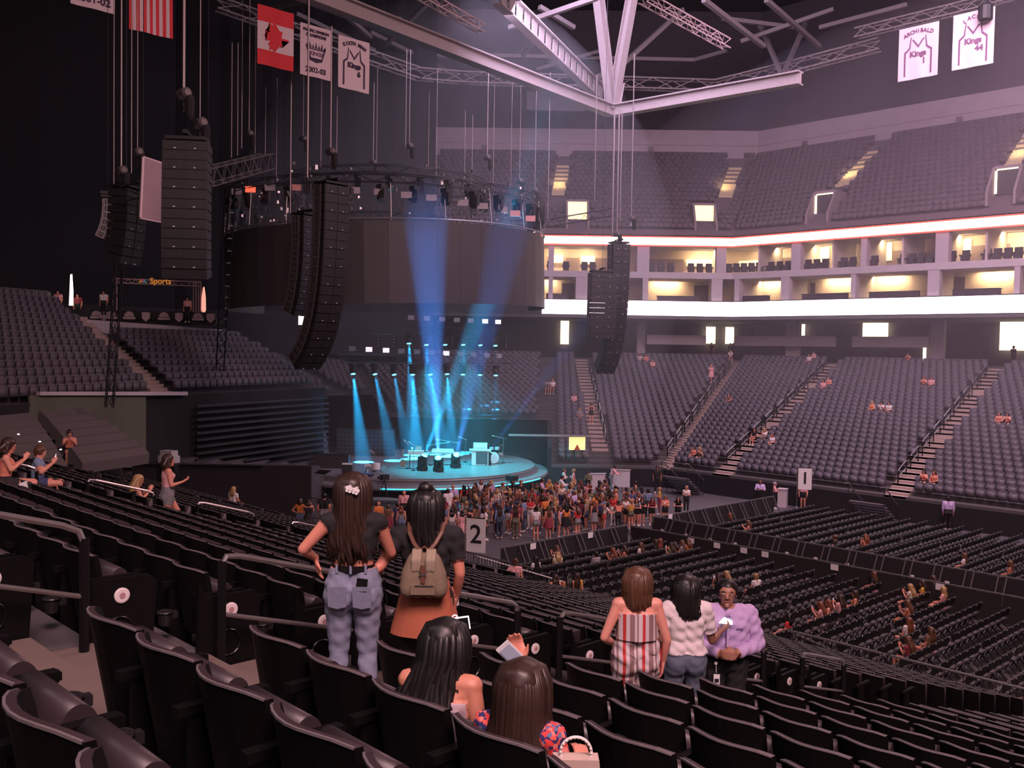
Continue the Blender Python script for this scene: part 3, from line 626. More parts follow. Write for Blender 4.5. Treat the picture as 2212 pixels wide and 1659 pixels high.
# ================================================================ chain hoists
MOT = MB(); MOT.lathe([(.10, -.28), (.17, -.22), (.17, .22), (.10, .28)], n=10, M=Matrix.Rotation(math.pi / 2, 4, 'Y')); MOT.box((0, 0, -.02), (.2, .3, .26)); MOT = MOT.mesh('motor', mat('hoist_motor', (0.10, 0.085, 0.085), 0.4))
BAG = MB(); BAG.lathe([(.07, -.75), (.14, -.6), (.15, -.1), (.12, 0)], n=9); BAG = BAG.mesh('chain_bag', DRAPE)
HK = MB(); HK.tube([(0, 0, -.28), (0, 0, -.42), (.06, 0, -.5), (0, 0, -.58), (-.06, 0, -.52)], .02, 5); HK = HK.mesh('hook', STEEL)
CHAIN = mat('chain_steel', (0.26, 0.22, 0.22), 0.45, .5)
def hoist(px, ytop, ybot, d, r=.022, motor=True, lab='', lean=0.0):
    b = ond(px, ybot, d); a = ond(px + (ybot - ytop) * .02 + lean, ytop, d); a = np.array([b[0], b[1], a[2]])
    t = thing('chain_hoist', lab, 'hoist', tuple(b), group='hoist chains over the stage')
    mb = MB(); mb.tube([(0, 0, .1), (0, 0, a[2] - b[2])], r, 5); mb.build('chain', CHAIN, t)
    if motor: obj('motor', MOT, t, (0, 0, .28)); obj('chain_bag', BAG, t, (.2, .1, .2)); obj('hook', HK, t, (0, 0, .3))
    return t
HL = [(246, -40, 405, 38, .02, 0), (262, -40, 385, 36, .035, 1), (284, -40, 380, 36, .02, 0), (297, -40, 345, 37, .02, 1), (397, -40, 222, 30, .05, 1), (432, -40, 285, 31, .02, 1),
      (500, 95, 345, 47, .02, 0), (513, 95, 340, 47, .02, 0), (522, -10, 325, 50, .025, 0), (538, -10, 300, 52, .03, 1), (551, 60, 335, 54, .02, 0), (573, 190, 340, 55, .02, 0), (597, 170, 385, 56, .02, 0), (627, 60, 465, 50, .035, 0), (655, 165, 310, 58, .02, 1),
      (664, -10, 388, 46, .05, 0), (693, 170, 365, 60, .025, 0), (714, 60, 340, 46, .035, 1), (727, 210, 360, 62, .03, 0), (806, 180, 360, 64, .03, 1), (813, 150, 380, 64, .02, 0), (876, 110, 325, 62, .03, 0), (884, 110, 325, 62, .03, 1),
      (925, 200, 370, 60, .02, 0), (942, 150, 385, 62, .02, 0), (1003, 240, 400, 66, .02, 0), (1019, 250, 400, 66, .02, 0), (1052, 160, 350, 64, .035, 1), (1065, 180, 400, 64, .02, 0), (1103, 180, 410, 68, .02, 0), (1122, 180, 400, 66, .02, 1), (1155, 190, 420, 68, .03, 1), (1183, 160, 480, 66, .03, 0),
      (1284, 165, 440, 66, .03, 0), (1322, 240, 515, 65, .06, 0), (1332, 240, 515, 65, .05, 1), (1339, 240, 480, 65, .04, 0), (1363, 120, 480, 67, .04, 1)]
for k, (px, y0, y1, d, r, mo) in enumerate(HL):
    where = 'above the near line array' if px < 450 else 'left of the tall array' if px < 660 else 'above the tall array' if px < 730 else 'over the curved screen' if px < 1190 else 'above the far arrays'
    HN = globals().setdefault('HN', {}); HN[where] = HN.get(where, 0) + 1
    look = ('thick ' if r > .034 else 'thin ') + ('hoist chain with a motor ' if mo else 'bare hoist chain ')
    hoist(px, y0, y1, d, r, bool(mo), look + where + ', %s from the left' % NUM[HN[where] - 1])
# ================================================================ curved screen and lighting rig over the stage
CS = LD(-8.6, 66); RS = 10.7
t = thing('curved_screen', 'huge dark curved LED screen hanging in a ring above the stage', 'screen', (CS[0], CS[1], 14.3)); t.rotation_euler = (math.radians(1.2), math.radians(-1.0), 0)
SCR = mat('screen_panel', (0.042, 0.034, 0.037), 0.5, scale=1.2, var=.05); aF = math.atan2(-F0[1], -F0[0]); npan = 30
for i in range(npan):
    a0 = aF - 2.0 + 4.0 * i / npan; a1 = aF - 2.0 + 4.0 * (i + 1) / npan - .001
    p = [(RS * math.cos(a), RS * math.sin(a)) for a in (a0, a1)]; mb = MB(); mb.slab((p[0][0], p[0][1], -2.35), (p[1][0], p[1][1], -2.35), (p[1][0], p[1][1], 2.35), (p[0][0], p[0][1], 2.35), -.12); mb.build('screen_panel', SCR, t)
mb = MB(); mb.tube([(RS * math.cos(a), RS * math.sin(a), 2.5) for a in np.linspace(aF - 2, aF + 2, 40)], .06, 5); mb.build('top_rail', ALU, t)
for i in range(14):
    a = aF - 1.95 + 3.9 * i / 13; mb = MB(); mb.tube([(RS * math.cos(a), RS * math.sin(a), 2.4), ((RS - .2) * math.cos(a), (RS - .2) * math.sin(a), 4.6)], .03, 5); mb.build('hanger', ALU, t)
def ring_truss(label, R, z, a0, a1, n, s=.45):
    t = thing('ring_truss', label, 'truss', (CS[0], CS[1], z)); A = np.linspace(a0, a1, n)
    for dr, dz in ((-s / 2, 0), (s / 2, 0), (-s / 2, s), (s / 2, s)): mb = MB(); mb.tube([((R + dr) * math.cos(a), (R + dr) * math.sin(a), dz) for a in A], .03, 5); mb.build('chord', BLK, t)
    mb = MB()
    for i in range(n - 1):
        for dr in (-s / 2, s / 2):
            mb.tube([((R + dr) * math.cos(A[i]), (R + dr) * math.sin(A[i]), 0 if i % 2 else s), ((R + dr) * math.cos(A[i + 1]), (R + dr) * math.sin(A[i + 1]), s if i % 2 else 0)], .016, 4)
    lo = mb.build('lacing', BLK, t); lo['kind'] = 'stuff'; return t
ring_truss('outer ring of lighting truss hung above the curved screen', RS - .3, 18.9, aF - 2.2, aF + 2.2, 46)
ring_truss('inner ring of lighting truss hung above the curved screen', RS - 4, 20.1, aF - 2.6, aF + 2.6, 40)
ring_truss('small upper ring of lighting truss above the curved screen', RS - 6.5, 17.6, aF - 3, aF + 3, 30)
# moving head lamp: base, yoke, head with lens
LENSC = mat('lamp_lens', (0.25, 0.45, 0.5), 0.15, emit=(0.1, 0.65, 1.0), es=6.0, var=0); LENSD = mat('lamp_lens_off', (0.10, 0.10, 0.12), 0.1)
mb = MB(); mb.box((0, 0, -.08), (.34, .3, .16)); MH_B = mb.mesh('base', BLK)
mb = MB(); mb.box((0, 0, -.19), (.42, .1, .06))
for sx in (-1, 1): mb.box((sx * .2, 0, -.36), (.05, .14, .38))
MH_Y = mb.mesh('yoke', BLK)
mb = MB(); mb.lathe([(.09, .26), (.15, .2), (.165, -.05), (.15, -.24)], n=12); MH_H = mb.mesh('head', BLKG)
mb = MB(); mb.lathe([(.13, -.245), (.12, -.265)], n=12); MH_L = mb.mesh('lens', LENSD); mb = MB(); mb.lathe([(.13, -.245), (.12, -.265)], n=12); MH_LC = mb.mesh('lens', LENSC)
CARD = MB(); CARD.box((0, 0, 0), (.62, .03, .36)); CARDM = CARD.mesh('card', mat('card_grey', (0.42, 0.38, 0.40), 0.7)); 
CARDW = CARD.mesh('card', mat('card_lit', (0.9, 0.85, 0.9), 0.5, emit=(1, .88, .95), es=1.0)); CARDR = CARD.mesh('card', mat('card_red_lit', (0.8, 0.2, 0.1), 0.5, emit=(1, .12, .06), es=1.1)); CARDP = CARD.mesh('card', mat('card_pink', (0.75, 0.36, 0.32), 0.6))  # white and red cards brightened by emission, though no lamps
def moving_head(loc, label, aim=None, lit=False, up=False, group='moving lights on the rig', sc=1.0):
    t = thing('moving_light', label, 'stage light', tuple(loc), group=group)
    t.scale = (sc, sc, -sc if False else sc)
    b = obj('base', MH_B, t); y = obj('yoke', MH_Y, t); hd = obj('head', MH_H, t, (0, 0, -.38)); obj('lens', MH_LC if lit else MH_L, hd)
    if up: t.rotation_euler = (math.pi, 0, 0)
    if aim is not None:
        d = Vector(aim).normalized()
        if up: d = Vector((d.x, -d.y, -d.z))
        hd.rotation_euler = (-d).to_track_quat('Z', 'Y').to_euler()
    return t
k = 0
for i in range(22):
    a = aF - 2.0 + 4.0 * (i + .5) / 22; r = RS - .3; p = (CS[0] + r * math.cos(a), CS[1] + r * math.sin(a), 18.75)
    moving_head(p, 'dark moving light on the outer truss ring, %s from the left end' % NUM[21 - i], (random.uniform(-.6, .6), random.uniform(-.6, .6), -1), sc=1.5)
for i in range(16):
    a = aF - 2.3 + 4.6 * (i + .5) / 16; r = RS - 4; p = (CS[0] + r * math.cos(a), CS[1] + r * math.sin(a), 19.95)
    moving_head(p, 'dark moving light on the inner truss ring, %s from the left end' % NUM[15 - i], (random.uniform(-.8, .8), random.uniform(-.8, .8), -1), sc=1.5)
for ck, (px, py, kind) in enumerate(((541, 409, 'r'), (511, 414, 'g'), (583, 405, 'g'), (639, 405, 'p'), (766, 411, 'g'), (820, 414, 'g'), (878, 421, 'g'), (932, 427, 'g'), (1000, 438, 'g'), (1043, 445, 'g'), (1085, 453, 'g'), (1113, 461, 'p'), (1146, 472, 'p'))):
    d = ray(px, py); o = EYE[:2] - CS[:2]; A = d[:2] @ d[:2]; B = 2 * o @ d[:2]; C = o @ o - (RS - .2) ** 2; tt = (-B - math.sqrt(max(0, B * B - 4 * A * C))) / (2 * A); p = EYE + d * tt
    ob = obj('fixture_card', {'r': CARDR, 'g': CARDM, 'p': CARDP}[kind], None, tuple(p), HC)
    tag(ob, {'r': 'small glowing red number card on the lighting ring', 'g': 'small grey number card hung on the lighting ring', 'p': 'small pink number card hung on the lighting ring'}[kind] + ', %s along' % NUM[ck], 'card', 'number cards on the lighting ring')
# hanging cables in the rig: uncountable tangle
mb = MB()
for i in range(170):
    a = random.uniform(aF - 2.1, aF + 2.1); r = random.uniform(RS - 6, RS); z1 = random.uniform(18.5, 20.5); z0 = random.uniform(16.6, 18.4); x, y = CS[0] + r * math.cos(a), CS[1] + r * math.sin(a)
    dx, dy = random.uniform(-.8, .8), random.uniform(-.8, .8)
    mb.tube([(x, y, z1), (x + dx * .4, y + dy * .4, (z0 + z1) / 2 - .3), (x + dx, y + dy, z0)], .02, 4)
tag(mb.build('rig_cables', mat('cable_grey', (0.075, 0.065, 0.07), 0.5)), 'tangle of thin dark cables in the rig above the curved screen', 'cables', kind='stuff')
mb = MB()
for i in range(150):
    a = random.uniform(aF - 2.1, aF + 2.1); r = random.uniform(RS - 4.5, RS); x, y, z = CS[0] + r * math.cos(a), CS[1] + r * math.sin(a), random.uniform(16.8, 20.4); s = random.uniform(.06, .16)
    mb.box((x, y, z), (s, s, s * random.uniform(.6, 2)), random.uniform(0, 3))
tag(mb.build('rig_clamps', mat('clamp_silver', (0.42, 0.40, 0.42), 0.25, .8)), 'scatter of small shiny clamps in the rig above the curved screen', 'clamps', kind='stuff')
# two straight lamp trusses behind the stage
CYAN = (0.02, 0.50, 1.0)
def back_truss(y0, y1, x0, x1, dA, dB, lampx, lampy, cards, label, lit, s=.6):
    A, B = ond(x0, y0, dA), ond(x1, y1, dB); B[2] = A[2]; tr = box_truss('lighting_truss', label, A, B, s, m=BLK); out = []
    for px in lampx:
        f = (px - x0) / (x1 - x0); p = A + (B - A) * f; p[2] -= .85; out.append(p)
    return tr, A, B, out
TRU, A1, B1, _ = back_truss(712, 716, 800, 1108, 72, 80, [], 0, [], 'upper black lamp truss behind the stage', [])
TRL, A2_, B2_, _ = back_truss(774, 778, 738, 1108, 68, 78, [], 0, [], 'lower black lamp truss behind the stage', [])
def truss_lamp(px, py, A, B, x0, x1, aim, label, power, spread, lit=True, col=CYAN):
    d = ray(px, py); dirt = (B - A); n = np.array([dirt[1], -dirt[0], 0]); tt = ((A - EYE) @ n) / (d @ n); p = EYE + d * tt
    t = moving_head((p[0], p[1], p[2] + .55), label, aim, lit, group='beam lights behind the stage', sc=1.3)
    if power:
        l = bpy.data.lights.new('beam', 'SPOT'); l.energy = power; l.color = col; l.spot_size = math.radians(spread); l.spot_blend = .5; l.shadow_soft_size = .10
        o = bpy.data.objects.new('beam_lamp', l); COL.objects.link(o); o.location = p + np.array(aim) / np.linalg.norm(aim) * .45; o.rotation_euler = Vector(aim).to_track_quat('-Z', 'Y').to_euler()
    return p
def aim_px(dx, dy, dep=0.0): v = R0 * dx - UP * dy + F0 * dep; return v / np.linalg.norm(v)
for k, (px, py, pw, dx) in enumerate(((762, 800, 240000, .16), (808, 801, 120000, .26), (850, 802, 90000, .22), (891, 802, 260000, .08), (928, 802, 200000, .22), (965, 801, 200000, .10), (1000, 802, 30000, .0), (1037, 803, 20000, .0), (1071, 804, 10000, .0))):
    truss_lamp(px, py, A2_, B2_, 738, 1108, aim_px(dx, 1, -.25), 'glowing cyan beam light on the lower truss, %s from the left' % NUM[k], pw, 13)
for k, (px, py, pw, dx) in enumerate(((883, 735, 260000, .08), (921, 738, 150000, .06), (961, 738, 12000, .1), (1000, 738, 60000, .08), (1037, 739, 10000, .1), (1070, 740, 10000, .02))):
    truss_lamp(px, py, A1, B1, 800, 1108, aim_px(dx, 1, -.25), 'glowing cyan beam light on the upper truss, %s from the left' % NUM[k], pw, 12)
for nm, A, B, xs, y, bright in (('upper', A1, B1, (888, 922, 955, 987, 1017, 1048, 1076), 686, (5, 6)), ('lower', A2_, B2_, (761, 797, 834, 867, 901, 932, 964, 995, 1023, 1052, 1078), 753, (1, 2, 6))):
    for i, px in enumerate(xs):
        py = y + (px - xs[0]) * .05; d = ray(px, py); dirt = B - A; n = np.array([dirt[1], -dirt[0], 0]); tt = ((A - EYE) @ n) / (d @ n); p = EYE + d * (tt - .5)
        ob = obj('fixture_card', CARDW if i in bright else CARDM, None, tuple(p), HC); ob.scale = (.75, 1, .95); tag(ob, '%s number card above the %s lamp truss, %s from the left' % ('bright white' if i in bright else 'grey', nm, NUM[i]), 'card', 'number cards on the lamp trusses')
    for i in range(10):
        f = (i + .5) / 10; q = A + (B - A) * f; t = thing('pixel_strip', 'dotted vertical light strip under the %s lamp truss, %s from the left' % (nm, NUM[i]), 'light strip', (q[0], q[1], q[2] - .3), group='dotted strips on the lamp trusses')
        mb = MB(); mb.box((0, 0, -.45), (.07, .05, .95)); mb.build('bar', BLK, t)
        mb = MB(); mb.lathe([(.02, -.03), (.05, 0), (.02, .03)], n=8)
        me = mb.mesh('pixel', mat('pixel_pale', (0.62, 0.60, 0.66), 0.3))
        for j in range(4): obj('pixel', me, t, (0, 0, -.15 - .24 * j)).location += Vector((-F0 * .05))

# ================================================================ stage
SC = np.array([-53.2, 41.6]); RD = 8.6
DECK = mat('stage_deck', (0.22, 0.22, 0.23), 0.35, scale=2)
t = thing('stage', 'round black stage with lit edge steps in front of the pit', 'stage', (SC[0], SC[1], 0))
def disc(mb, r, z0, z1, n=72, a0=0, a1=2 * math.pi): mb.lathe([(r, z0), (r, z1)], n=n)
mb = MB(); disc(mb, RD, .9, 1.4); mb.build('deck', DECK, t)
mb = MB(); mb.lathe([(RD + .9, .78), (RD + .95, .92), (RD + .9, 1.02)], n=72); mb.build('edge_step', mat('edge_step', (0.20, 0.19, 0.20), 0.4), t)
mb = MB(); mb.lathe([(RD - .3, 0), (RD - .25, .8)], n=72); mb.build('skirt', DRAPE, t)
mb = MB(); mb.box((-6.5, -1, .65), (16, 25, 1.3)); mb.build('rear_deck', BLK, t)
mb = MB(); A = np.linspace(-1.35, .55, 40); mb.tube([((RD + .06) * math.cos(a), (RD + .06) * math.sin(a), 1.28) for a in A], .035, 5); mb.build('edge_rail', ALU, t)
EDGE = mat('edge_cyan_glow', (0.3, 0.8, 0.9), 0.4, emit=(0.02, 0.75, 0.95), es=2.2, var=0)  # thin cyan lines along the deck edge, glowing by emission
for a0, a1 in ((-.86, -.58), (-.52, .0), (.02, .42)):
    mb = MB(); mb.tube([((RD + .98) * math.cos(a), (RD + .98) * math.sin(a), .9) for a in np.linspace(a0, a1, 14)], .035, 5); mb.build('edge_cyan_glow', EDGE, t)
mb = MB(); mb.tube([((RD + 1.6) * math.cos(a), (RD + 1.6) * math.sin(a), .35) for a in np.linspace(-.98, -.7, 10)], [.02, .09, .13, .16, .17, .17, .16, .13, .09, .02], 6); mb.build('lower_bumper', mat('bumper', (0.16, 0.2, 0.22), 0.3), t)
ZS = 1.42
def sp(px, py, z=ZS): return onz(px, py, z)
GEAR = mat('gear_grey', (0.42, 0.42, 0.42), 0.5); WOOD = mat('gear_wood', (0.40, 0.33, 0.25), 0.5); KEY = mat('keyboard_white', (0.75, 0.75, 0.75), 0.4)
def mic_stand(px, py, hgt, lean, label, boom=.7):
    p = sp(px, py); t = thing('microphone_stand', label, 'microphone', tuple(p), group='microphone stands on the stage')
    mb = MB(); mb.lathe([(.14, 0), (.14, .03), (.03, .05)], n=12); mb.build('base', BLKG, t)
    mb = MB(); mb.tube([(0, 0, .03), (0, 0, hgt)], .016, 6); mb.build('pole', STEEL, t)
    e = R0 * lean * boom; e = (e[0], e[1], hgt + .18 * boom)
    mb = MB(); mb.tube([(-e[0] * .3, -e[1] * .3, hgt - .05), e], .012, 6); mb.build('boom', STEEL, t)
    mb = MB(); d = Vector(e) - Vector((0, 0, hgt)); d.normalize(); mb.tube([Vector(e), Vector(e) + d * .12, Vector(e) + d * .19], [.022, .03, .034], 8); mb.build('microphone', GEAR, t)
mic_stand(765, 1022, 1.25, 1, 'boom microphone over the small amplifier at the left of the stage', .9); mic_stand(808, 1018, 1.15, -.2, 'short microphone stand beside the drum stool and snare', .5)
mic_stand(880, 1012, 1.65, -.2, 'tall microphone stand left of the small piano'); mic_stand(893, 1016, 1.65, -.3, 'tall microphone stand in front of the small piano'); mic_stand(1005, 998, 1.6, -.5, 'lone microphone stand between the keyboard and the white amplifier')
mic_stand(1087, 1000, 1.75, -.9, 'microphone stand with a long boom at the drum kit'); mic_stand(930, 1005, 1.4, 1.2, 'boom microphone at the left end of the keyboard', .9); mic_stand(980, 1000, 1.45, -1.2, 'boom microphone at the right end of the keyboard', .9)
def fromparts(name, label, cat, p, parts, rz=None):
    t = thing(name, label, cat, tuple(p), (HC + math.pi) if rz is None else rz)
    for nm, m_, fn in parts:
        mb = MB(); fn(mb); mb.build(nm, m_, t)
    return t
def legs(xs, ys, h, r=.02): return [('leg', STEEL, (lambda mb, x=x, y=y: mb.tube([(x, y, 0), (x * .92, y * .92, h)], r, 6))) for x in xs for y in ys]
fromparts('keyboard_table', 'pale keyboard on a trestle table in the middle of the stage', 'keyboard', sp(956, 1004), legs((-1.0, 1.0), (-.25, .25), .78) + [('table_top', GEAR, lambda b: b.box((0, 0, .82), (2.2, .65, .08))), ('keyboard', KEY, lambda b: (b.box((0, 0, .95), (1.5, .4, .14)), b.box((0, .1, 1.05), (1.4, .2, .08)))), ('keys', BLK, lambda b: [b.box((-.65 + .1 * i, -.1, 1.03), (.05, .14, .02)) for i in range(14)])])
fromparts('upright_keys', 'small pale keyboard on wooden legs with a laptop on top', 'keyboard', sp(898, 1012), legs((-.42, .42), (-.2, .2), .95, .03) + [('case', KEY, lambda b: b.box((0, 0, 1.06), (1.0, .5, .24))), ('crossbar', WOOD, lambda b: (b.box((0, .2, .5), (.8, .04, .05)), b.box((0, .2, .75), (.8, .04, .05)))), ('laptop', GEAR, lambda b: (b.box((.15, .05, 1.2), (.4, .28, .03)), b.box((.15, .2, 1.33), (.4, .03, .26)))), ('lamp', KEY, lambda b: b.lathe([(.02, 0), (.05, .1), (.12, .16), (.1, .2)], (-.25, .1, 1.18), 10))])
fromparts('guitar_amplifier', 'white-topped amplifier with a dark grille right of the keyboard', 'amplifier', sp(1037, 1004), [('cabinet', KEY, lambda b: b.box((0, 0, .5), (1.15, .55, 1.0))), ('grille', mat('amp_grille', (0.10, 0.09, 0.10), 0.8, scale=40), lambda b: b.box((.12, -.28, .5), (.8, .03, .86))), ('table_top', KEY, lambda b: b.box((0, 0, 1.04), (1.5, .7, .07))), ('amp_head', KEY, lambda b: (b.box((0, .05, 1.3), (.95, .4, .42)), b.box((0, -.17, 1.24), (.8, .03, .1)))), ('handle', BLK, lambda b: b.tube([(-.15, .05, 1.51), (-.1, .05, 1.56), (.1, .05, 1.56), (.15, .05, 1.51)], .015, 5))])
t = fromparts('drum_kit', 'pale drum kit with bass drum facing front on the stage', 'drums', sp(1066, 1001), [('bass_drum', KEY, lambda b: b.lathe([(.36, -.2), (.38, -.2), (.38, .2), (.36, .2)], (0, 0, .4), 24, Matrix.Rotation(math.pi / 2, 4, 'X'))), ('drum_port', BLK, lambda b: b.lathe([(.09, -.215), (.09, -.2)], (.1, 0, .32), 14, Matrix.Rotation(math.pi / 2, 4, 'X'))), ('tom', GEAR, lambda b: b.lathe([(.17, 0), (.17, .2)], (.25, .1, .95), 16)), ('tom', GEAR, lambda b: b.lathe([(.15, 0), (.15, .18)], (-.15, .15, .95), 16)), ('floor_tom', GEAR, lambda b: b.lathe([(.22, .3), (.22, .7)], (-.5, .5, 0), 16)), ('snare', GEAR, lambda b: b.lathe([(.18, .55), (.18, .7)], (.5, .45, 0), 16)), ('cymbal', mat('brass', (0.55, 0.45, 0.25), 0.25, .9), lambda b: b.lathe([(.01, 0), (.26, -.03), (.26, -.035), (.01, -.01)], (.6, .3, 1.3), 18)), ('cymbal', MATS['brass'], lambda b: b.lathe([(.01, 0), (.24, -.03), (.24, -.035), (.01, -.01)], (-.5, .35, 1.35), 18)), ('stand', STEEL, lambda b: (b.tube([(.6, .3, 0), (.6, .3, 1.3)], .015, 5), b.tube([(-.5, .35, 0), (-.5, .35, 1.35)], .015, 5))), ('stool', BLK, lambda b: (b.lathe([(.17, .48), (.17, .55)], (0, .9, 0), 14), b.tube([(0, .9, 0), (0, .9, .5)], .03, 6)))])
fromparts('small_amplifier', 'small dark amplifier with a white top at the left of the lit stage', 'amplifier', sp(750, 1026), [('cabinet', BLK, lambda b: b.box((0, 0, .33), (.6, .4, .66))), ('top', KEY, lambda b: b.box((0, 0, .7), (.6, .4, .07))), ('grille', GRILL, lambda b: b.box((0, -.21, .3), (.5, .02, .5)))])
fromparts('drum_stool', 'low stool with a pale cloth beside the left microphone', 'stool', sp(795, 1024), [('seat', KEY, lambda b: b.box((0, 0, .55), (.42, .34, .12))), ('leg', STEEL, lambda b: b.tube([(0, 0, .5), (.25, .1, 0)], .02, 5)), ('leg', STEEL, lambda b: b.tube([(0, 0, .5), (-.25, .1, 0)], .02, 5)), ('leg', STEEL, lambda b: b.tube([(0, 0, .5), (0, -.27, 0)], .02, 5))])
fromparts('snare_drum', 'pale snare drum on a stand at the left front of the stage', 'drum', sp(812, 1024), [('shell', KEY, lambda b: b.lathe([(.26, .3), (.27, .34), (.27, .68), (.25, .7)], n=18)), ('leg', STEEL, lambda b: b.tube([(0, 0, .3), (.3, .1, 0)], .015, 5)), ('leg', STEEL, lambda b: b.tube([(0, 0, .3), (-.3, .1, 0)], .015, 5)), ('leg', STEEL, lambda b: b.tube([(0, 0, .3), (0, -.3, 0)], .015, 5))])
fromparts('effects_pedals', 'flat board of blue pedals on the left front of the stage', 'pedals', sp(790, 1028), [('board', BLK, lambda b: b.box((0, 0, .05), (.9, .5, .08)))] + [('pedal', mat('pedal_blue', (0.1, 0.2, 0.6), 0.4), (lambda b, i=i: b.box((-.33 + .16 * i, 0, .13), (.1, .2, .09)))) for i in range(5)])
def guitar(p, label, rz, body, lean=.12):
    t = thing('guitar', label, 'guitar', tuple(p), rz, 'guitars on the stage'); GB = mat('guitar_' + body, {'pale': (0.62, 0.48, 0.44), 'brown': (0.25, 0.12, 0.08), 'blue': (0.2, 0.5, 0.6)}[body], 0.3)
    out = [(.20 * math.sin(a) * (1.0 if math.cos(a) < .1 else .8), .28 - .26 * math.cos(a + math.pi) * -1) for a in np.linspace(0, 2 * math.pi, 20, endpoint=False)]
    mb = MB(); mb.prism(out, .08, basis((1, 0, 0), (0, lean, 1), (0, -1, lean), (0, 0, .05))); mb.build('body', GB, t)
    mb = MB(); mb.box((0, lean * .85 - .05, .9), (.05, .03, .75)); mb.build('neck', WOOD, t); mb = MB(); mb.box((0, lean * 1.3 - .05, 1.33), (.08, .03, .16)); mb.build('headstock', BLK, t)
    mb = MB(); mb.tube([(-.2, .2, 0), (0, .08, .5), (.2, .2, 0)], .012, 5); mb.build('stand', BLK, t); return t
guitar(sp(622, 1001), 'pale guitar standing at the dark left side of the stage', HC + math.pi, 'pale'); guitar(sp(631, 1001), 'brown guitar leaning beside the pale guitar', HC + math.pi + .3, 'brown'); g = guitar(sp(840, 1018), 'pale blue guitar lying tilted at the front of the stage', HC + math.pi + .9, 'blue'); g.rotation_euler = (.5, -1.15, HC + math.pi); g.location.z += .05
g = guitar(sp(870, 1012), 'dark guitar on a low stand behind the tilted guitar', HC + math.pi, 'brown')
fromparts('guitar_case_rack', 'grand dark keyboard rack with dotted front at the back left of the stage', 'rack', sp(790, 985, 1.35), [('frame', BLK, lambda b: b.box((0, 0, 1.0), (4.2, .8, 2.0)))] + [('dot_row', mat('rack_dot', (0.16, 0.16, 0.18), 0.3), (lambda b, j=j: [b.box((-1.9 + .3 * i, -.42, .35 + .3 * j), (.08, .03, .08)) for i in range(13)])) for j in range(5)])
fromparts('stage_case', 'dark stage box with dotted front behind the left microphones', 'case', sp(705, 1012, 1.35), [('body', BLK, lambda b: b.box((0, 0, .45), (3.0, .7, .9))), ('lid', BLKG, lambda b: b.box((0, 0, .93), (3.05, .75, .06)))])
fromparts('draped_stand', 'grey cloth draped over a tall stand at the back of the stage', 'cloth', sp(690, 990, 1.35), [('cloth', mat('grey_cloth', (0.10, 0.095, 0.105), 0.9), lambda b: b.lathe([(.75, 0), (.68, .5), (.55, 1.2), (.42, 1.9), (.18, 2.35)], n=14)), ('pole', BLK, lambda b: b.tube([(0, 0, 0), (0, 0, 2.6)], .03, 6))])
fromparts('red_case', 'small red and black flight case at the dark left end of the stage', 'case', sp(524, 990, 1.35), [('case', mat('case_red', (0.30, 0.05, 0.05), 0.6), lambda b: b.box((0, 0, .35), (.75, .5, .3))), ('case_top', BLK, lambda b: b.box((0, 0, .75), (.75, .5, .5)))])
# floor moving lights at the stage front, beams rising in the haze
for k, (px, py, aimv, pw, sp_) in enumerate(((912, 1016, aim_px(.40, -1, -.22), 280000, 9), (947, 1018, aim_px(.02, -1, -.86), 600000, 8.5), (984, 1010, aim_px(.26, -1, -.92), 200000, 8.5), (1050, 1004, aim_px(.75, -1, .1), 60000, 7))):
    p = sp(px, py); t = moving_head((p[0], p[1], p[2]), 'moving light standing on the stage front, %s from the left' % NUM[k], aimv, True, True, 'moving lights on the stage front', 1.6)
    l = bpy.data.lights.new('beam', 'SPOT'); l.energy = pw; l.color = (0.02, .55, 1.0) if k == 0 else (.06, .30, 1.0); l.spot_size = math.radians(sp_); l.spot_blend = .4; l.shadow_soft_size = .12
    o = bpy.data.objects.new('beam_lamp', l); COL.objects.link(o); o.location = p + np.array([0, 0, .65]) + aimv * .55; o.rotation_euler = Vector(aimv).to_track_quat('-Z', 'Y').to_euler()
# cyan wash on the deck from the rig
for dx, pw in ((0, 5200), (3.5, 4200)):
    l = bpy.data.lights.new('wash', 'SPOT'); l.energy = pw; l.color = (0.0, .80, 1.0); l.spot_size = math.radians(84); l.spot_blend = .6; l.shadow_soft_size = .4
    o = bpy.data.objects.new('wash_lamp', l); COL.objects.link(o); o.location = (SC[0] + 4, SC[1] - 2 + dx, 8.5); o.rotation_euler = Vector((.2, .25, -1)).to_track_quat('-Z', 'Y').to_euler()
# haze above the stage and before the far stands
def haze(label, c, s, dens, col):
    m_ = bpy.data.materials.new('haze'); m_.use_nodes = True; tt = m_.node_tree; tt.nodes.clear(); oo = tt.nodes.new('ShaderNodeOutputMaterial'); vv = tt.nodes.new('ShaderNodeVolumeScatter')
    vv.inputs['Color'].default_value = col; vv.inputs['Density'].default_value = dens; tt.links.new(vv.outputs[0], oo.inputs['Volume'])
    mb = MB(); n = 12; mb.lathe([(max(.02, math.sin(math.pi * q / n)) * s[0], -math.cos(math.pi * q / n) * s[2]) for q in range(n + 1)], n=24); mb.v = [(x, y * s[1] / s[0], z) for x, y, z in mb.v]; tag(mb.build('haze', m_, None, c, s[3] if len(s) > 3 else 0, smooth=True), label, 'haze', kind='stuff')
hc = LD(-4.0, 65, 13.5); haze('thin stage haze catching the blue light beams', tuple(hc), (15, 15, 19), .007, (.88, .93, 1, 1))
haze('mauve haze hanging before the far side stand', (-20, 66, 17), (40, 11, 17), .008, (.95, .84, .95, 1))
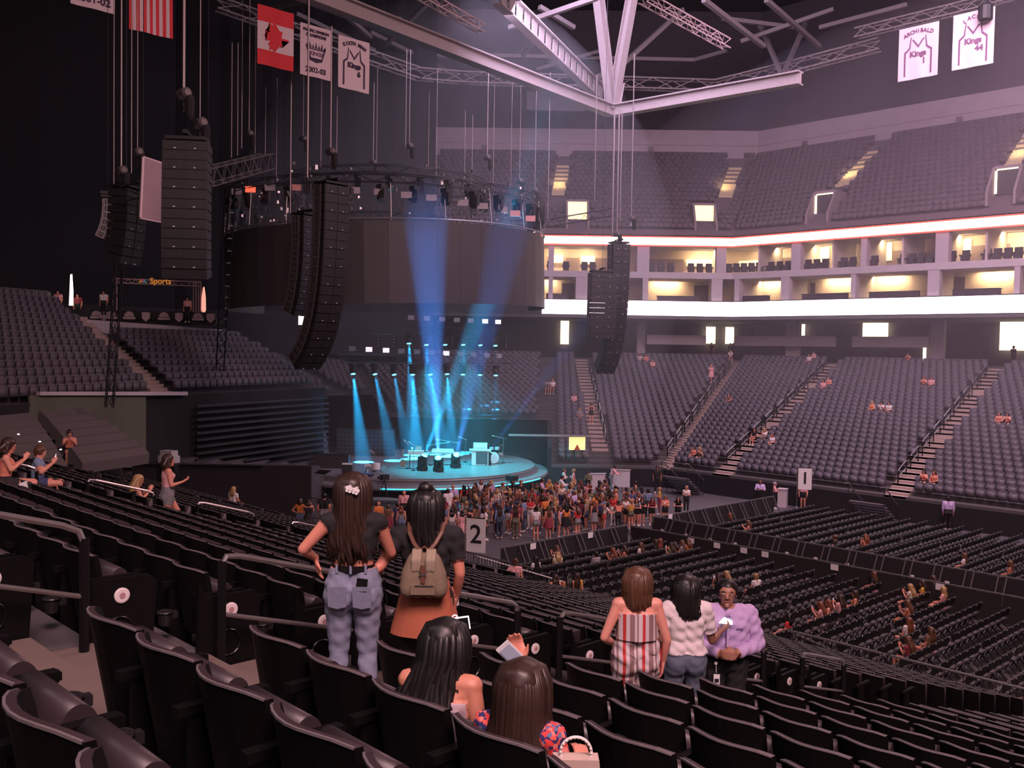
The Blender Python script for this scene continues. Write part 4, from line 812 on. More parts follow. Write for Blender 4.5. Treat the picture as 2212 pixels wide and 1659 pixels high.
# ladder steps from the pit to the stage, side boxes
a, b_ = sp(1022, 1030, 1.15), onz(1062, 1068, 0.0); t = thing('stage_steps', 'short open metal steps lit cyan at the front of the stage', 'steps', tuple(b_)); d = a - b_; side = np.cross([0, 0, 1], d / np.linalg.norm(d)); side /= np.linalg.norm(side)
CYM = mat('step_metal', (0.55, 0.65, 0.68), 0.35, .3)
for s in (-.45, .45): mb = MB(); mb.bar(side * s, d + side * s, .08, .1); mb.build('stringer', CYM, t)
for i in range(5): mb = MB(); q = d * (i + .5) / 5; mb.bar(q - side * .45, q + side * .45, .25, .05); mb.build('tread', CYM, t)
for s in (-.45, .45):
    for f in (.15, .85): mb = MB(); q = d * f + side * s; mb.tube([(q[0], q[1], 0), tuple(q)], .03, 5); mb.build('leg', CYM, t)
p = onz(1105, 1075, 0); t = thing('camera_stand', 'dark camera post with lit box at the right front of the stage', 'stand', tuple(p)); mb = MB(); mb.tube([(0, 0, 0), (0, 0, 1.1)], .06, 8); mb.build('post', BLK, t); mb = MB(); mb.box((0, 0, 1.25), (.65, .5, .3)); mb.build('box', BLK, t); mb = MB(); mb.box((0, 0, 1.08), (.7, .5, .05)); mb.build('shelf', MATS['edge_step'], t)
p = onz(830, 1090, 0); t = thing('camera_tripod', 'black video camera on a tripod in front of the stage', 'tripod', tuple(p))
for a in (0, 2.1, 4.2): mb = MB(); mb.tube([(0, 0, 1.5), (.5 * math.cos(a), .5 * math.sin(a), 0)], .03, 5); mb.build('leg', BLK, t)
mb = MB(); mb.box((0, 0, 1.65), (.3, .5, .3)); mb.tube([(0, -.25, 1.68), (.1, -.55, 1.68)], .08, 8); mb.build('camera', BLK, t)
# white wall with stairs at the right rear of the stage
t = thing('stair_block', 'pale stepped wall of a stair block right behind the stage', 'stairs', tuple(onz(1100, 985, 0)), HC + math.pi)
mb = MB(); mb.prism([(-1.6, 0), (2.9, 0), (2.9, 1.5), (2.1, 1.5), (2.1, 2.2), (1.3, 2.2), (1.3, 2.9), (.5, 2.9), (.5, 3.6), (-.4, 3.6), (-.4, 4.4), (-1.6, 4.4)], .25, basis((1, 0, 0), (0, 0, 1), (0, -1, 0), (0, 0, 0))); mb.build('side_wall', PANELM, t)
for i in range(6): mb = MB(); mb.box((2.5 - .8 * i, 1.0, .35 + .36 * (i + 1)), (.8, 1.9, .2)); mb.build('step', CONCD, t)
for s in (0, .5):
    mb = MB(); mb.tube([(-1.0 + s * .2, .3 + s, 5.6 - s * .3), (1.9 + s * .2, .3 + s, 3.1 - s * .3)], .04, 6); mb.build('handrail', mat('rail_bright', (0.7, 0.68, 0.7), 0.25, .6), t)
for f in (.05, .5, .95): mb = MB(); mb.tube([(-1 + 2.9 * f, .3, 5.6 - 2.5 * f), (-1 + 2.9 * f, .3, 4.0 - 2.6 * f)], .03, 5); mb.build('rail_post', STEEL, t)
# yellow-lit service doorway under the corner stand with a cone
a = ond(1229, 972, 67.4); b_ = ond(1264, 972, 67.4); t = thing('service_doorway', 'yellow-lit service doorway under the far corner stand', 'doorway', (a[0], a[1], a[2]))
part(t, 'opening', mat('service_light', (0.8, 0.8, 0.4), emit=(.95, .86, .28), es=.9, var=.25, scale=1.5), lambda k: k.slab(tuple(a), tuple(b_), (b_[0], b_[1], b_[2] + .9), (a[0], a[1], a[2] + .9), -.1))
part(t, 'lintel', CONC, lambda k: k.slab(tuple(a + [-3, -3, .92]), tuple(b_ + [.3, .3, .92]), tuple(b_ + [.3, .3, 1.05]), tuple(a + [-3, -3, 1.05]), .15))
part(t, 'cone_sign', mat('cone_red', (0.6, 0.08, 0.03), 0.5), lambda k: k.prism([(-.22, 0), (.22, 0), (0, .42)], .05, basis(R0, (0, 0, 1), -F0, (a + b_) / 2 - F0 * .12)))

# ================================================================ crowd barriers, signs, papers on the floor
BARM = mat('barrier_black', (0.028, 0.025, 0.028), 0.45); BARR = mat('barrier_rail', (0.13, 0.12, 0.125), 0.4, .4)
pn = MB(); pn.box((0, 0, .56), (1.18, .03, 1.0)); PN = pn.mesh('panel', BARM); pn = MB(); pn.tube([(-.6, 0, 1.1), (.6, 0, 1.1)], .03, 6); TP = pn.mesh('top_rail', BARR)
pn = MB(); pn.bar((0, .04, 1.08), (0, .62, .02), .05, .04); BR = pn.mesh('brace', BARR); pn = MB(); pn.box((0, .32, .015), (1.1, .62, .03)); FT = pn.mesh('foot_plate', BARM)
def barrier(p, rz, label):
    t = thing('crowd_barrier', label, 'barrier', (p[0], p[1], 0), rz, 'black crowd barriers on the floor')
    obj('panel', PN, t); obj('top_rail', TP, t); obj('foot_plate', FT, t)
    for x in (-.45, .45): obj('brace', BR, t, (x, 0, 0))
def barrier_line(a, b, where, ends):
    a = np.array(a, float); b = np.array(b, float); L = np.linalg.norm(b - a); n = int(round(L / 1.2)); d = (b - a) / L; rz = math.atan2(d[1], d[0])
    for i in range(n): p = a + d * (i + .5) * 1.2; barrier(p, rz, 'black crowd barrier %s, %s from %s' % (where, NUM[i], ends))
barrier_line((-29.2, 36.0), (-29.2, 27.6), 'between pit and near chairs', 'the walkway')
barrier_line((-29.0, 35.95), (-9.8, 35.95), 'with papers along the near chairs', 'the pit')
barrier_line((-10.8, 38.9), (-30.0, 38.9), 'on the far side of the walkway', 'the right')
barrier_line((-29.7, 50.0), (-29.7, 39.2), 'between pit and far chairs', 'the far wall')
PAP = MB(); PAP.box((0, 0, 0), (.34, .012, .26)); PAP = PAP.mesh('paper_sign', WHITE)
for k, px in enumerate((1492, 1548, 1606, 1652, 1802, 2030)):
    q = onY(px, 1168 + (px - 1492) * .186, 35.9); o = obj('paper_sign', PAP, None, (q[0], 35.92, q[2])); o.scale = (.95, 1, .9); tag(o, 'white paper sheet taped to the walkway barrier, %s from the pit' % NUM[k], 'paper', 'papers on the barriers')
for k, (px, py) in enumerate(((1152, 1180), (1276, 1156), (1466, 1119))):
    q = onX(px, py, -29.14); o = obj('paper_sign', PAP, None, (-29.15 if px < 1400 else -29.66, q[1], q[2]), math.pi / 2); tag(o, 'white paper sheet on the pit barrier, ' + ('beside the number 2 sign', 'near the walkway corner', 'at the far floor chairs')[k], 'paper', 'papers on the barriers')
for k, px in enumerate((1430, 1481, 1534, 1588, 1700, 1762, 1830, 1970, 2046)):
    q = onY(px, 1138 + (px - 1430) * .168, 38.8); o = obj('floor_tag', PAP, None, (q[0], 38.82, .5)); o.scale = (.5, 1, .35); tag(o, 'small pale tag low on the far walkway barrier, %s from the pit' % NUM[k], 'tag', 'tags on the far walkway barrier')
def number_sign(px, py, num, hpole, w, h, label, rz, d0):
    p = onz(px, py, 0); t = thing('number_sign', label, 'sign', tuple(p), rz)
    mb = MB(); mb.tube([(0, 0, 0), (0, 0, hpole)], .03, 8); mb.build('pole', STEEL, t); mb = MB(); mb.tube([(0, 0, hpole), (w, 0, hpole)], .02, 6); mb.build('arm', BLK, t)
    mb = MB(); mb.box((w / 2 + .05, 0, hpole - h / 2 - .04), (w, .02, h)); mb.build('panel', WHITE, t)
    for s, M in ((-1, basis((1, 0, 0), (0, 0, 1), (0, -1, 0), (w / 2 + .05, -.02, hpole - h / 2 - .02))), (1, basis((-1, 0, 0), (0, 0, 1), (0, 1, 0), (w / 2 + .05, .02, hpole - h / 2 - .02)))):
        lettering('numeral', num, h * .78, M, mat('sign_ink', (0.015, 0.012, 0.015), 0.7), t, .012)
    for a in (.5, 2.6, 4.7): mb = MB(); mb.tube([(0, 0, .7), (.42 * math.cos(a), .42 * math.sin(a), .02)], .022, 6); mb.build('leg', STEEL, t)
    mb = MB(); mb.lathe([(.22, 0), (.28, .08), (.2, .2), (.08, .24)], (.1, -.1, .0), 12); mb.build('sand_bag', GEAR, t)
number_sign(1720, 1120, '1', 2.95, .74, 1.22, 'tall stand with a white sign reading 1 at the far floor chairs', HC + math.pi - .25, 0)
number_sign(1003, 1288, '2', 3.05, .78, 1.28, 'tall stand with a white sign reading 2 at the near floor chairs', HC + math.pi - .35, 0)
for i, (px, py, w, h) in enumerate(((1290, 1018, 1.1, 1.1), (1340, 1012, 1.3, 1.2))):
    q = onz(px, py + 40, 0); mb = MB(); mb.box((0, 0, h / 2), (w, .1, h)); mb.box((0, 0, h), (w + .1, .2, .06)); tag(mb.build('low_screen_wall', PANELM, None, tuple(q), HC + math.pi + (.25 if i == 0 else -.1)), 'pale low partition behind the pit crowd, ' + ('left of the pair' if i == 0 else 'right of the pair'), 'partition')
p = onz(1690, 1095, 0); mb = MB(); mb.box((0, 0, .55), (.5, .5, 1.1)); mb.box((0, 0, 1.12), (.56, .56, .05)); tag(mb.build('floor_post', PANELM, None, tuple(p), .3), 'pale square post at the far end of the pit barrier', 'post')
# stairs from the far stand to the floor
def floor_stairs(px, py, label, side=1):
    q = onY(px, py, 53.4); t = thing('floor_stairs', label, 'stairs', (q[0], 53.3, 0), math.pi)
    for i in range(6): mb = MB(); mb.box((0, .25 + i * .3, .2 + .2 * i - .05), (2.0, .32, .08)); mb.build('tread', mat('stair_tread', (0.075, 0.065, 0.075), 0.6), t); mb = MB(); mb.box((0, .38 + i * .3, .22 + .2 * i), (1.9, .03, .03)); mb.build('nosing', mat('nosing', (0.42, 0.38, 0.42), 0.5), t)
    for s in (-1.05, 1.05):
        mb = MB(); mb.tube([(s, .1, 1.0), (s, 1.9, 2.2), (s, 2.4, 2.2)], .03, 6); mb.build('handrail', STEEL, t)
        for k in range(4): mb = MB(); mb.tube([(s, .1 + .6 * k, 0), (s, .1 + .6 * k, 1.0 + .4 * k)], .022, 5); mb.build('baluster', BLK, t)
floor_stairs(1905, 1085, 'dark metal stairs from the floor up to the far stand, behind the far chairs'); floor_stairs(1495, 1065, 'dark metal stairs from the pit floor up to the far corner stand')
# railing fences with bars and a landing at the foot of the near stand
BARS = mat('rail_black', (0.016, 0.014, 0.016), 0.4)
def bar_fence(a, b, za, zb, h, label, step=.14, rail=STEEL):
    a = np.array(list(a) + [za]); b = np.array(list(b) + [zb]); t = thing('bar_railing', label, 'railing', tuple(a)); d = b - a; L = np.linalg.norm(d[:2]); n = int(L / step)
    mb = MB(); mb.tube([(0, 0, h), tuple(d + [0, 0, h])], .03, 6); mb.build('top_rail', rail, t); mb = MB(); mb.tube([(0, 0, .1), tuple(d + [0, 0, .1])], .02, 5); mb.build('bottom_rail', BARS, t)
    bm_ = MB(); bm_.tube([(0, 0, .1), (0, 0, h)], .011, 5); me = bm_.mesh('bar', BARS)
    for i in range(n + 1): obj('bar', me, t, tuple(d * i / n))
bar_fence((-29.0, 22.6), (-25.6, 22.6), 1.15, 1.15, 1.05, 'black bar railing along the near stand foot beside the number 2 sign')
bar_fence((-25.6, 22.6), (-22.4, 22.6), 1.15, 1.15, 1.05, 'black bar railing on the near landing above the stairs to the floor'); bar_fence((-25.4, 22.7), (-22.6, 25.4), 1.1, .05, 1.0, 'sloping black bar railing down to the near floor chairs')
bar_fence((-12.9, 22.7), (-10.4, 22.7), 1.15, 1.15, 1.05, 'black bar railing at the near exit gate by the floor'); bar_fence((-13.0, 22.7), (-13.0, 25.2), 1.15, .1, 1.05, 'sloping bar railing beside the near exit gate'); bar_fence((-10.2, 22.7), (-6.2, 22.7), 1.15, 1.15, 1.05, 'long black bar railing right of the near exit gate')
bar_fence((-42.5, 24.8), (-38.6, 24.8), 1.2, 1.2, 1.05, 'pale-lit bar railing at the left behind the standing group'); bar_fence((-44.6, 24.3), (-42.6, 24.8), 1.7, 1.2, 1.05, 'short bar railing at the left end of the landing')
mb = MB(); mb.box((-39.5, 24.4, .6), (11, 3.4, 1.2)); struct(mb.build('floor_landing_left', CONCD)); mb = MB(); mb.box((-24.0, 23.3, .5), (3.6, 1.3, 1.0)); struct(mb.build('floor_landing_stairs', CONCD))
mb = MB(); mb.box((-11.6, 22.0, 1.2), (2.6, 1.5, .08)); struct(mb.build('floor_gate_landing', mat('landing_pale', (0.42, 0.34, 0.33), 0.8)))
# pale garment rack / steps cart at left, equipment boxes
p = ond(365, 992, 46); mb = MB(); mb.box((0, 0, 0), (.9, .5, .35)); mb.box((0, 0, .3), (.7, .45, .25)); tag(mb.build('paper_stack', GEAR, None, (p[0], p[1], p[2]), .4), 'pale stacked boxes on the dark ledge left of the stage', 'boxes')
mb = MB(); mb.box((0, 0, -.9), (1.4, .8, 1.5)); q = mb.build('dark_plinth', BLK, None, (p[0], p[1], p[2]), .4); tag(q, 'black plinth under the stacked boxes left of the stage', 'plinth')
p = ond(423, 1088, 44); mb = MB()
for i in range(3): mb.box((0, 0, .11 * i), (.09, .05, .07))
mb.box((0, .05, .1), (.2, .06, .5)); 
tag(mb.build('power_box', mat('led_blue', (0.0, 0.02, 0.3), 0.4, emit=(0.0, 0.03, 1.0), es=2.5, var=0), None, tuple(p), HC), 'small blue glowing lamp panel on the dark box left of the stage', 'lamp')
p = ond(480, 1075, 46); mb = MB(); mb.box((0, 0, 0), (8.5, .3, 3.2)); mb.box((-2, -.2, 1.6), (8, .2, .06)); struct(mb.build('wall_stage_side', DRAPE, None, tuple(p), HC + math.pi))
# broadcast platform on top of the end stand
t = thing('broadcast_stage', 'black broadcast platform with logo skirt and lit truss arch on the end stand', 'platform', tuple(ond(330, 688, 66)), HC + math.pi + .12)
Z0 = 0
mb = MB(); mb.box((0, .3, .05), (8.2, .6, .9)); mb.build('skirt', BLK, t); mb = MB(); mb.box((0, 1.5, -.1), (8.4, 3, .25)); mb.build('deck', BLK, t)
LOGO = mat('logo_pale', (0.55, 0.42, 0.44), 0.7)
def peacock(x):
    mb = MB()
    for k in range(6):
        a = math.radians(90 + (k - 2.5) * 30); c, s = math.cos(a), math.sin(a); mb.prism([(0, 0), (.13 * c + .06 * s, .13 * s - .06 * c), (.32 * c + .06 * s, .32 * s - .06 * c), (.36 * c, .36 * s), (.32 * c - .06 * s, .32 * s + .06 * c), (.13 * c - .06 * s, .13 * s + .06 * c)], .03, basis((1, 0, 0), (0, 0, 1), (0, -1, 0), (x, -.02, .12)))
    mb.box((x, -.03, -.0), (.8, .04, .16)); mb.build('fan_logo', LOGO, t)
def shield(x, z=.1):
    mb = MB(); mb.prism([(-.27, .33), (-.2, .27), (-.13, .35), (-.05, .27), (0, .36), (.05, .27), (.13, .35), (.2, .27), (.27, .33), (.26, -.1), (.0, -.33), (-.26, -.1)], .03, basis((1, 0, 0), (0, 0, 1), (0, -1, 0), (x, -.02, z))); mb.build('shield_logo', LOGO, t)
for x in (-3.7, -2.7, -1.55, .75, 3.0): peacock(x)
for x in (-3.2, -.45, 1.75, 3.85): shield(x)
for x in (-2.95, -2.7, 2.45, 2.62, 2.8, 2.95): mb = MB(); mb.tube([(x, 1.2, .4), (x, 1.2, 2.7)], .035, 5); mb.build('truss_leg', mat('set_truss', (0.6, 0.42, 0.42), 0.4), t)
for zz in (2.45, 2.75): mb = MB(); mb.tube([(-2.95, 1.2, zz), (2.95, 1.2, zz - .1)], .04, 5); mb.build('truss_beam', MATS['set_truss'], t)
mb = MB()
for i in range(24): mb.bar((-2.9 + .24 * i, 1.2, 2.45 if i % 2 else 2.72), (-2.9 + .24 * (i + 1), 1.2, 2.72 if i % 2 else 2.45), .03)
lo = mb.build('truss_lacing', MATS['set_truss'], t); lo['kind'] = 'stuff'
SPT = mat('sports_sign', (0.7, 0.4, 0.05), 0.6, emit=(.9, .30, .04), es=.35)
lettering('sign_text', 'Sports', .55, basis((1, 0, 0), (0, 0, 1), (0, -1, 0), (.25, 1.1, 2.62)), SPT, t, .012)
for k, c in enumerate(((.6, .35, .05), (.6, .2, .05), (.55, .06, .06), (.3, .1, .35), (.1, .2, .5), (.1, .4, .2))):
    a = math.radians(90 + (2.5 - k) * 30); mb = MB(); mb.prism([(0, 0), (.24 * math.cos(a - .2), .24 * math.sin(a - .2)), (.28 * math.cos(a), .28 * math.sin(a)), (.24 * math.cos(a + .2), .24 * math.sin(a + .2))], .03, basis((1, 0, 0), (0, 0, 1), (0, -1, 0), (-.95, 1.1, 2.5))); mb.build('logo_feather', mat('feather%d' % k, c, 0.6, emit=c, es=.3), t)
mb = MB(); mb.lathe([(.04, 0), (.16, .3), (.14, 1.2), (.05, 1.9)], (3.15, 1.2, .4), 10); mb.build('lamp_glow', mat('set_lamp', (0.8, 0.3, 0.2), 0.5, emit=(1, .42, .32), es=1.0), t)
mb = MB(); mb.prism([(-.10, 0), (.12, 0), (.13, .9), (.06, 1.95), (-.02, 1.9), (-.06, .9)], .1, basis(R0, (0, 0, 1), -F0, (0, 0, 0))); tag(mb.build('lit_gap', mat('door_gap', (0.9, 0.9, 0.8), emit=(1, .9, .75), es=3), None, tuple(ond(154, 660, 60))), 'narrow bright doorway glow at the top of the left end seats', 'doorway')
mb = MB(); mb.box((0, 0, .55), (.45, .1, 1.6)); tag(mb.build('lit_gap', MATS['door_gap'], None, tuple(ond(651, 695, 78)), HC), 'narrow bright doorway between the left line arrays', 'doorway')
# end-stand white parapets
for (x0, x1, ya, yb, d0, d1) in ((182, 480, 690, 712, 58.8, 70.3),):
    a, b_ = ond(x0, ya, d0), ond(x1, yb, d1); mb = MB(); mb.slab((a[0], a[1], a[2] - .8), (b_[0], b_[1], b_[2] - .8), tuple(b_), tuple(a), .2); struct(mb.build('wall_end_parapet', PANELM))
def wd(px): return 40.5 + (px + 70) / 415 * 11.5 if px < 345 else 52 + (px - 345) / 345 * 13
def wfront(x0, y0, x1, y1, o): return [tuple(ond(x, y, wd(x) - o)) for x, y in ((x0, y1), (x1, y1), (x1, y0), (x0, y0))]
mb = MB(); mb.slab(*wfront(78, 846, 398, 854, 1.0), .25); struct(mb.build('trim_2', PANELM))
mb = MB(); mb.slab(*wfront(60, 854, 312, 1010, .9), .1); struct(mb.build('wall_portal', mat('portal_green', (0.105, 0.11, 0.075), 0.8)))

# ================================================================ fixed arena seats
def seat_parts(detail=True):
    """origin on the step under the backrest top, facing +y"""
    out = {}; W2 = .255; N = 8 if detail else 3
    def back(y_off, z): return y_off
    mb = MB(); th = .035
    zs = (.30, .45, .62, .76, .85) if detail else (.34, .6, .85)
    def P(i, z, s):
        u = -1 + 2 * i / N; x = u * W2 * (1 - .04 * (1 - (z - .3) / .55)); y = .10 * u * u + .10 * (1 - (z - .30) / .55) - .02 + s * th / 2; zz = z - (.03 * abs(u) ** 4 if z > .8 else 0); return (x, y, zz)
    g = [[[P(i, z, s) for i in range(N + 1)] for z in zs] for s in (-1, 1)]
    for j in range(len(zs) - 1):
        for i in range(N):
            mb.quad(g[0][j][i], g[0][j][i + 1], g[0][j + 1][i + 1], g[0][j + 1][i]); mb.quad(g[1][j][i + 1], g[1][j][i], g[1][j + 1][i], g[1][j + 1][i + 1])
        mb.quad(g[0][j + 1][0], g[1][j + 1][0], g[1][j][0], g[0][j][0]); mb.quad(g[0][j][N], g[1][j][N], g[1][j + 1][N], g[0][j + 1][N])
    mb.cur = 1
    for i in range(N): mb.quad(g[0][-1][i], g[0][-1][i + 1], g[1][-1][i + 1], g[1][-1][i])
    mb.cur = 0; out['back'] = mb
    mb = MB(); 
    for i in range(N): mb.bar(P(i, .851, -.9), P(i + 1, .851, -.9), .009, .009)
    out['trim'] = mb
    mb = MB()
    if detail:   # tipped-up cushion with rounded upper edge
        prof = [(.15, .34), (.22, .33), (.27, .36), (.325, .58), (.33, .635), (.315, .675), (.285, .70), (.25, .70), (.22, .675), (.205, .63), (.14, .40)]
        for _ in range(2): prof = [q for a_, b_ in zip(prof, prof[1:] + prof[:1]) for q in ((a_[0] * .75 + b_[0] * .25, a_[1] * .75 + b_[1] * .25), (a_[0] * .25 + b_[0] * .75, a_[1] * .25 + b_[1] * .75))]
        mb.prism([(p[0], p[1]) for p in prof], .44, basis((0, 1, 0), (0, 0, 1), (1, 0, 0), (-.22, 0, 0)))
    else: mb.box((0, .22, .56), (.44, .10, .42))
    out['cushion'] = mb
    mb = MB(); mb.box((.28, .17, .645), (.055, .40, .04)); mb.box((.28, .33, .645), (.05, .10, .03)); out['arm'] = mb
    mb = MB(); mb.box((.28, .12, .32), (.035, .18, .62)); mb.box((.28, .14, .02), (.07, .3, .04)); out['leg'] = mb
    mb = MB(); mb.tube([(.06 * math.cos(a), -.135 + .055 * math.sin(a), .50) for a in np.linspace(0, 2 * math.pi, 13)], .008, 5, cap=False); mb.lathe([(.045, .40), (.055, .50)], (0, -.135, 0), 12); mb.box((0, -.07, .47), (.05, .06, .05)); out['cup'] = mb
    return out
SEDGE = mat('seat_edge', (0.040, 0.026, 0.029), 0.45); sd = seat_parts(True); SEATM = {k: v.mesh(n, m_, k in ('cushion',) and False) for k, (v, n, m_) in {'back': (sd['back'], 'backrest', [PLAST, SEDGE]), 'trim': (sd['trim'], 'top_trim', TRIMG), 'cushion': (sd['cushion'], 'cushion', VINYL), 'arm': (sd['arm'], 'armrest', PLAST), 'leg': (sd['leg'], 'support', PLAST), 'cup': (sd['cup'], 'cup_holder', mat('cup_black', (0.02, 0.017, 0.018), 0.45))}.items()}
for k in ('back', 'cushion'):
    SEATM[k].polygons.foreach_set('use_smooth', [len(q.vertices) == 4 and q.material_index == 0 for q in SEATM[k].polygons])
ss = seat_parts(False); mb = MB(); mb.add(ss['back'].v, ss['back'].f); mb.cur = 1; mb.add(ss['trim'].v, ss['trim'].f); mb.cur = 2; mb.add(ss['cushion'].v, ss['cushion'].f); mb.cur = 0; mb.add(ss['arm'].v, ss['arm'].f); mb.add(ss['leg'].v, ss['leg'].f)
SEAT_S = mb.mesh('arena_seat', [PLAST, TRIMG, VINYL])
NEAR_AISLES = [(-6.85, -4.75), (-19.4, -17.6), (-31.6, -30.0), (7.2, 9.0)]
near = []
for i in range(1, 30):
    Y = 22.68 - T_ * i; n = NI - i; x0 = near_l(T_ * i)[0] + .8; blocks = []; e = sorted(NEAR_AISLES); lo = x0
    for a, b in e:
        if a > lo: blocks.append((lo, a))
        lo = max(lo, b)
    blocks.append((lo, 12.0))
    if i <= 4: blocks = [(max(a, -31.6), b) for a, b in blocks if b > -31]
    if i <= 3: blocks = [(a, min(b, -26.2)) for a, b in blocks if a < -26.2] + [(a, b) for a, b in blocks if a > -23]
    for bi, (a, b) in enumerate(blocks):
        if b - a < .6: continue
        k = int((b - a) / .56); st = a + .03 if (abs(b - 12) < .1 or a in [q[1] for q in e]) else b - k * .56
        for j in range(k): near.append((st + .28 + .56 * j, Y, rz_(i), i, n))
def visible(p, mar=260):
    d = np.array(p) - EYE; z = d @ FW
    if z < .35: return None
    x, y = IW / 2 + FPX * (d @ RT) / z, IH / 2 - FPX * (d @ UP) / z
    return (z, x, y) if -mar < x < IW + mar and -200 < y < IH + mar + 250 else None
vis = []
for s in near:
    v = visible((s[0], s[1], s[2] + .75))
    if v is not None: vis.append((v[0], s))
vis.sort(key=lambda q: q[0]); IND = vis[:300]; REST = vis[300:]
def rowlabel(n): return 'row'
for k, (z, s) in enumerate(IND):
    det = k < 110
    if s[0] > -4.8: side = '%s seat right of the near aisle' % NUM[int((s[0] + 4.72) / .56)]
    elif s[0] > -17.7: side = '%s seat left of the near aisle' % NUM[int((-6.84 - s[0]) / .56)]
    else: side = '%s seat left of the second aisle' % NUM[int((-19.4 - s[0]) / .56)]
    lab = 'black tip-up seat, %s row below the viewer, %s' % (NUM[max(0, s[4] - 1)], side)
    if det:
        t = thing('arena_seat', lab, 'seat', (s[0], s[1], s[2]), random.uniform(-.015, .015), 'black tip-up seats in the near stand')
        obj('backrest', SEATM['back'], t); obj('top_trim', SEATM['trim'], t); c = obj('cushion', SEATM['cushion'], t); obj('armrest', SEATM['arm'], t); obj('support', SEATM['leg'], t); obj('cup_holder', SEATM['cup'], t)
        if random.random() < .12: c.rotation_euler = (-.12, 0, 0)
    else: tag(obj('arena_seat', SEAT_S, None, (s[0], s[1], s[2])), lab, 'seat', 'black tip-up seats in the near stand')
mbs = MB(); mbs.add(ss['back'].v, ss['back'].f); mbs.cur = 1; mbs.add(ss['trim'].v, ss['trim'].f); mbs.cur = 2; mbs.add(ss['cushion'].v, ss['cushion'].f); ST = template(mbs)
TR = [xf((s[0], s[1], s[2])) for z, s in REST]
# far, corner and end stands
FAR_AISLES = [(-36.0, -.20), (-24.3, -.13), (-11.5, -.06)]
FSEAT = mat('far_seat', (0.10, 0.088, 0.105), 0.6); FTRIM = mat('far_trim_glint', (0.20, 0.18, 0.20), 0.35)  # near black greyed to stand for haze; trim paled for its highlight
def add_far(sec, i0, i1, f0, f1, skip, out):
    a, b, hd = SECT[sec]
    for i in range(i0, i1 + 1):
        o = T_ * i; A, B = a(o), b(o); A, B = A * (1 - f0) + B * f0, A * (1 - f1) + B * f1; L = np.linalg.norm(B - A); u = (B - A) / L; n = int((L - 1.4) / .56)
        for j in range(n):
            p = A + u * (.75 + .56 * (j + .5))
            if skip(p, o): continue
            if visible((p[0], p[1], rz_(i) + .5), 60) is None: continue
            out.append(xf((p[0], p[1], rz_(i)), hd))
def sk_far(p, o): return any(abs(p[0] - (a + b * o)) < .75 for a, b in FAR_AISLES)
def sk_fch(p, o): l, d = lat_dep(p); return abs(l - 6.5) < .75 or abs(l + 8.5) < .7
def sk_end(p, o): return abs(p[1] - 33.0) < .7 or abs(p[1] - 44.5) < .7
def sk_nch(p, o): l = abs((p[0] - near_l(o)[0]) * -1) ; return abs(l - 9.5) < .6
FT_ = []
add_far('far', 1, 29, 0, 1, sk_far, FT_); add_far('far_corner', 11, 29, 0, .52, sk_fch, FT_); add_far('far_corner', 1, 29, .52, 1, sk_fch, FT_); add_far('end', 17, 27, .3, 1, sk_end, FT_)
for j in range(15):
    Ls = wline(j)
    for k in range(2):
        if k == 1 and j >= 9: continue
        A, B = Ls[k], Ls[k + 1]; L = np.linalg.norm(B - A); u = (B - A) / L; dn = WB[k] - WT[k]; hd = math.atan2(u[1], u[0]) + math.pi
        if np.dot([-math.sin(hd), math.cos(hd)], dn) < 0: hd += math.pi
        for q in range(int((L - 1.5) / .56)):
            p_ = A + u * (.75 + .56 * (q + .5))
            if visible((p_[0], p_[1], 9), 60): FT_.append(xf((p_[0], p_[1], WZ0 + WDZ * j), hd))
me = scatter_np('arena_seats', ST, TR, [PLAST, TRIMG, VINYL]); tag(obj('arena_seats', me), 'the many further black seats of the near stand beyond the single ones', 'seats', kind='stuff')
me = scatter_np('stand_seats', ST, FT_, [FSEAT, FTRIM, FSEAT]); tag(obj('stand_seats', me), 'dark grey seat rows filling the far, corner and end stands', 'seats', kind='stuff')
UT = []
for sec in ('far_corner', 'far'):
    a, b, hd = SECT[sec]
    for i in range(18):
        o = OU0 + (OU1 - OU0) * (i + .75) / 18; z = ZU0 + (ZU1 - ZU0) * (i + 1) / 18; A, B = a(o), b(o); L = np.linalg.norm(B - A); u = (B - A) / L
        for j in range(int(L / .56)):
            p = A + u * .56 * (j + .5)
            
            if visible((p[0], p[1], z), 20) is None or lat_dep(p)[0] < -7.5: continue
            if any(abs(np.cross(q1 - q0, p - q0)) / np.linalg.norm(q1 - q0) < .8 and -2.5 < (p - q0) @ (q1 - q0) / np.linalg.norm(q1 - q0) < 9 for q0, q1 in USTAIR): continue
            if any(abs((p - v_) @ np.array([math.cos(r_), math.sin(r_)])) < 1.3 and -2.6 < (p - v_) @ np.array([-math.sin(r_), math.cos(r_)]) < 1.4 for v_, r_ in UVOM): continue
            UT.append(xf((p[0], p[1], z), hd, 1.0))
bs = MB(); bs.box((0, .0, .42), (.55, .05, .5)); bs.box((0, .2, .38), (.5, .1, .28))
me = scatter_np('upper_seats', template(bs), UT, [mat('upper_seat', (0.125, 0.098, 0.11), 0.85)]); tag(obj('upper_seats', me), 'dim seat rows of the steep upper stand', 'seats', kind='stuff')
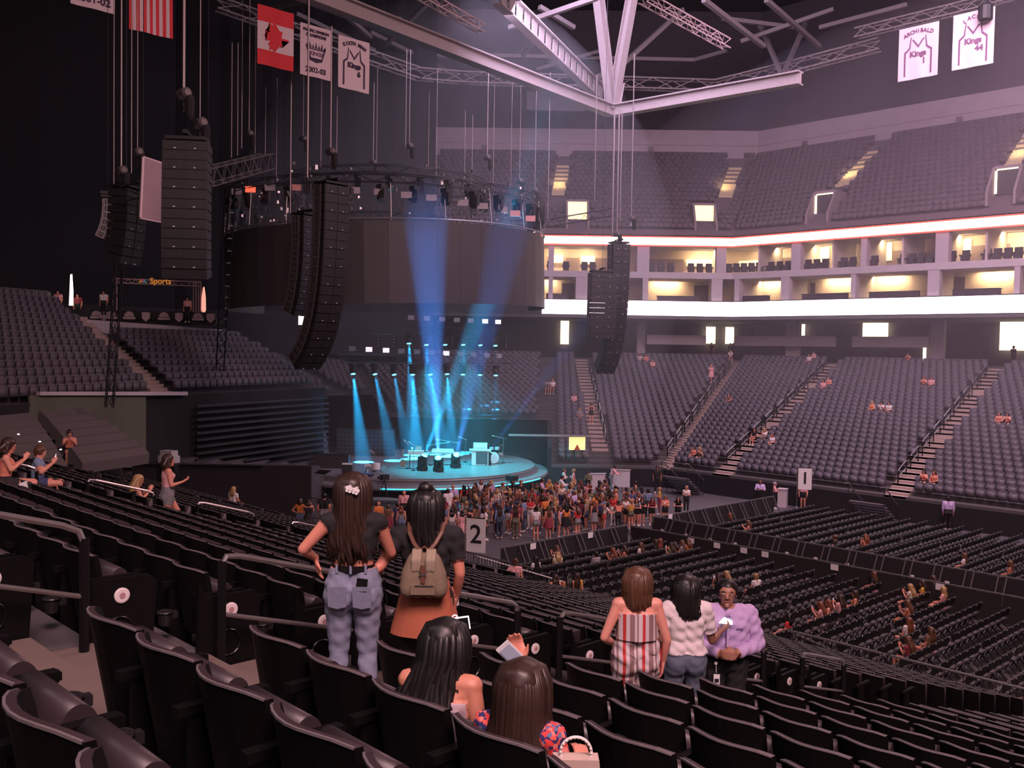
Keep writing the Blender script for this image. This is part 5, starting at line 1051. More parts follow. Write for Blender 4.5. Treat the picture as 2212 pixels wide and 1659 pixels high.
# grey covered bench rows at the near corner on the left
COVER = mat('row_cover', (0.10, 0.085, 0.085), 0.9)
for k in range(7):
    z = 5.9 - .17 * k; dl = 36.5 - 1.15 * k; A = ldp(-60, dl); B = ldp(180 + 21 * k, dl + 7); L = np.linalg.norm(B - A); u = (B - A) / L; rz0 = math.atan2(u[1], u[0]); nrm = np.array([u[1], -u[0]]); dn = -nrm
    mb = MB(); mb.slab(pt(A - nrm * .9, 0), pt(B - nrm * .9, 0), pt(B - nrm * .9, z), pt(A - nrm * .9, z), -1.2); struct(mb.build('floor_step_left', CONCD))
    for s, (f0, f1) in enumerate(((0, .46), (.55, 1.0))):
        p = A + u * L * (f0 + f1) / 2; w = L * (f1 - f0); mb = MB(); mb.prism([(-.05, 0), (.32, 0), (.36, .38), (.12, .62), (-.02, .6)], w, basis((0, 1, 0), (0, 0, 1), (1, 0, 0), (-w / 2, 0, 0)))
        tag(mb.build('covered_seats', COVER, None, (p[0], p[1], z), rz0 + math.pi), 'grey cloth-covered bench in the left corner, %s row down, %s half' % (NUM[k], ('near', 'far')[s]), 'bench', 'covered seat rows in the left corner')
# aisle steps
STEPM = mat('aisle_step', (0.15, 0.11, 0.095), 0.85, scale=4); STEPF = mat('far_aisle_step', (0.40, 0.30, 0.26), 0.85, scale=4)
def aisle(label, fn, hd, i0, i1, m_, w, base=None):
    c0 = fn(T_ * i0); t = thing('aisle_stairs', label, 'stairs', (c0[0], c0[1], rz_(i0)))
    for i in range(i0, i1 + 1):
        for h in (0, 1):
            p = fn(T_ * (i - 1 + .5 * h + .25)); z = rz_(i) - .125 * (1 - h); mb = MB(); mb.box((p[0] - c0[0], p[1] - c0[1], z - rz_(i0) + .06 + .004), (w, T_ * .5, .13), hd); mb.build('step', m_, t)
    return t
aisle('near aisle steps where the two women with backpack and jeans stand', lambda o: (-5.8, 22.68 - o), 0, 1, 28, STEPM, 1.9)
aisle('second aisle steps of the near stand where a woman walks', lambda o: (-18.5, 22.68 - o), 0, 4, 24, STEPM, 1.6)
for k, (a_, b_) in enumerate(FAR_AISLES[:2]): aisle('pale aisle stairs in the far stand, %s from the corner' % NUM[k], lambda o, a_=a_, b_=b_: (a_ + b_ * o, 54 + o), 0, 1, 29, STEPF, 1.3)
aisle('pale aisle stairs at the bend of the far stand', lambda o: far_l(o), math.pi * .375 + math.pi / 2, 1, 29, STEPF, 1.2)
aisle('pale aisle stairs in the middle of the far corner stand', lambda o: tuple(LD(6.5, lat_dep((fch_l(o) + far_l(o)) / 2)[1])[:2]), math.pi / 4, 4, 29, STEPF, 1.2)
if 0: aisle('dim aisle stairs in the end stand', lambda o: (-52.7 - o, 33.0), math.pi / 2, 17, 27, STEPF, 1.2)
t = thing('aisle_stairs', 'dim aisle stairs between the two seat sections at the left end', 'stairs', pt(WB[1], WZ0)); u = (WB[1] - WB[0]); rz0 = math.atan2(u[1], u[0])
for j in range(24):
    q = wline(j / 2)[1] - WB[1]; mb = MB(); mb.box((q[0], q[1], WDZ * j / 2 + .1), (1.4, .45, .18), rz0); mb.build('step', STEPF, t)
# aisle handrails
RAILB = mat('handrail_black', (0.008, 0.007, 0.008), 0.45, spec=.2); RAILS = mat('handrail_steel', (0.34, 0.31, 0.31), 0.28, .7)
def handrail(p0, p1, z0, z1, h, label, group, bright=False):
    t = thing('aisle_handrail', label, 'handrail', (p0[0], p0[1], z0), group=group); d = np.array([p1[0] - p0[0], p1[1] - p0[1], z1 - z0]); m_ = RAILS
    mb = MB(); mb.tube([(0, 0, 0), (0, 0, h - .06)], .035, 6); mb.build('post', RAILB, t); mb = MB(); mb.tube([tuple(d), tuple(d + [0, 0, h - .06])], .035, 6); mb.build('post', RAILB, t)
    mb = MB(); mb.tube([(0, 0, h - .1), tuple(d * .03 + [0, 0, h - .02]), tuple(d * .12 + [0, 0, h]), tuple(d * .88 + [0, 0, h]), tuple(d * .97 + [0, 0, h - .02]), tuple(d + [0, 0, h - .1])], .024, 6); mb.build('top_rail', MATS['rail_bright'] if bright else m_, t)
    mb = MB(); mb.tube([(0, 0, h * .55), tuple(d + [0, 0, h * .55])], .018, 6); mb.build('mid_rail', MATS['rail_bright'] if bright else m_, t)
def nz(Y): return rz_((22.68 - Y) / T_)
for k, (y0, y1) in enumerate(((1.2, 2.4), (3.4, 4.6), (5.6, 6.5), (7.1, 8.7), (9.7, 11.0), (12.0, 13.2))):
    handrail((-6.62, y0), (-6.62, y1), nz(y0) + .03, nz(y1) + .03, 1.02, 'black-posted steel handrail in the near aisle, %s down the steps' % NUM[k], 'near aisle handrails')
for k, y0 in enumerate((4.6, 6.8, 9.0, 11.2, 13.4)):
    handrail((-18.6, y0), (-18.6, y0 + 1.3), nz(y0) + .03, nz(y0 + 1.3) + .03, 1.0, 'dark handrail in the second near aisle, %s down the steps' % NUM[k], 'second aisle handrails')
for ai, (fn, w) in enumerate(((lambda o: (-36.0 - .2 * o - .35, 54 + o), 'in the far stand aisle nearest the corner'), (lambda o: (-24.3 - .13 * o - .35, 54 + o), 'in the far stand aisle toward the right edge'), (lambda o: far_l(o) + np.array([-.4, .15]), 'at the bend of the far stand'), (lambda o: tuple(LD(7.0, lat_dep((fch_l(o) + far_l(o)) / 2)[1])[:2]), 'in the far corner stand aisle'))):
    for k in range(9):
        o0 = 1.6 + k * 2.35; o1 = o0 + 1.5
        if ai == 3 and k < 1: continue
        handrail(fn(o0), fn(o1), rz_(o0 / T_) + .1, rz_(o1 / T_) + .1, 1.0, 'bright steel handrail %s, %s step up' % (w, NUM[k]), 'far stand handrails', True)
# row-end panels with round number plates along the near aisle
BAD = MB(); BAD.lathe([(.055, 0), (.055, .012), (.045, .016)], n=18, M=Matrix.Rotation(math.pi / 2, 4, 'Y')); BADM = BAD.mesh('number_plate', mat('plate_white', (0.78, 0.70, 0.70), 0.5)); BADI = MB(); BADI.lathe([(.022, .014), (.022, .019)], n=12, M=Matrix.Rotation(math.pi / 2, 4, 'Y')); BADI = BADI.mesh('number_mark', mat('plate_mark', (0.45, 0.25, 0.25), 0.6))
EPM = MB(); EPM.prism([(-.06, .05), (.42, .05), (.46, .62), (.40, .67), (0.0, .67), (-.06, .82)], .05, basis((0, 1, 0), (0, 0, 1), (1, 0, 0), (0, 0, 0))); EPM = EPM.mesh('end_panel', PLAST)
EPR = MB(); EPR.tube([(.03 + 0, .18 + .1 * math.cos(a), .3 + .1 * math.sin(a)) for a in np.linspace(0, 2 * math.pi, 19)], .006, 4, cap=False); EPR = EPR.mesh('ring_relief', BLKG)
for n in range(1, 16):
    i = NI - n; Y = .84 * n; t = thing('row_end_panel', 'black row-end panel with a round white number plate on the near aisle, %s step down' % NUM[n - 1], 'panel', (-6.84, Y, rz_(i)), 0, 'row-end panels on the near aisle')
    obj('end_panel', EPM, t); b_ = obj('number_plate', BADM, t, (.05, .2, .55)); obj('number_mark', BADI, b_); obj('ring_relief', EPR, t, (.03, 0, 0))
# ================================================================ folding chairs on the floor
CHB = mat('chair_black', (0.012, 0.011, 0.012), 0.55); CHS = mat('chair_seat', (0.065, 0.056, 0.06), 0.5); CHT = mat('chair_dot', (0.75, 0.70, 0.70), 0.5)
def chair_mb():   # facing +y, origin on the floor
    s = MB(); s.box((0, .04, .45), (.42, .40, .045)); b = MB(); b.box((0, -.19, .72), (.43, .035, .26), 0, Matrix.Rotation(.18, 4, 'X')); f = []
    for sx in (-1, 1):
        q = MB(); q.bar((sx * .215, .24, .0), (sx * .215, -.24, .86), .022, .03); f.append(q); q = MB(); q.bar((sx * .20, -.26, .0), (sx * .20, .2, .45), .022, .03); f.append(q)
    g = MB(); g.box((.16, -.225, .82), (.035, .02, .035)); return s, b, f, g  # last part: small pale square at the backrest corner
s_, b2, f_, g_ = chair_mb(); CM = (s_.mesh('seat', CHS), b2.mesh('backrest', CHB), [q.mesh('leg', CHB) for q in f_], g_.mesh('corner_dot', CHT))
allc = MB(); 
allc.cur = 1; allc.add(s_.v, s_.f); allc.cur = 0; allc.add(b2.v, b2.f); [allc.add(q.v, q.f) for q in f_]; allc.cur = 2; allc.add(g_.v, g_.f)
CHAIR1 = allc.mesh('folding_chair', [CHB, CHS, CHT]); CT = template(allc)
chairs = []
for r in range(22):
    X = -27.6 + .92 * r
    for j in range(20):
        Y = 25.6 + .49 * j + (0.25 if j >= 10 else 0)
        if X > -14.2 and Y < 26.8: continue
        chairs.append((X, Y, 'near', r, j))
    for j in range(21):
        Y = 40.2 + .49 * j + (0.25 if j >= 11 else 0); chairs.append((X, Y, 'far', r, j))
cv = []
for c in chairs:
    v = visible((c[0], c[1], .5), 40)
    if v: cv.append((v[0], c))
cv.sort(key=lambda q: q[0])
for k, (z, c) in enumerate(cv[:300]):
    lab = 'black folding chair, %s block, %s row from the pit, %s from the walkway' % (c[2], NUM[c[3]], NUM[20 - c[4]] if c[2] == 'near' else NUM[c[4]])
    if k < 170:
        t = thing('folding_chair', lab, 'chair', (c[0], c[1], 0), math.pi / 2 + random.uniform(-.06, .06), 'black folding chairs on the floor')
        obj('seat', CM[0], t); obj('backrest', CM[1], t); [obj('leg', q, t) for q in CM[2]]; obj('corner_dot', CM[3], t)
    else: tag(obj('folding_chair', CHAIR1, None, (c[0], c[1], 0), math.pi / 2), lab, 'chair', 'black folding chairs on the floor')
me = scatter_np('floor_chairs', CT, [xf((c[0], c[1], 0), math.pi / 2) for z, c in cv[300:]], [CHB, CHS, CHT]); tag(obj('floor_chairs', me), 'the many further black folding chairs in rows on the floor', 'chairs', kind='stuff')

# ================================================================ people
TMPS = bpy.data.scenes.new('tmp')
def capsule(p0, r0, p1, r1, n=10, m=3):
    p0 = np.array(p0, float); p1 = np.array(p1, float); d = p1 - p0; L = np.linalg.norm(d); d = d / L if L > 1e-6 else np.array([0, 0, 1.0])
    a = np.array([1.0, 0, 0]) if abs(d[0]) < .8 else np.array([0, 1.0, 0]); u = np.cross(d, a); u /= np.linalg.norm(u); w = np.cross(d, u)
    rings = [(p0 - d * r0 * math.cos(t), r0 * math.sin(t)) for t in np.linspace(.25, math.pi / 2, m)] + [(p1 + d * r1 * math.sin(t), r1 * math.cos(t)) for t in np.linspace(0, math.pi / 2 - .25, m)]
    V = []; Fc = []
    for c, r in rings:
        for j in range(n): a = 2 * math.pi * j / n; V.append(c + (u * math.cos(a) + w * math.sin(a)) * r)
    for i in range(len(rings) - 1):
        for j in range(n): Fc.append((i * n + j, i * n + (j + 1) % n, (i + 1) * n + (j + 1) % n, (i + 1) * n + j))
    Fc.append(tuple(range(n - 1, -1, -1))); Fc.append(tuple((len(rings) - 1) * n + j for j in range(n)))
    return V, Fc
def remesh_caps(caps, voxel, smooth=3, fac=.5):
    V = []; Fc = []
    for c in caps:
        v, f = capsule(*c[:4]); o = len(V); V += [tuple(x) for x in v]; Fc += [tuple(i + o for i in q) for q in f]
    me = bpy.data.meshes.new('tmp'); me.from_pydata(V, [], Fc); me.update(); ob = bpy.data.objects.new('tmp', me); TMPS.collection.objects.link(ob)
    r = ob.modifiers.new('r', 'REMESH'); r.mode = 'VOXEL'; r.voxel_size = voxel; r.use_smooth_shade = True
    if smooth: s = ob.modifiers.new('s', 'SMOOTH'); s.iterations = smooth; s.factor = fac
    vl = TMPS.view_layers[0]; vl.update(); dg = vl.depsgraph; out = bpy.data.meshes.new_from_object(ob.evaluated_get(dg))
    bpy.data.objects.remove(ob); bpy.data.meshes.remove(me); return out
def U_(v): v = np.array(v, float); return v / np.linalg.norm(v)
def hand_caps(w, d, n, t, tagn, curl=.35, sc=1.0, spread=.0, curls=None):
    """w wrist, d finger direction, n direction the palm faces, t thumb side"""
    w = np.array(w, float); d = U_(d); n = np.array(n, float); n = U_(n - d * (n @ d)); t = np.array(t, float); t = U_(t - d * (t @ d) - n * (t @ n)); C = []
    offs = (.030, .010, -.011, -.030); lens = (.066, .074, .069, .054)
    for k, o in enumerate(offs):
        kn = w + (d * .088 + t * o) * sc; C.append((w + t * o * .6 * sc, .017 * sc, kn, .0135 * sc, tagn)); dd = U_(d + t * spread * (1.5 - k) * .25); p = kn
        cu = curl if curls is None else curls[k]
        for s, fr in enumerate((.45, .32, .23)):
            a = cu * (1 + s * .35); dd = U_(dd * math.cos(a) + n * math.sin(a)); nn = n; q = p + dd * lens[k] * fr * sc; C.append((p, (.0105 - .001 * s) * sc, q, (.0095 - .001 * s) * sc, tagn)); p = q
            n2 = U_(n * math.cos(a) - dd * math.sin(a) * .0)
    b = w + (d * .022 + t * .028) * sc; e1 = b + U_(t * .8 + d * .75 + n * .25) * .038 * sc; e2 = e1 + U_(t * .35 + d * .9 + n * .35) * .03 * sc
    C += [(b, .015 * sc, e1, .012 * sc, tagn), (e1, .0115 * sc, e2, .0095 * sc, tagn)]; return C
def base_joints(h=1.65, sh=.165, hip=.088):
    k = h / 1.65
    J = dict(head=(0, .015, 1.53), neck=(0, -.005, 1.385), chest=(0, 0, 1.26), waist=(0, .005, 1.06), pelvis=(0, 0, .92))
    for s, n in ((-1, 'L'), (1, 'R')):
        J['sh' + n] = (s * sh, -.01, 1.345); J['el' + n] = (s * (sh + .05), -.03, 1.07); J['wr' + n] = (s * (sh + .06), .05, .845); J['hip' + n] = (s * hip, 0, .88); J['kn' + n] = (s * (hip + .005), .02, .475); J['an' + n] = (s * (hip + .01), -.025, .085); J['toe' + n] = (s * (hip + .03), .145, .035)
        J['hd' + n] = (s * .02, .12, -1); J['pn' + n] = (-s, .1, 0); J['th' + n] = (0, 1, .1); J['cu' + n] = .3
    J['face'] = (0, 1, 0); J['up'] = (0, 0, 1)
    return {n: (np.array(v, float) * (k if n[:2] not in ('hd', 'pn', 'th', 'cu') and n not in ('face', 'up') else 1)) if not isinstance(v, float) else v for n, v in J.items()}
def body_caps(J, fem=True, bulk=1.0, h=1.65, feet=True):
    k = h / 1.65; C = []; b = bulk * k
    pr = U_(J['hipR'] - J['hipL']); cr = U_(J['shR'] - J['shL']); spine = U_(J['chest'] - J['pelvis']); fw = U_(np.cross(spine, -cr)); fw = U_(np.cross(cr, -spine)) if False else U_(np.cross(spine, cr)) * 1.0
    P, Wt, Ch = J['pelvis'], J['waist'], J['chest']; pf = U_(np.cross(spine, pr))
    pw, ww, cw = (.075, .052, .068) if fem else (.07, .075, .095); rp, rw, rc = (.105, .082, .092) if fem else (.105, .10, .105)
    hm = (J['hipL'] + J['hipR']) / 2
    C.append((J['hipL'] * .8 + hm * .2, .112 * b, J['hipR'] * .8 + hm * .2, .112 * b, 'pelvis'))
    for s in (-1, 1):
        C.append((P + pr * s * pw * b, rp * b, Wt + pr * s * ww * b, rw * b, 'abdomen')); C.append((Wt + cr * s * ww * b, rw * b, Ch + cr * s * cw * b, rc * b, 'torso'))
        C.append((Ch + cr * s * cw * b, rc * b, J['neck'] * .25 + (J['shR'] if s > 0 else J['shL']) * .75 - spine * .05 * k, .062 * b, 'torso'))
        C.append((hm + pr * s * .078 * b - pf * .048 * b - spine * .03, .088 * b, hm + pr * s * .085 * b - pf * .03 * b - spine * .08, .082 * b, 'pelvis'))
        if fem: q = Ch + cr * s * .07 * b + fw * .062 * b - spine * .015; C.append((q, .062 * b, q + fw * .012, .05 * b, 'torso'))
    C.append((J['shL'], .058 * b, J['shR'], .058 * b, 'torso')); C.append((J['neck'] - spine * .03, .062 * b, J['neck'], .055 * k, 'neck'))
    H = J['head']; f = U_(J['face']); up = J['up']; up = U_(up - f * (up @ f)); r = U_(np.cross(f, up))
    C.append((J['neck'], .05 * k * (1 if fem else 1.18), H - up * .06 * k - f * .012 * k, .05 * k * (1 if fem else 1.15), 'neck'))
    C += [(H - f * .022 * k + up * .022 * k, .089 * k, H + f * .022 * k + up * .022 * k, .084 * k, 'head'), (H + f * .03 * k - up * .01 * k, .073 * k, H + f * .042 * k - up * .07 * k, .046 * k, 'head'), (H - f * .02 * k - up * .02 * k, .078 * k, H + f * .02 * k - up * .045 * k, .066 * k, 'head')]
    C += [(H + f * .098 * k + up * .012 * k, .011 * k, H + f * .112 * k - up * .022 * k, .0145 * k, 'head'), (H + f * .089 * k - up * .052 * k - r * .016, .010 * k, H + f * .089 * k - up * .052 * k + r * .016, .010 * k, 'lips'), (H + f * .085 * k - up * .097 * k, .022 * k, H + f * .07 * k - up * .092 * k, .028 * k, 'head'), (H + f * .092 * k + up * .035 * k - r * .035, .012 * k, H + f * .092 * k + up * .035 * k + r * .035, .012 * k, 'head')]
    for s in (-1, 1): C.append((H + r * s * .087 * k - f * .012 * k + up * .012 * k, .014 * k, H + r * s * .082 * k - f * .008 * k - up * .03 * k, .011 * k, 'head'))
    am = 1.0 if fem else 1.2
    for n in 'LR':
        C.append((J['sh' + n], .052 * b * am, J['el' + n], .037 * b * am, 'uarm' + n)); mid = J['el' + n] * .68 + J['wr' + n] * .32; C.append((J['el' + n], .036 * b * am, mid, .036 * b * am, 'farm' + n)); C.append((mid, .036 * b * am, J['wr' + n], .024 * k * am, 'farm' + n))
        C += hand_caps(J['wr' + n], J['hd' + n], J['pn' + n], J['th' + n], 'hand' + n, J['cu' + n], k * (.98 if fem else 1.08), .4)
        mt = J['hip' + n] * .65 + J['kn' + n] * .35; C.append((J['hip' + n], .098 * b, mt, .083 * b, 'thigh' + n)); C.append((mt, .083 * b, J['kn' + n], .056 * b, 'thigh' + n))
        d = U_(J['an' + n] - J['kn' + n]); bk = U_(np.cross(d, np.cross(d, U_(J['toe' + n] - J['an' + n])))); mc = J['kn' + n] * .68 + J['an' + n] * .32 + bk * .012
        C.append((J['kn' + n], .053 * b, mc, .054 * b, 'calf' + n)); C.append((mc, .054 * b, J['an' + n], .035 * k, 'calf' + n))
        if feet:
            heel = J['an' + n] + U_(J['an' + n] - J['toe' + n]) * .025 + np.array([0, 0, -.035 * k]); ball = J['toe' + n] * .8 + J['an' + n] * .2; C.append((heel, .034 * k, ball, .036 * k, 'foot' + n)); C.append((ball, .036 * k, J['toe' + n] + np.array([0, 0, -.008]), .027 * k, 'foot' + n)); C.append((J['an' + n], .036 * k, ball, .03 * k, 'foot' + n))
    return C
def classify(me, caps):
    n = len(me.polygons); c = np.empty(n * 3, 'f'); me.polygons.foreach_get('center', c); c = c.reshape(-1, 3); best = np.full(n, 9e9); idx = np.zeros(n, int); tt = np.zeros(n)
    for i, q in enumerate(caps):
        a, r0, b, r1 = np.array(q[0]), q[1], np.array(q[2]), q[3]; d = b - a; L2 = d @ d + 1e-9; t = np.clip(((c - a) @ d) / L2, 0, 1); dist = np.linalg.norm(c - (a + t[:, None] * d), axis=1) - (r0 + (r1 - r0) * t); w = dist < best; best[w] = dist[w]; idx[w] = i; tt[w] = t[w]
    return c, idx, tt
def dress(me, caps, J, o):
    """slots: 0 skin 1 top 2 bottom 3 shoes; o: sleeve(0..2), leg(0..2), neck, crop(z), strap"""
    c, idx, tt = classify(me, caps); tags = [q[4] for q in caps]; mi = np.zeros(len(idx), int)
    wz = o.get('waist', J['waist'][2] - .02); crop = o.get('crop', wz); top_z = o.get('topz', 9)
    # fraction along limbs
    def along(n, a, b): A, B = J[a + n], J[b + n]; d = B - A; return ((c - A) @ d) / (d @ d)
    for k in range(len(idx)):
        pass
    tg = np.array(tags)[idx]
    tor = np.isin(tg, ('torso', 'abdomen', 'pelvis')); neck = tg == 'neck'
    zc = c[:, 2]
    mi[tor & (zc > crop) & (zc < top_z)] = 1; mi[tor & (zc <= wz)] = 2
    if o.get('collar'): mi[neck & (zc < J['neck'][2] + .01)] = 1
    for n in 'LR':
        ua = tg == 'uarm' + n; fa = tg == 'farm' + n; sl = o.get('sleeve' + n, o.get('sleeve', .5)); al = along(n, 'sh', 'el'); fl = along(n, 'el', 'wr')
        if sl > 0: mi[ua & (al < sl) & (zc < top_z)] = 1
        if sl > 1: mi[fa & (fl < sl - 1)] = 1
        th = tg == 'thigh' + n; ca = tg == 'calf' + n; lg = o.get('leg', 2); al = along(n, 'hip', 'kn'); cl = along(n, 'kn', 'an')
        if lg > 0: mi[th & (al < lg)] = 2
        if lg > 1: mi[ca & (cl < lg - 1)] = 2
        mi[tg == 'foot' + n] = 3
    if o.get('barefoot'): mi[(mi == 3)] = 0
    if o.get('fn'): mi = o['fn'](c, tg, tt, mi)
    me.materials.clear()
    for i in range(max(4, int(mi.max()) + 1)): me.materials.append(None)
    me.polygons.foreach_set('material_index', mi.astype('i')); me.polygons.foreach_set('use_smooth', [True] * len(mi))
    # cloth stands proud of the skin
    nv = len(me.vertices); co = np.empty(nv * 3, 'f'); me.vertices.foreach_get('co', co); co = co.reshape(-1, 3); no = np.empty(nv * 3, 'f'); me.vertices.foreach_get('normal', no); no = no.reshape(-1, 3)
    ls = np.empty(len(me.loops), 'i'); me.loops.foreach_get('vertex_index', ls); tot = np.empty(len(me.polygons), 'i'); me.polygons.foreach_get('loop_total', tot); pl = np.repeat(mi, tot)
    amt = np.zeros(nv); inf = o.get('inflate', {1: .009, 2: .009, 3: .004})
    for s, v in inf.items():
        if s < 10: amt[ls[pl == s]] = np.maximum(amt[ls[pl == s]], v)
    if o.get('wrinkle', 1): amt[amt > 0] *= (1 + .35 * np.sin(co[amt > 0, 2] * 60 + co[amt > 0, 0] * 25) * np.sin(co[amt > 0, 0] * 37 + co[amt > 0, 1] * 29))
    co += no * amt[:, None]; me.vertices.foreach_set('co', co.ravel()); me.update(); return me
SKINS = [mat('skin_%d' % i, c, 0.55, var=.06, scale=14) for i, c in enumerate(((0.64, 0.27, 0.19), (0.56, 0.23, 0.155), (0.42, 0.17, 0.11), (0.24, 0.10, 0.065), (0.68, 0.33, 0.25)))]
def cm(name, c, rough=.85): return mat('cloth_' + name, c, rough, var=.10, scale=22, bump=.04)
TOPS = {'white': (0.72, 0.66, 0.66), 'black': (0.014, 0.013, 0.015), 'red': (0.58, 0.04, 0.04), 'coral': (0.66, 0.22, 0.15), 'orange': (0.72, 0.22, 0.05), 'pink': (0.72, 0.36, 0.38), 'grey': (0.25, 0.24, 0.26), 'navy': (0.04, 0.05, 0.13), 'denim-blue': (0.17, 0.23, 0.36), 'mustard': (0.62, 0.34, 0.05), 'lilac': (0.52, 0.40, 0.66), 'wine-red': (0.22, 0.03, 0.05), 'olive': (0.13, 0.13, 0.07), 'brown': (0.18, 0.09, 0.06), 'cream': (0.68, 0.56, 0.44), 'teal': (0.05, 0.26, 0.28)}
BOTS = {'black': (0.014, 0.013, 0.015), 'blue denim': (0.11, 0.15, 0.25), 'dark denim': (0.035, 0.045, 0.085), 'grey': (0.20, 0.19, 0.20), 'white': (0.65, 0.6, 0.6), 'red': (0.5, 0.08, 0.07), 'olive': (0.11, 0.11, 0.07)}
HAIRS = {'black': (0.010, 0.008, 0.008), 'dark brown': (0.035, 0.018, 0.013), 'brown': (0.10, 0.045, 0.025), 'blonde': (0.36, 0.22, 0.10), 'auburn': (0.16, 0.05, 0.025), 'grey': (0.30, 0.27, 0.26)}
HM = {k: mat('hair_' + k.replace(' ', '_'), v, 0.42, var=.3, scale=30) for k, v in HAIRS.items()}
SHOE = {'white': cm('shoe_white', (0.66, 0.62, 0.6)), 'black': cm('shoe_black', (0.02, 0.02, 0.02))}
# hair in head space (face +y, origin head centre)
def hair_mesh(style, k=1.0, vox=.014):
    C = []
    def cap(p, r, q, s): C.append((np.array(p) * k, r * k, np.array(q) * k, s * k, 'h'))
    cap((0, -.032, .035), .098, (0, .006, .045), .095); cap((-.035, -.02, .03), .078, (-.045, .0, .0), .062); cap((.035, -.02, .03), .078, (.045, .0, .0), .062); cap((0, -.05, 0), .082, (0, -.045, -.04), .07)
    if style in ('long', 'bob', 'mid'):
        L = {'long': -.46, 'bob': -.15, 'mid': -.28}[style]
        for x in (-.07, -.035, 0, .035, .07):
            y = -.075 - .01 * math.cos(x * 18); cap((x * .9, -.06, .0), .045, (x * 1.15, y - .02, L * .5), .046); cap((x * 1.15, y - .02, L * .5), .046, (x * 1.25, y - .005, L + abs(x) * .4), .026)
        for s in (-1, 1): cap((s * .078, .0, .01), .03, (s * .095, -.01, -.13), .03); cap((s * .095, -.01, -.13), .03, (s * .10, -.015, max(L, -.34)), .018)
    elif style == 'bun': cap((0, -.10, .085), .045, (0, -.11, .10), .04)
    elif style == 'pony': cap((0, -.11, .06), .035, (0, -.15, -.02), .04); cap((0, -.15, -.02), .04, (0, -.14, -.24), .02)
    return remesh_caps(C, vox, 3, .4)
HAIR = {}
for st in ('long', 'bob', 'mid', 'short', 'bun', 'pony'):
    me = hair_mesh(st); me.materials.clear(); me.materials.append(None); me.polygons.foreach_set('use_smooth', [True] * len(me.polygons)); HAIR[st] = me
EYES = MB()
for s in (-1, 1): EYES.lathe([(.004, -.006), (.010, 0), (.004, .006)], (s * .033, .098, .014), 8, Matrix.Rotation(math.pi / 2, 4, 'X'))
EYES = EYES.mesh('eyes', mat('eye_dark', (0.02, 0.015, 0.015), 0.3))
# ---- pose templates
def P_stand(): return base_joints()
def P_phone():
    J = base_joints(); J['elL'] = np.array([-.20, .12, 1.14]); J['wrL'] = np.array([-.07, .28, 1.38]); J['elR'] = np.array([.20, .12, 1.14]); J['wrR'] = np.array([.07, .28, 1.38])
    for n, s in (('L', -1), ('R', 1)): J['hd' + n] = np.array([-s * .1, .25, 1.]); J['pn' + n] = np.array([-s, -.3, 0.]); J['th' + n] = np.array([0, -1, .3]); J['cu' + n] = .5
    return J
def P_chest():
    J = base_joints(); J['elL'] = np.array([-.22, .03, 1.09]); J['wrL'] = np.array([-.05, .24, 1.16]); J['elR'] = np.array([.22, .03, 1.09]); J['wrR'] = np.array([.05, .24, 1.14])
    for n, s in (('L', -1), ('R', 1)): J['hd' + n] = np.array([-s * .7, .7, .2]); J['pn' + n] = np.array([0, -.3, 1.]); J['th' + n] = np.array([0, .3, 1.]); J['cu' + n] = .5
    J['face'] = np.array([0, 1, -.35]); return J
def P_raise():
    J = base_joints(); J['elR'] = np.array([.27, .1, 1.5]); J['wrR'] = np.array([.2, .2, 1.74]); J['hdR'] = np.array([-.1, .1, 1.]); J['pnR'] = np.array([0, -1., 0]); J['thR'] = np.array([-1., 0, 0]); J['anL'] = J['anL'] + [-.05, .03, 0]; J['toeL'] = J['toeL'] + [-.05, .03, 0]; return J
def P_hip():
    J = base_joints(); J['elL'] = np.array([-.36, -.06, 1.12]); J['wrL'] = np.array([-.19, .06, 1.0]); J['hdL'] = np.array([.8, .5, -.3]); J['pnL'] = np.array([.3, -.3, -1.]); J['thL'] = np.array([0, -1., 0]); J['knR'] = J['knR'] + [.03, .05, 0]; J['anR'] = J['anR'] + [.05, .0, 0]; J['toeR'] = J['toeR'] + [.07, 0, 0]; return J
def P_cross():
    J = base_joints(); J['elL'] = np.array([-.24, .08, 1.1]); J['wrL'] = np.array([.05, .2, 1.16]); J['elR'] = np.array([.24, .08, 1.1]); J['wrR'] = np.array([-.05, .23, 1.13])
    J['hdL'] = np.array([1., .0, .1]); J['hdR'] = np.array([-1., 0., .1]); J['pnL'] = np.array([0, -1., 0]); J['pnR'] = np.array([0, -1., 0]); J['thL'] = np.array([0, 0, 1.]); J['thR'] = np.array([0, 0, 1.]); return J
def P_lean():
    J = base_joints(); 
    for q in ('chest', 'neck', 'head', 'shL', 'shR'): J[q] = J[q] + np.array([0, .16 * (J[q][2] - .92) / .5, -.03])
    J['elL'] = np.array([-.24, .33, 1.06]); J['wrL'] = np.array([-.05, .48, 1.12]); J['elR'] = np.array([.24, .33, 1.06]); J['wrR'] = np.array([.05, .5, 1.12]); J['hdL'] = np.array([1., .3, 0]); J['hdR'] = np.array([-1., .3, 0]); J['pnL'] = np.array([0, 0, -1.]); J['pnR'] = np.array([0, 0, -1.]); J['thL'] = np.array([0, 1., 0]); J['thR'] = np.array([0, 1., 0]); return J
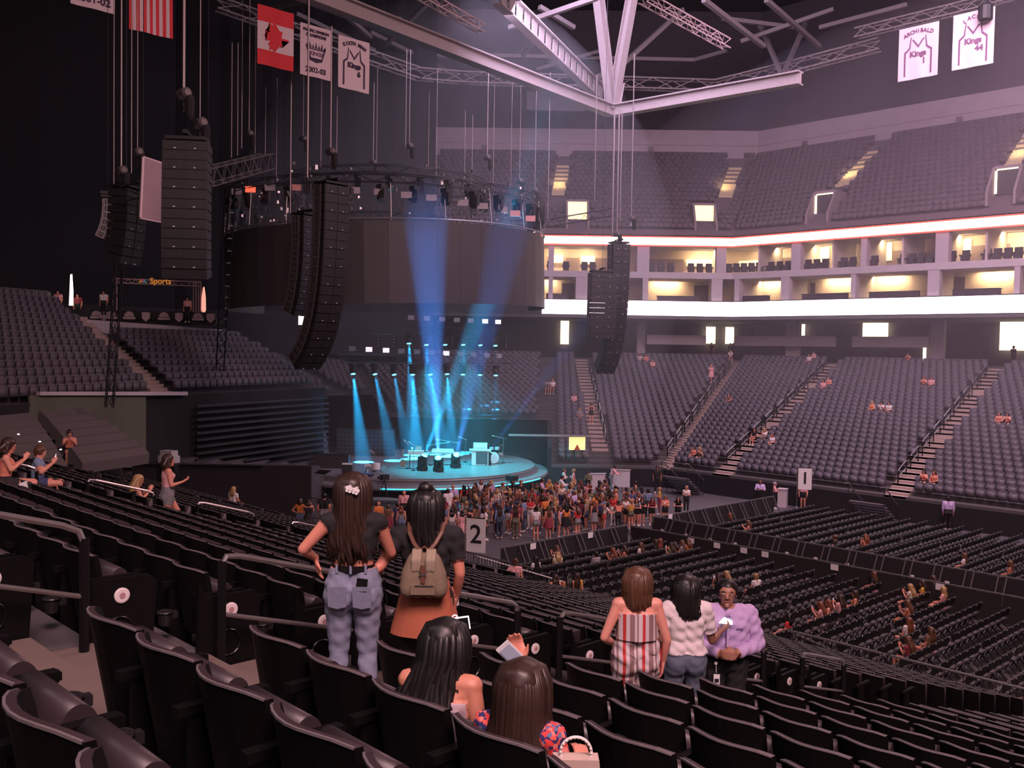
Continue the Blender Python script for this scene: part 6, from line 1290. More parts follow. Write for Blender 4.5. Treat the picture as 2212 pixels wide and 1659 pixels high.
def P_sit(lean=0.0, arms='lap'):
    J = base_joints(); dz = .92 - .53
    for q in J:
        if q[:2] in ('hd', 'pn', 'th', 'cu') or q in ('face', 'up'): continue
        J[q] = J[q] - np.array([0, 0, dz])
    for n, s in (('L', -1), ('R', 1)):
        J['hip' + n] = np.array([s * .09, 0, .52]); J['kn' + n] = np.array([s * .11, .43, .52]); J['an' + n] = np.array([s * .11, .42, .09]); J['toe' + n] = np.array([s * .13, .58, .035])
        if arms == 'lap': J['el' + n] = np.array([s * .23, .03, .70]); J['wr' + n] = np.array([s * .09, .26, .66]); J['hd' + n] = np.array([-s * .4, .8, -.1]); J['pn' + n] = np.array([0, 0, -1.]); J['th' + n] = np.array([-s, 0, 0.])
        else: J['el' + n] = np.array([s * .21, .10, .76]); J['wr' + n] = np.array([s * .06, .30, .92]); J['hd' + n] = np.array([-s * .3, .4, .8]); J['pn' + n] = np.array([-s, 0, 0.]); J['th' + n] = np.array([0, -1., .3]); J['cu' + n] = .5
    for q in ('chest', 'neck', 'head', 'shL', 'shR', 'waist'): J[q] = J[q] + np.array([0, lean * (J[q][2] - .52), 0])
    if arms != 'lap': J['face'] = np.array([0, 1, -.3])
    return J
def P_walk():
    J = base_joints(); J['knL'] = np.array([-.09, .22, .52]); J['anL'] = np.array([-.09, .10, .14]); J['toeL'] = np.array([-.10, .27, .10]); J['knR'] = np.array([.09, -.03, .46]); J['anR'] = np.array([.1, -.22, .10]); J['toeR'] = np.array([.11, -.06, .035]); J['elR'] = np.array([.22, .02, 1.08]); J['wrR'] = np.array([.12, .26, 1.13]); J['hdR'] = np.array([-.2, .8, .4]); J['pnR'] = np.array([0, 0, 1.]); J['thR'] = np.array([-.5, 0, .5]); return J
POSES = {'stand': P_stand, 'phone': P_phone, 'chest': P_chest, 'raise': P_raise, 'hip': P_hip, 'cross': P_cross, 'lean': P_lean, 'sit': P_sit, 'sitphone': lambda: P_sit(.08, 'phone'), 'walk': P_walk}
OUTF = {'pants': dict(sleeve=.45, leg=1.93), 'shorts': dict(sleeve=.42, leg=.45), 'tank': dict(sleeve=0, leg=.42, topz=1.33), 'long': dict(sleeve=1.85, leg=1.93, collar=True)}
TB = {}; TJ = {}; TC = {}
def tmpl(pose, outfit, fem=True):
    key = (pose, outfit, fem)
    if key in TB: return TB[key]
    kk = (pose, fem)
    if kk not in TC:
        J = POSES[pose]()
        if not fem:
            for n, s in (('L', -1), ('R', 1)): J['sh' + n] = J['sh' + n] + [s * .03, 0, .01]; J['el' + n] = J['el' + n] + [s * .025, 0, 0]
        caps = body_caps(J, fem, 1.0 if fem else 1.08); TC[kk] = (remesh_caps(caps, .0185, 2, .4), caps, J)
    me0, caps, J = TC[kk]; o = dict(OUTF[outfit])
    if 'sit' in pose:
        if 'topz' in o: o['topz'] = o['topz'] - .39
        if outfit in ('shorts', 'tank'): o['leg'] = .5
    me = dress(me0.copy(), caps, J, o); TB[key] = (me, J); return TB[key]
SKIRT = {}
def skirt_mesh(z1, z0, w0, w1, n=18, flut=.06):
    mb = MB(); R = []
    for i in range(6):
        f = i / 5; z = z1 + (z0 - z1) * f; w = w0 + (w1 - w0) * f ** .8; R.append([(w * math.cos(a) * 1.12, w * math.sin(a) * .88 - .01, z) if f < .2 else (w * math.cos(a) * (1.12 + flut * f * math.sin(a * 7)), w * math.sin(a) * (.9 + flut * f * math.cos(a * 7)) - .01, z) for a in np.linspace(0, 2 * math.pi, n, endpoint=False)])
    vs = [p for r in R for p in r]; mb.add(vs, [(i * n + j, i * n + (j + 1) % n, (i + 1) * n + (j + 1) % n, (i + 1) * n + j) for i in range(5) for j in range(n)]); m2 = MB(); m2.v = mb.v; m2.f = mb.f; m2.m = mb.m
    return mb
SKIRTM = skirt_mesh(1.05, .58, .135, .24).mesh('skirt', BLK, True)
def setm(o, mats):
    for i, m_ in enumerate(mats):
        if i < len(o.material_slots): o.material_slots[i].link = 'OBJECT'; o.material_slots[i].material = m_
PCOUNT = {}; USED = set()
def person(loc, heading, label, pose='stand', outfit='pants', top='white', bottom='black', hair='long', hcol='brown', skin=0, h=1.65, fem=True, shoes='white', group=None, skirt=None, phone=None, eyes=True):
    me, J = tmpl(pose, outfit, fem); o = obj('person', me, None, tuple(loc), heading); sc = h / 1.65; o.scale = (sc, sc, sc)
    tc = TOPS[top] if isinstance(top, str) else top; bc = BOTS.get(bottom, TOPS.get(bottom)) if isinstance(bottom, str) else bottom
    setm(o, [SKINS[skin], cm('top_' + str(top), tc), cm('bottom_' + str(bottom), bc), SHOE[shoes]]); tag(o, label, 'person', group)
    f = J['face']; pit = math.atan2(-f[2], f[1]); yaw = math.atan2(-f[0], f[1])
    if hair: hh = obj('hair', HAIR[hair], o, tuple(J['head'])); hh.rotation_euler = (-pit, 0, yaw); setm(hh, [HM[hcol]])
    if eyes: e = obj('eyes', EYES, o, tuple(J['head'])); e.rotation_euler = (-pit, 0, yaw)
    if skirt: s = obj('skirt', SKIRTM, o); s.material_slots[0].link = 'OBJECT'; s.material_slots[0].material = cm('bottom_' + skirt, BOTS.get(skirt, TOPS.get(skirt)))
    if phone:
        p = (J['wrL'] + J['wrR']) / 2 + np.array([0, .05, .10]) if pose in ('phone', 'sitphone') else J['wrR'] + np.array([0, .02, .13])
        M = Matrix.Rotation(heading, 3, 'Z') @ (Vector(p) * sc); q = obj('phone', PHONE if phone == 1 else PHONEL, None, (loc[0] + M.x, loc[1] + M.y, loc[2] + M.z), heading); tag(q, 'phone held up by ' + ' '.join(label.replace(',', '').split()[:12]), 'phone', 'phones held by people')
    return o
PH = MB(); PH.box((0, 0, 0), (.075, .01, .15)); PH.cur = 1; PH.box((0, -.006, 0), (.066, .004, .135)); PHONE = PH.mesh('phone', [BLKG, mat('phone_screen', (0.3, 0.3, 0.33), 0.2, emit=(.5, .52, .6), es=.5)]); PHONEL = PH.mesh('phone', [WHITE, mat('phone_bright', (0.9, 0.9, 0.9), 0.2, emit=(1, 1, 1), es=4)])
def toward(p, q): return math.atan2(-(q[0] - p[0]), q[1] - p[1])
STG = np.array([-52, 41.0]); CAMH = lambda p: toward(p, (0, 0))
# ---- crowd in the pit
def uniq(parts_fn):
    for _ in range(200):
        s = parts_fn()
        if s[0] not in USED: USED.add(s[0]); return s
    return s
crowd = []
def free(p, r): return all((p[0] - q[0]) ** 2 + (p[1] - q[1]) ** 2 > r * r for q in crowd)
HC_W = ['black', 'dark brown', 'dark brown', 'brown', 'brown', 'blonde', 'auburn']
WARMT = ['white', 'black', 'black', 'brown', 'navy', 'wine-red', 'grey', 'coral', 'black', 'coral', 'pink', 'grey', 'navy', 'brown', 'wine-red', 'orange', 'red', 'cream', 'denim-blue', 'mustard', 'olive', 'lilac']
def place(px, py, z=0.0, **k):
    p = onz(px, py, z); crowd.append((p[0], p[1])); return p
G = 'people standing in the pit'
# hand-placed people the photo singles out
def hp(px, py, z, lab, face, **k):
    p = place(px, py, z); hd = {'stage': toward(p, STG), 'cam': CAMH(p), 'left': CAMH(p) + math.pi / 2 + math.pi, 'right': CAMH(p) - math.pi / 2 + math.pi, 'back': CAMH(p) + math.pi, 'floor': -math.pi / 2}[face] if isinstance(face, str) else face
    return person(p, hd, lab, **k)
hp(1247, 1163, 0, 'person in a bright red tee and grey shorts at the pit barrier', 'stage', outfit='shorts', top='red', bottom='grey', hair='mid', hcol='brown', h=1.62, group=G, pose='chest')
hp(1222, 1160, 0, 'person in an orange top and black skirt left of the red tee', 'stage', outfit='tank', top='orange', bottom='black', hair='mid', hcol='black', h=1.66, group=G, skirt='black', pose='hip')
hp(1207, 1163, 0, 'person in a grey-lilac tank left of the orange top', 'right', outfit='tank', top='lilac', bottom='grey', hair='mid', hcol='brown', group=G)
hp(1157, 1168, 0, 'person with white tee, grey shorts and black backpack near the pit barrier', 'stage', outfit='shorts', top='white', bottom='grey', hair='bun', hcol='black', h=1.68, group=G)
hp(1184, 1164, 0, 'person in a coral dress beside the black backpack', 'stage', outfit='tank', top='coral', bottom='wine-red', hair='long', hcol='brown', group=G, skirt='wine-red')
hp(998, 1178, 0, 'person in a long pink shirt dress behind the number 2 sign', 'stage', outfit='shorts', top='pink', bottom='pink', hair='bob', hcol='black', h=1.68, group=G, skirt='pink')
hp(975, 1172, 0, 'person in a white frilled top and grey skirt left of the pink dress', 'stage', outfit='tank', top='white', bottom='grey', hair='mid', hcol='black', group=G, skirt='grey')
hp(1078, 1164, 0, 'person in a denim-blue jacket right of the number 2 sign', 'stage', outfit='long', top='denim-blue', bottom='dark denim', hair='long', hcol='dark brown', h=1.7, group=G)
hp(1112, 1165, 0, 'person in a wine-red top and olive trousers with white shoes', 'stage', outfit='pants', top='wine-red', bottom='olive', hair='long', hcol='dark brown', h=1.72, group=G)
hp(1048, 1168, 0, 'person in a white tee just right of the number 2 sign', 'right', outfit='pants', top='white', bottom='black', hair='bob', hcol='brown', group=G)
hp(1335, 1146, 0, 'person in a wide peach blouse leaning at the barrier corner', 'back', outfit='long', top='coral', bottom='black', hair='mid', hcol='dark brown', h=1.6, group=G, pose='lean')
hp(1305, 1150, 0, 'person in a white tee with black hair bent over the pit barrier', 'right', outfit='shorts', top='white', bottom='red', hair='mid', hcol='black', h=1.6, group=G, pose='lean')
hp(1282, 1150, 0, 'person in a grey skirt and dark top at the pit barrier', 'stage', outfit='tank', top='black', bottom='grey', hair='mid', hcol='auburn', group=G, skirt='grey')
hp(1424, 1112, 0, 'person in a mustard yellow tee standing alone on the open floor', 'left', outfit='pants', top='mustard', bottom='wine-red', hair='short', hcol='blonde', h=1.6, group=G, pose='chest')
hp(1482, 1108, 0, 'person in a white top and black trousers by the dark stairs', 'cam', outfit='pants', top='white', bottom='black', hair='long', hcol='blonde', h=1.6, group=G, pose='chest')
hp(1372, 1100, 0, 'person in a black tank and jeans looking at a phone near the open floor', 'left', outfit='tank', top='black', bottom='blue denim', hair='bun', hcol='black', h=1.68, group=G, pose='chest')
hp(1419, 1066, 0, 'person in dark clothes standing before the black far wall', 'cam', outfit='pants', top='black', bottom='black', hair='short', hcol='black', h=1.85, fem=False, group=G, skin=3)
hp(978, 1118, 0, 'bald security man in a pale shirt facing the crowd at the stage', 'cam', outfit='long', top='lilac', bottom='black', hair=None, h=1.86, fem=False, group=G)
hp(872, 1132, 0, 'bald man in a pink shirt facing the crowd left of the stage front', 'cam', outfit='long', top='pink', bottom='black', hair=None, h=1.8, fem=False, group=G)
hp(1170, 1102, 0, 'bearded man in a pale blue shirt side-on at the stage corner', 'right', outfit='shorts', top='lilac', bottom='black', hair='short', hcol='dark brown', h=1.85, fem=False, group=G, pose='chest')
hp(1206, 1088, 0, 'man in a white shirt bending behind the crowd', 'right', outfit='long', top='white', bottom='black', hair='short', hcol='black', h=1.78, fem=False, group=G, pose='lean')
hp(1217, 1072, 0, 'staff man in a pink-white shirt standing behind the crowd', 'right', outfit='long', top='white', bottom='black', hair='short', hcol='brown', h=1.8, fem=False, group=G, pose='cross')
hp(1238, 1070, 0, 'staff woman in a mauve shirt beside the white-shirted man', 'left', outfit='long', top='pink', bottom='black', hair='bun', hcol='blonde', h=1.72, group=G, pose='cross')
hp(1270, 1075, 0, 'person in a dark leafy jacket behind the crowd', 'cam', outfit='long', top='olive', bottom='black', hair='short', hcol='black', h=1.72, group=G, pose='chest')
hp(1320, 1062, 0, 'staff man in a pink shirt leaning on the pale partition', 'right', outfit='long', top='pink', bottom='grey', hair='short', hcol='black', h=1.85, fem=False, group=G, pose='lean', skin=3)
hp(1294, 1098, 0, 'person with very long black hair in front of the pale partition', 'stage', outfit='pants', top='black', bottom='black', hair='long', hcol='black', h=1.68, group=G)
for k, (px, lab, bc, hc) in enumerate(((1352, 'with white sleeves', 'white', 'black'), (1374, 'in a grey top', 'grey', 'black'), (1386, 'in black', 'black', 'dark brown'), (1408, 'in wine red', 'wine-red', 'dark brown'), (1436, 'in coral holding a lit phone', 'coral', 'auburn'), (1464, 'in a black tee with black hair', 'black', 'black'))):
    p = np.array([-30.1 - random.uniform(0, .2), onY(px, 1120, 40)[1], 0]); q = onz(px, 1138 - (px - 1352) * .05, 0); crowd.append((q[0], q[1]))
    person(q, CAMH(q), 'person %s leaning on the far pit barrier' % lab, pose='lean' if k % 2 else 'chest', outfit='shorts', top=bc, bottom='black', hair='mid' if k else 'short', hcol=hc, h=1.6, group=G, phone=2 if k == 4 else None)
# staff by the far floor chairs
hp(1641, 1098, 0, 'staff man in a lilac shirt with a cup by the far barrier end', 'cam', outfit='long', top='lilac', bottom='black', hair='short', hcol='brown', h=1.72, fem=False, pose='cross', skin=3); hp(1672, 1100, 0, 'grey-haired staff woman in a pink shirt by the far barrier end', 'right', outfit='long', top='pink', bottom='black', hair='short', hcol='grey', h=1.66, pose='cross')
hp(1734, 1100, 0, 'staff person in a mauve shirt half hidden behind the number 1 sign', 'cam', outfit='shorts', top='pink', bottom='black', hair=None, h=1.7, fem=False); hp(2047, 1146, 0, 'large staff man in a mauve shirt standing before the far wall', 'back', outfit='long', top='lilac', bottom='black', hair='short', hcol='black', h=1.85, fem=False)
# group on the left landing
Z1 = 1.2
for px, py, lab, kw in ((648, 1160, 'woman in an orange tee and denim shorts on the left landing', dict(outfit='shorts', top='orange', bottom='blue denim', hair='bob', hcol='dark brown', pose='hip')), (666, 1163, 'woman in a bare-shouldered top and black skirt beside the orange tee', dict(outfit='tank', top='black', bottom='black', hair='bob', hcol='dark brown', skirt='black', pose='phone')), (700, 1156, 'tall man in a black sweatshirt and grey shorts on the left landing', dict(outfit='shorts', top='black', bottom='grey', hair='short', hcol='black', fem=False, h=1.85)),
                         (728, 1158, 'woman in a white tee and red skirt beside the tall man', dict(outfit='shorts', top='white', bottom='red', hair='bob', hcol='black', skirt='red', pose='phone')), (817, 1158, 'person in a long orange tunic right of the jeans woman', dict(outfit='shorts', top='orange', bottom='orange', hair=None, skirt='orange', h=1.75)), (838, 1163, 'woman with a small pale round backpack and wine-red skirt', dict(outfit='shorts', top='brown', bottom='wine-red', hair='bun', hcol='brown', skirt='wine-red')), (866, 1166, 'person in a grey tank and denim shorts left of the backpack woman', dict(outfit='tank', top='grey', bottom='blue denim', hair='mid', hcol='auburn')), (858, 1160, 'person in a navy tee behind the grey tank', dict(outfit='pants', top='navy', bottom='dark denim', hair='bun', hcol='dark brown', h=1.72))):
    zz = Z1 if px < 800 else 0; p = onz(px, py + (0 if zz else 0), zz); crowd.append((p[0], p[1])); kw.setdefault('h', 1.68); person(p, toward(p, STG) + random.uniform(-.3, .3), lab, group='group left of the jeans woman', **kw)
# the packed middle of the pit
n = 0; tries = 0
while n < 118 and tries < 6000:
    tries += 1; px = random.uniform(890, 1400); t_ = (px - 890) / 510; lo = 1100 - 14 * t_ + random.uniform(0, 6); hi = 1172 - 30 * t_ if px > 1180 else 1166
    py = random.uniform(lo, hi)
    if px < 1000 and py < 1118: continue
    if px > 1330 and py < 1112: continue
    p = onz(px, py, 0)
    if p[0] > -29.9 or not free(p, .50 if px > 1120 else .62): continue
    crowd.append((p[0], p[1])); n += 1
    fem = random.random() < .85
    def mk():
        top = random.choice(WARMT); bot = random.choice(['black', 'blue denim', 'dark denim', 'grey', 'white', 'olive']); hc = random.choice(HC_W); hs = random.choice(['long', 'long', 'mid', 'mid', 'bob', 'bun', 'pony']) if fem else 'short'; of = random.choice(['pants', 'shorts', 'tank', 'shorts', 'long']) if fem else random.choice(['pants', 'shorts'])
        lab = 'pit %s, %s %s, %s %s, %s %s hair' % ('woman' if fem else 'man', top, {'pants': 'tee', 'shorts': 'tee', 'tank': 'tank top', 'long': 'long-sleeved top'}[of], bot, {'pants': 'trousers', 'shorts': 'shorts', 'tank': 'shorts', 'long': 'trousers'}[of], {'long': 'long', 'mid': 'mid-length', 'bob': 'short-cut', 'bun': 'tied-up', 'pony': 'ponytailed', 'short': 'cropped'}[hs], hc); return lab, top, bot, hc, hs, of
    lab, top, bot, hc, hs, of = uniq(mk); pose = random.choice(['stand', 'chest', 'phone', 'hip', 'cross', 'stand', 'raise']) if fem else random.choice(['stand', 'cross'])
    hd = toward(p, STG) + random.gauss(0, .6) if random.random() < .62 else CAMH(p) + random.gauss(0, .8)
    person(p, hd, lab, pose, of, top, bot, hs, hc, random.choice([0, 0, 1, 1, 2, 4, 3]), random.uniform(1.56, 1.74) if fem else random.uniform(1.7, 1.82), fem, random.choice(['white', 'black']), G, phone=1 if pose == 'phone' and random.random() < .5 else None)
# ---- seated people on the floor chairs
def seat_at(px, py, zs=.45):
    p = onz(px, py, .75); X = -27.6 + .92 * round((p[0] + 27.6) / .92); return np.array([X - .03, p[1], -.03])
GS = 'people sitting on the floor chairs'
seated = [(1176, 1232, 'in a white tee with black hair, nearest the number 2 sign', 'white', 'black', 'long', 'black', 0), (1196, 1215, 'in a pale green top with a blonde bob', 'cream', 'grey', 'mid', 'blonde', 1), (1218, 1205, 'in a coral vest beside the blonde bob', 'coral', 'black', 'long', 'brown', 1), (1297, 1218, 'in a grey tee sitting alone in the near chairs', 'grey', 'black', 'short', 'black', 0), (1320, 1206, 'in a dark top with long auburn hair', 'brown', 'black', 'long', 'auburn', 1), (1342, 1200, 'in a brown top beside the auburn hair', 'coral', 'black', 'mid', 'dark brown', 1),
          (1384, 1195, 'in a white tee holding a phone in the middle group', 'white', 'black', 'long', 'brown', 0), (1402, 1185, 'in black with long brown hair in the middle group', 'black', 'black', 'long', 'dark brown', 0), (1416, 1184, 'in wine red with long auburn hair in the middle group', 'wine-red', 'black', 'long', 'auburn', 0), (1448, 1195, 'in a dark top at the middle group edge', 'olive', 'black', 'long', 'dark brown', 1), (1465, 1195, 'in a pink top under the paper signs', 'pink', 'black', 'mid', 'dark brown', 1), (1484, 1192, 'in a grey top under the paper signs', 'grey', 'black', 'long', 'brown', 1), (1500, 1190, 'in an orange vest under the paper signs', 'orange', 'black', 'mid', 'brown', 1),
          (1566, 1268, 'in black beside the two white-topped sitters', 'black', 'black', 'long', 'dark brown', 1), (1590, 1264, 'with blonde hair in the right of centre pair', 'brown', 'black', 'long', 'blonde', 1), (1616, 1262, 'in a white tee with a blonde bun', 'white', 'black', 'bun', 'blonde', 0), (1710, 1358, 'in a bright red hooded top', 'red', 'black', 'mid', 'black', 0), (1775, 1330, 'in a pink top with long auburn hair', 'pink', 'white', 'long', 'auburn', 1), (1794, 1326, 'in coral beside the auburn hair', 'coral', 'black', 'mid', 'auburn', 0), (1822, 1316, 'in mauve in the right group', 'pink', 'black', 'long', 'dark brown', 1), (1856, 1306, 'in orange at the right group end', 'orange', 'black', 'mid', 'dark brown', 0),
          (1910, 1265, 'in a black vest with long brown hair', 'black', 'pink', 'long', 'brown', 0), (1945, 1285, 'with blonde hair under the tag', 'cream', 'black', 'long', 'blonde', 1), (1990, 1280, 'in a mustard top by the white bag', 'mustard', 'black', 'mid', 'dark brown', 0), (2005, 1268, 'in a white tee by the mustard top', 'white', 'black', 'mid', 'dark brown', 1), (2060, 1300, 'in a pink dress beside the pale hat', 'pink', 'pink', 'long', 'blonde', 0), (1982, 1330, 'in a coral vest leaning back on the right', 'coral', 'black', 'long', 'brown', 1), (1962, 1365, 'in a pale top looking at a phone on the right', 'white', 'black', 'long', 'auburn', 0), (1948, 1405, 'in brown with bare knees on the right', 'wine-red', 'black', 'long', 'brown', 1), (2000, 1385, 'with a pink bag at the lower right', 'brown', 'pink', 'long', 'brown', 0),
          (2105, 1222, 'in white and coral in the far floor block', 'white', 'black', 'long', 'brown', 0), (2206, 1240, 'in coral at the right edge', 'coral', 'black', 'mid', 'brown', 0), (1878, 1178, 'in coral with raised arm in the far floor block', 'coral', 'brown', 'mid', 'auburn', 1), (1790, 1175, 'in black in the far floor block', 'black', 'grey', 'short', 'brown', 0), (1592, 1130, 'with a pink cap in the far floor block', 'black', 'black', 'mid', 'auburn', 0), (1604, 1142, 'in coral behind the pink cap', 'coral', 'black', 'mid', 'brown', 1), (2200, 1500, 'in orange at the lower right edge', 'orange', 'black', 'mid', 'auburn', 0), (2196, 1580, 'in a dark top at the bottom right edge', 'brown', 'black', 'long', 'brown', 1)]
for k, (px, py, lab, tc, bc, hs, hc, ph) in enumerate(seated):
    p = seat_at(px, py); person(p, math.pi / 2 + random.uniform(-.5, .5), 'seated person ' + lab, 'sitphone' if ph else 'sit', 'tank' if tc in ('coral', 'orange') else 'shorts', tc, bc, hs, hc, random.choice([0, 1, 0, 4, 2]), 1.64, True, 'white', GS, phone=1 if ph and k % 2 else None)
for px, py, lab, kw in ((1198, 1342, 'woman in a backless top with a white bag behind the bar railing', dict(outfit='tank', top='black', bottom='black', hair='mid', hcol='dark brown')), (1226, 1340, 'woman in coral with a white tote at the near chairs', dict(outfit='tank', top='coral', bottom='dark denim', hair='long', hcol='black', pose='chest')), (1244, 1338, 'woman in mustard and blue trousers beside the white tote', dict(outfit='shorts', top='mustard', bottom=(0.02, 0.05, 0.30), hair='long', hcol='dark brown'))):
    p = onz(px, py, 0); kw['outfit'] = kw['outfit']; person(p, toward(p, STG), lab, group='women walking in by the near chairs', **kw)
for px, py, lab in ((1190, 1308, 'white bag hanging at the backless woman'), (1232, 1292, 'white tote bag held by the coral woman')):
    p = onz(px, py + 20, .75); mb = MB(); mb.prism([(-.17, 0), (.17, 0), (.14, .42), (-.14, .42)], .07, basis((1, 0, 0), (0, 0, 1), (0, -1, 0), (0, 0, 0))); mb.tube([(-.1, -.03, .42), (-.06, -.03, .62), (.06, -.03, .62), (.1, -.03, .42)], .01, 5); tag(mb.build('tote_bag', WHITE, None, tuple(p), HC + math.pi), lab, 'bag')
p = ond(1112, 1298, 31.5); person((p[0], p[1], .95), HC + math.pi, 'blonde person standing behind the near bar railing', 'hip', 'shorts', 'pink', 'lilac', 'bun', 'brown', 0, 1.68, True)
p = ond(2075, 1247, 40); mb = MB(); mb.lathe([(.17, 0), (.16, .02), (.09, .03), (.08, .1), (.02, .12)], n=14); tag(mb.build('sun_hat', cm('hat', (.62, .52, .48)), None, tuple(p)), 'pale round hat beside the pink dress on the right', 'hat')
# ---- scattered spectators in the far stand
def far_row(px, py):   # nearest seat row of the far / corner stand under a pixel
    best = None
    for i in range(1, 30):
        for sec in ('far', 'far_corner'):
            o = T_ * i - .30; d = ray(px, py)
            if sec == 'far': q = EYE + d * ((54 + o) / d[1]); ok = q[0] > far_l(o)[0]
            else: n = np.array([1, -1]) / math.sqrt(2); A = fch_l(o); q = EYE + d * ((A @ n) / (d[:2] @ n)); ok = q[0] < far_l(o)[0]
            if ok:
                e = abs(q[2] - (rz_(i) + .85))
                if best is None or e < best[0]: best = (e, q, i, math.pi if sec == 'far' else -3 * math.pi / 4)
    return best
fs = [(1382, 775, 'white'), (1396, 774, 'coral'), (1410, 785, 'pink'), (1578, 765, 'white'), (1748, 772, 'white'), (1758, 772, 'pink'), (1962, 768, 'coral'), (1778, 828, 'pink'), (1790, 828, 'coral'), (1996, 824, 'coral'), (2012, 824, 'pink'), (1884, 878, 'orange'), (1904, 878, 'white'), (1920, 882, 'white'), (2158, 905, 'coral'), (2176, 905, 'coral'), (1575, 860, 'brown'), (1240, 858, 'pink'), (1182, 828, 'grey'), (1194, 828, 'white'), (1630, 940, 'black'), (1652, 940, 'white'), (1668, 945, 'white'), (1252, 892, 'grey'), (1996, 1028, 'coral'), (2018, 1028, 'coral'), (1498, 980, 'coral'), (1512, 975, 'brown')]
FSL = ['behind the hanging speakers, left of three', 'behind the hanging speakers, middle of three', 'behind the hanging speakers, right of three', 'top row by the lit doorway', 'top row left of a pair', 'top row right of a pair', 'alone in the top row at the right', 'left of a pair beside the corner aisle', 'right of a pair beside the corner aisle', 'left of the upper right pair', 'right of the upper right pair', 'left of the middle three', 'centre of the middle three', 'right of the middle three', 'left of the pair at the right edge', 'right of the pair at the right edge', 'alone right of the bend stairs', 'near the corner stand stairs', 'left of the pair above the stage stair block', 'right of the pair above the stage stair block', 'left of the low group by the aisle', 'centre of the low group by the aisle', 'right of the low group by the aisle', 'low in the corner stand', 'left of the front-row pair', 'right of the front-row pair', 'left at the floor stairs', 'right at the floor stairs']
for k, (px, py, tc) in enumerate(fs):
    b = far_row(px, py); q = b[1]; i = b[2]; person((q[0], q[1], rz_(i)), b[3] + random.uniform(-.2, .2), 'far-stand spectator in %s, %s' % (tc, FSL[k]), 'sit' if k % 3 else 'sitphone', 'tank' if tc in ('coral', 'orange') else 'shorts', tc, 'black', 'mid' if k % 2 else 'long', random.choice(HC_W), random.choice([0, 1, 4]), 1.66, True, 'white', 'spectators in the far stand', eyes=False)
b = far_row(1536, 810); q = b[1]; person((q[0], q[1], rz_(b[2])), math.pi * 1.1, 'person in a mauve dress walking down the bend stairs of the far stand', 'walk', 'shorts', 'pink', 'pink', 'long', 'blonde', 0, 1.7, True, 'white', skirt='pink')
b = far_row(1277, 895); q = b[1]; person((q[0], q[1], rz_(b[2])), -3 * math.pi / 4, 'person in black shorts standing on the corner stand stairs', 'chest', 'tank', 'black', 'black', 'mid', 'dark brown', 0, 1.7, True)
for px, py, lab in ((1537, 742, 'dark figure left in the lit concourse doorway'), (1578, 735, 'dark figure in the lit concourse doorway'), (1584, 735, 'second dark figure in the lit concourse doorway'), (2190, 742, 'dark figure in the bright concourse opening at the right')):
    a, _ = on_front(px, py, OB + 2.5); person((a[0], a[1], rz_(30)), HC, lab, 'stand', 'pants', 'black', 'black', 'short', 'black', 1, 1.7, True, eyes=False)
for px, py, lab, tc, d in ((125, 655, 'person in a pale shirt at the top of the left end seats', 'pink', 60), (168, 662, 'person in dark red by the bright gap on the left', 'wine-red', 60.5), (224, 655, 'presenter in a white shirt at the left of the broadcast platform', 'white', 61.5), (405, 668, 'presenter in a pink shirt at the right of the broadcast platform', 'pink', 63.5)):
    p = ond(px, py, d); person((p[0], p[1], p[2] - .9), HC, lab, 'stand', 'pants', tc, 'black', 'short', 'black', 1, 1.7, False)
# ---- left of picture: people in the near stand
def nrow(px, py, Y): p = onY(px, py, Y); return p
def stand_in(px, d, lab, **k):
    l = (px - IW / 2) / FPX * d; v = LD(l, d); i = (22.68 - v[1]) / T_; i = math.ceil(i - 1e-6); person((v[0], v[1], rz_(i)), k.pop('hd'), lab, **k)
stand_in(362, 18.6, 'woman in a pink top and grey denim skirt walking down the second aisle', hd=HC + math.pi - 1.0, pose='walk', outfit='tank', top='pink', bottom='grey', hair='bob', hcol='dark brown', h=1.68, skirt=None)
stand_in(292, 20.5, 'seated blonde woman in black holding a phone to her ear on the left', hd=-.2, pose='sitphone', outfit='tank', top='black', bottom='black', hair='mid', hcol='blonde')
stand_in(78, 19.0, 'boy in a pale blue shirt with a phone on the left', hd=-.4, pose='sitphone', outfit='shorts', top='denim-blue', bottom='navy', hair='short', hcol='brown', fem=False, phone=2)
stand_in(8, 15.5, 'person in an orange vest holding a white paper at the left edge', hd=-.3, pose='sitphone', outfit='tank', top='coral', bottom='black', hair='bob', hcol='dark brown', phone=None)
stand_in(505, 37.5, 'person sitting in white behind the bar railing left of the landing', hd=.4, pose='sit', outfit='shorts', top='white', bottom='black', hair='mid', hcol='blonde')
p = ond(150, 975, 35.5); person((p[0], p[1], p[2] - .55), HC + .5, 'woman in coral sitting on the grey covered benches at the left', 'sitphone', 'tank', 'coral', 'black', 'bun', 'dark brown', 0, 1.75, True)
p = ond(48, 1052, 15.3); mb = MB(); mb.box((0, 0, 0), (.2, .01, .14)); o = mb.build('paper_sheet', WHITE, None, tuple(p), HC); o.rotation_euler = (.3, .4, HC); tag(o, 'white paper sheet held at the left edge', 'paper')
for k, (px, py, d) in enumerate(((40, 938, 36), (86, 954, 35.5), (131, 971, 34.5), (182, 987, 34))):
    p = ond(px, py, d); mb = MB(); mb.lathe([(.02, -.02), (.05, 0), (.02, .02)], n=10); tag(mb.build('step_lamp', mat('step_light', (.9, .85, .85), emit=(1, .9, .9), es=3, var=0), None, tuple(p)), 'small white step lamp on the covered benches, %s from the left' % NUM[k], 'lamp', 'step lamps on the left corner')
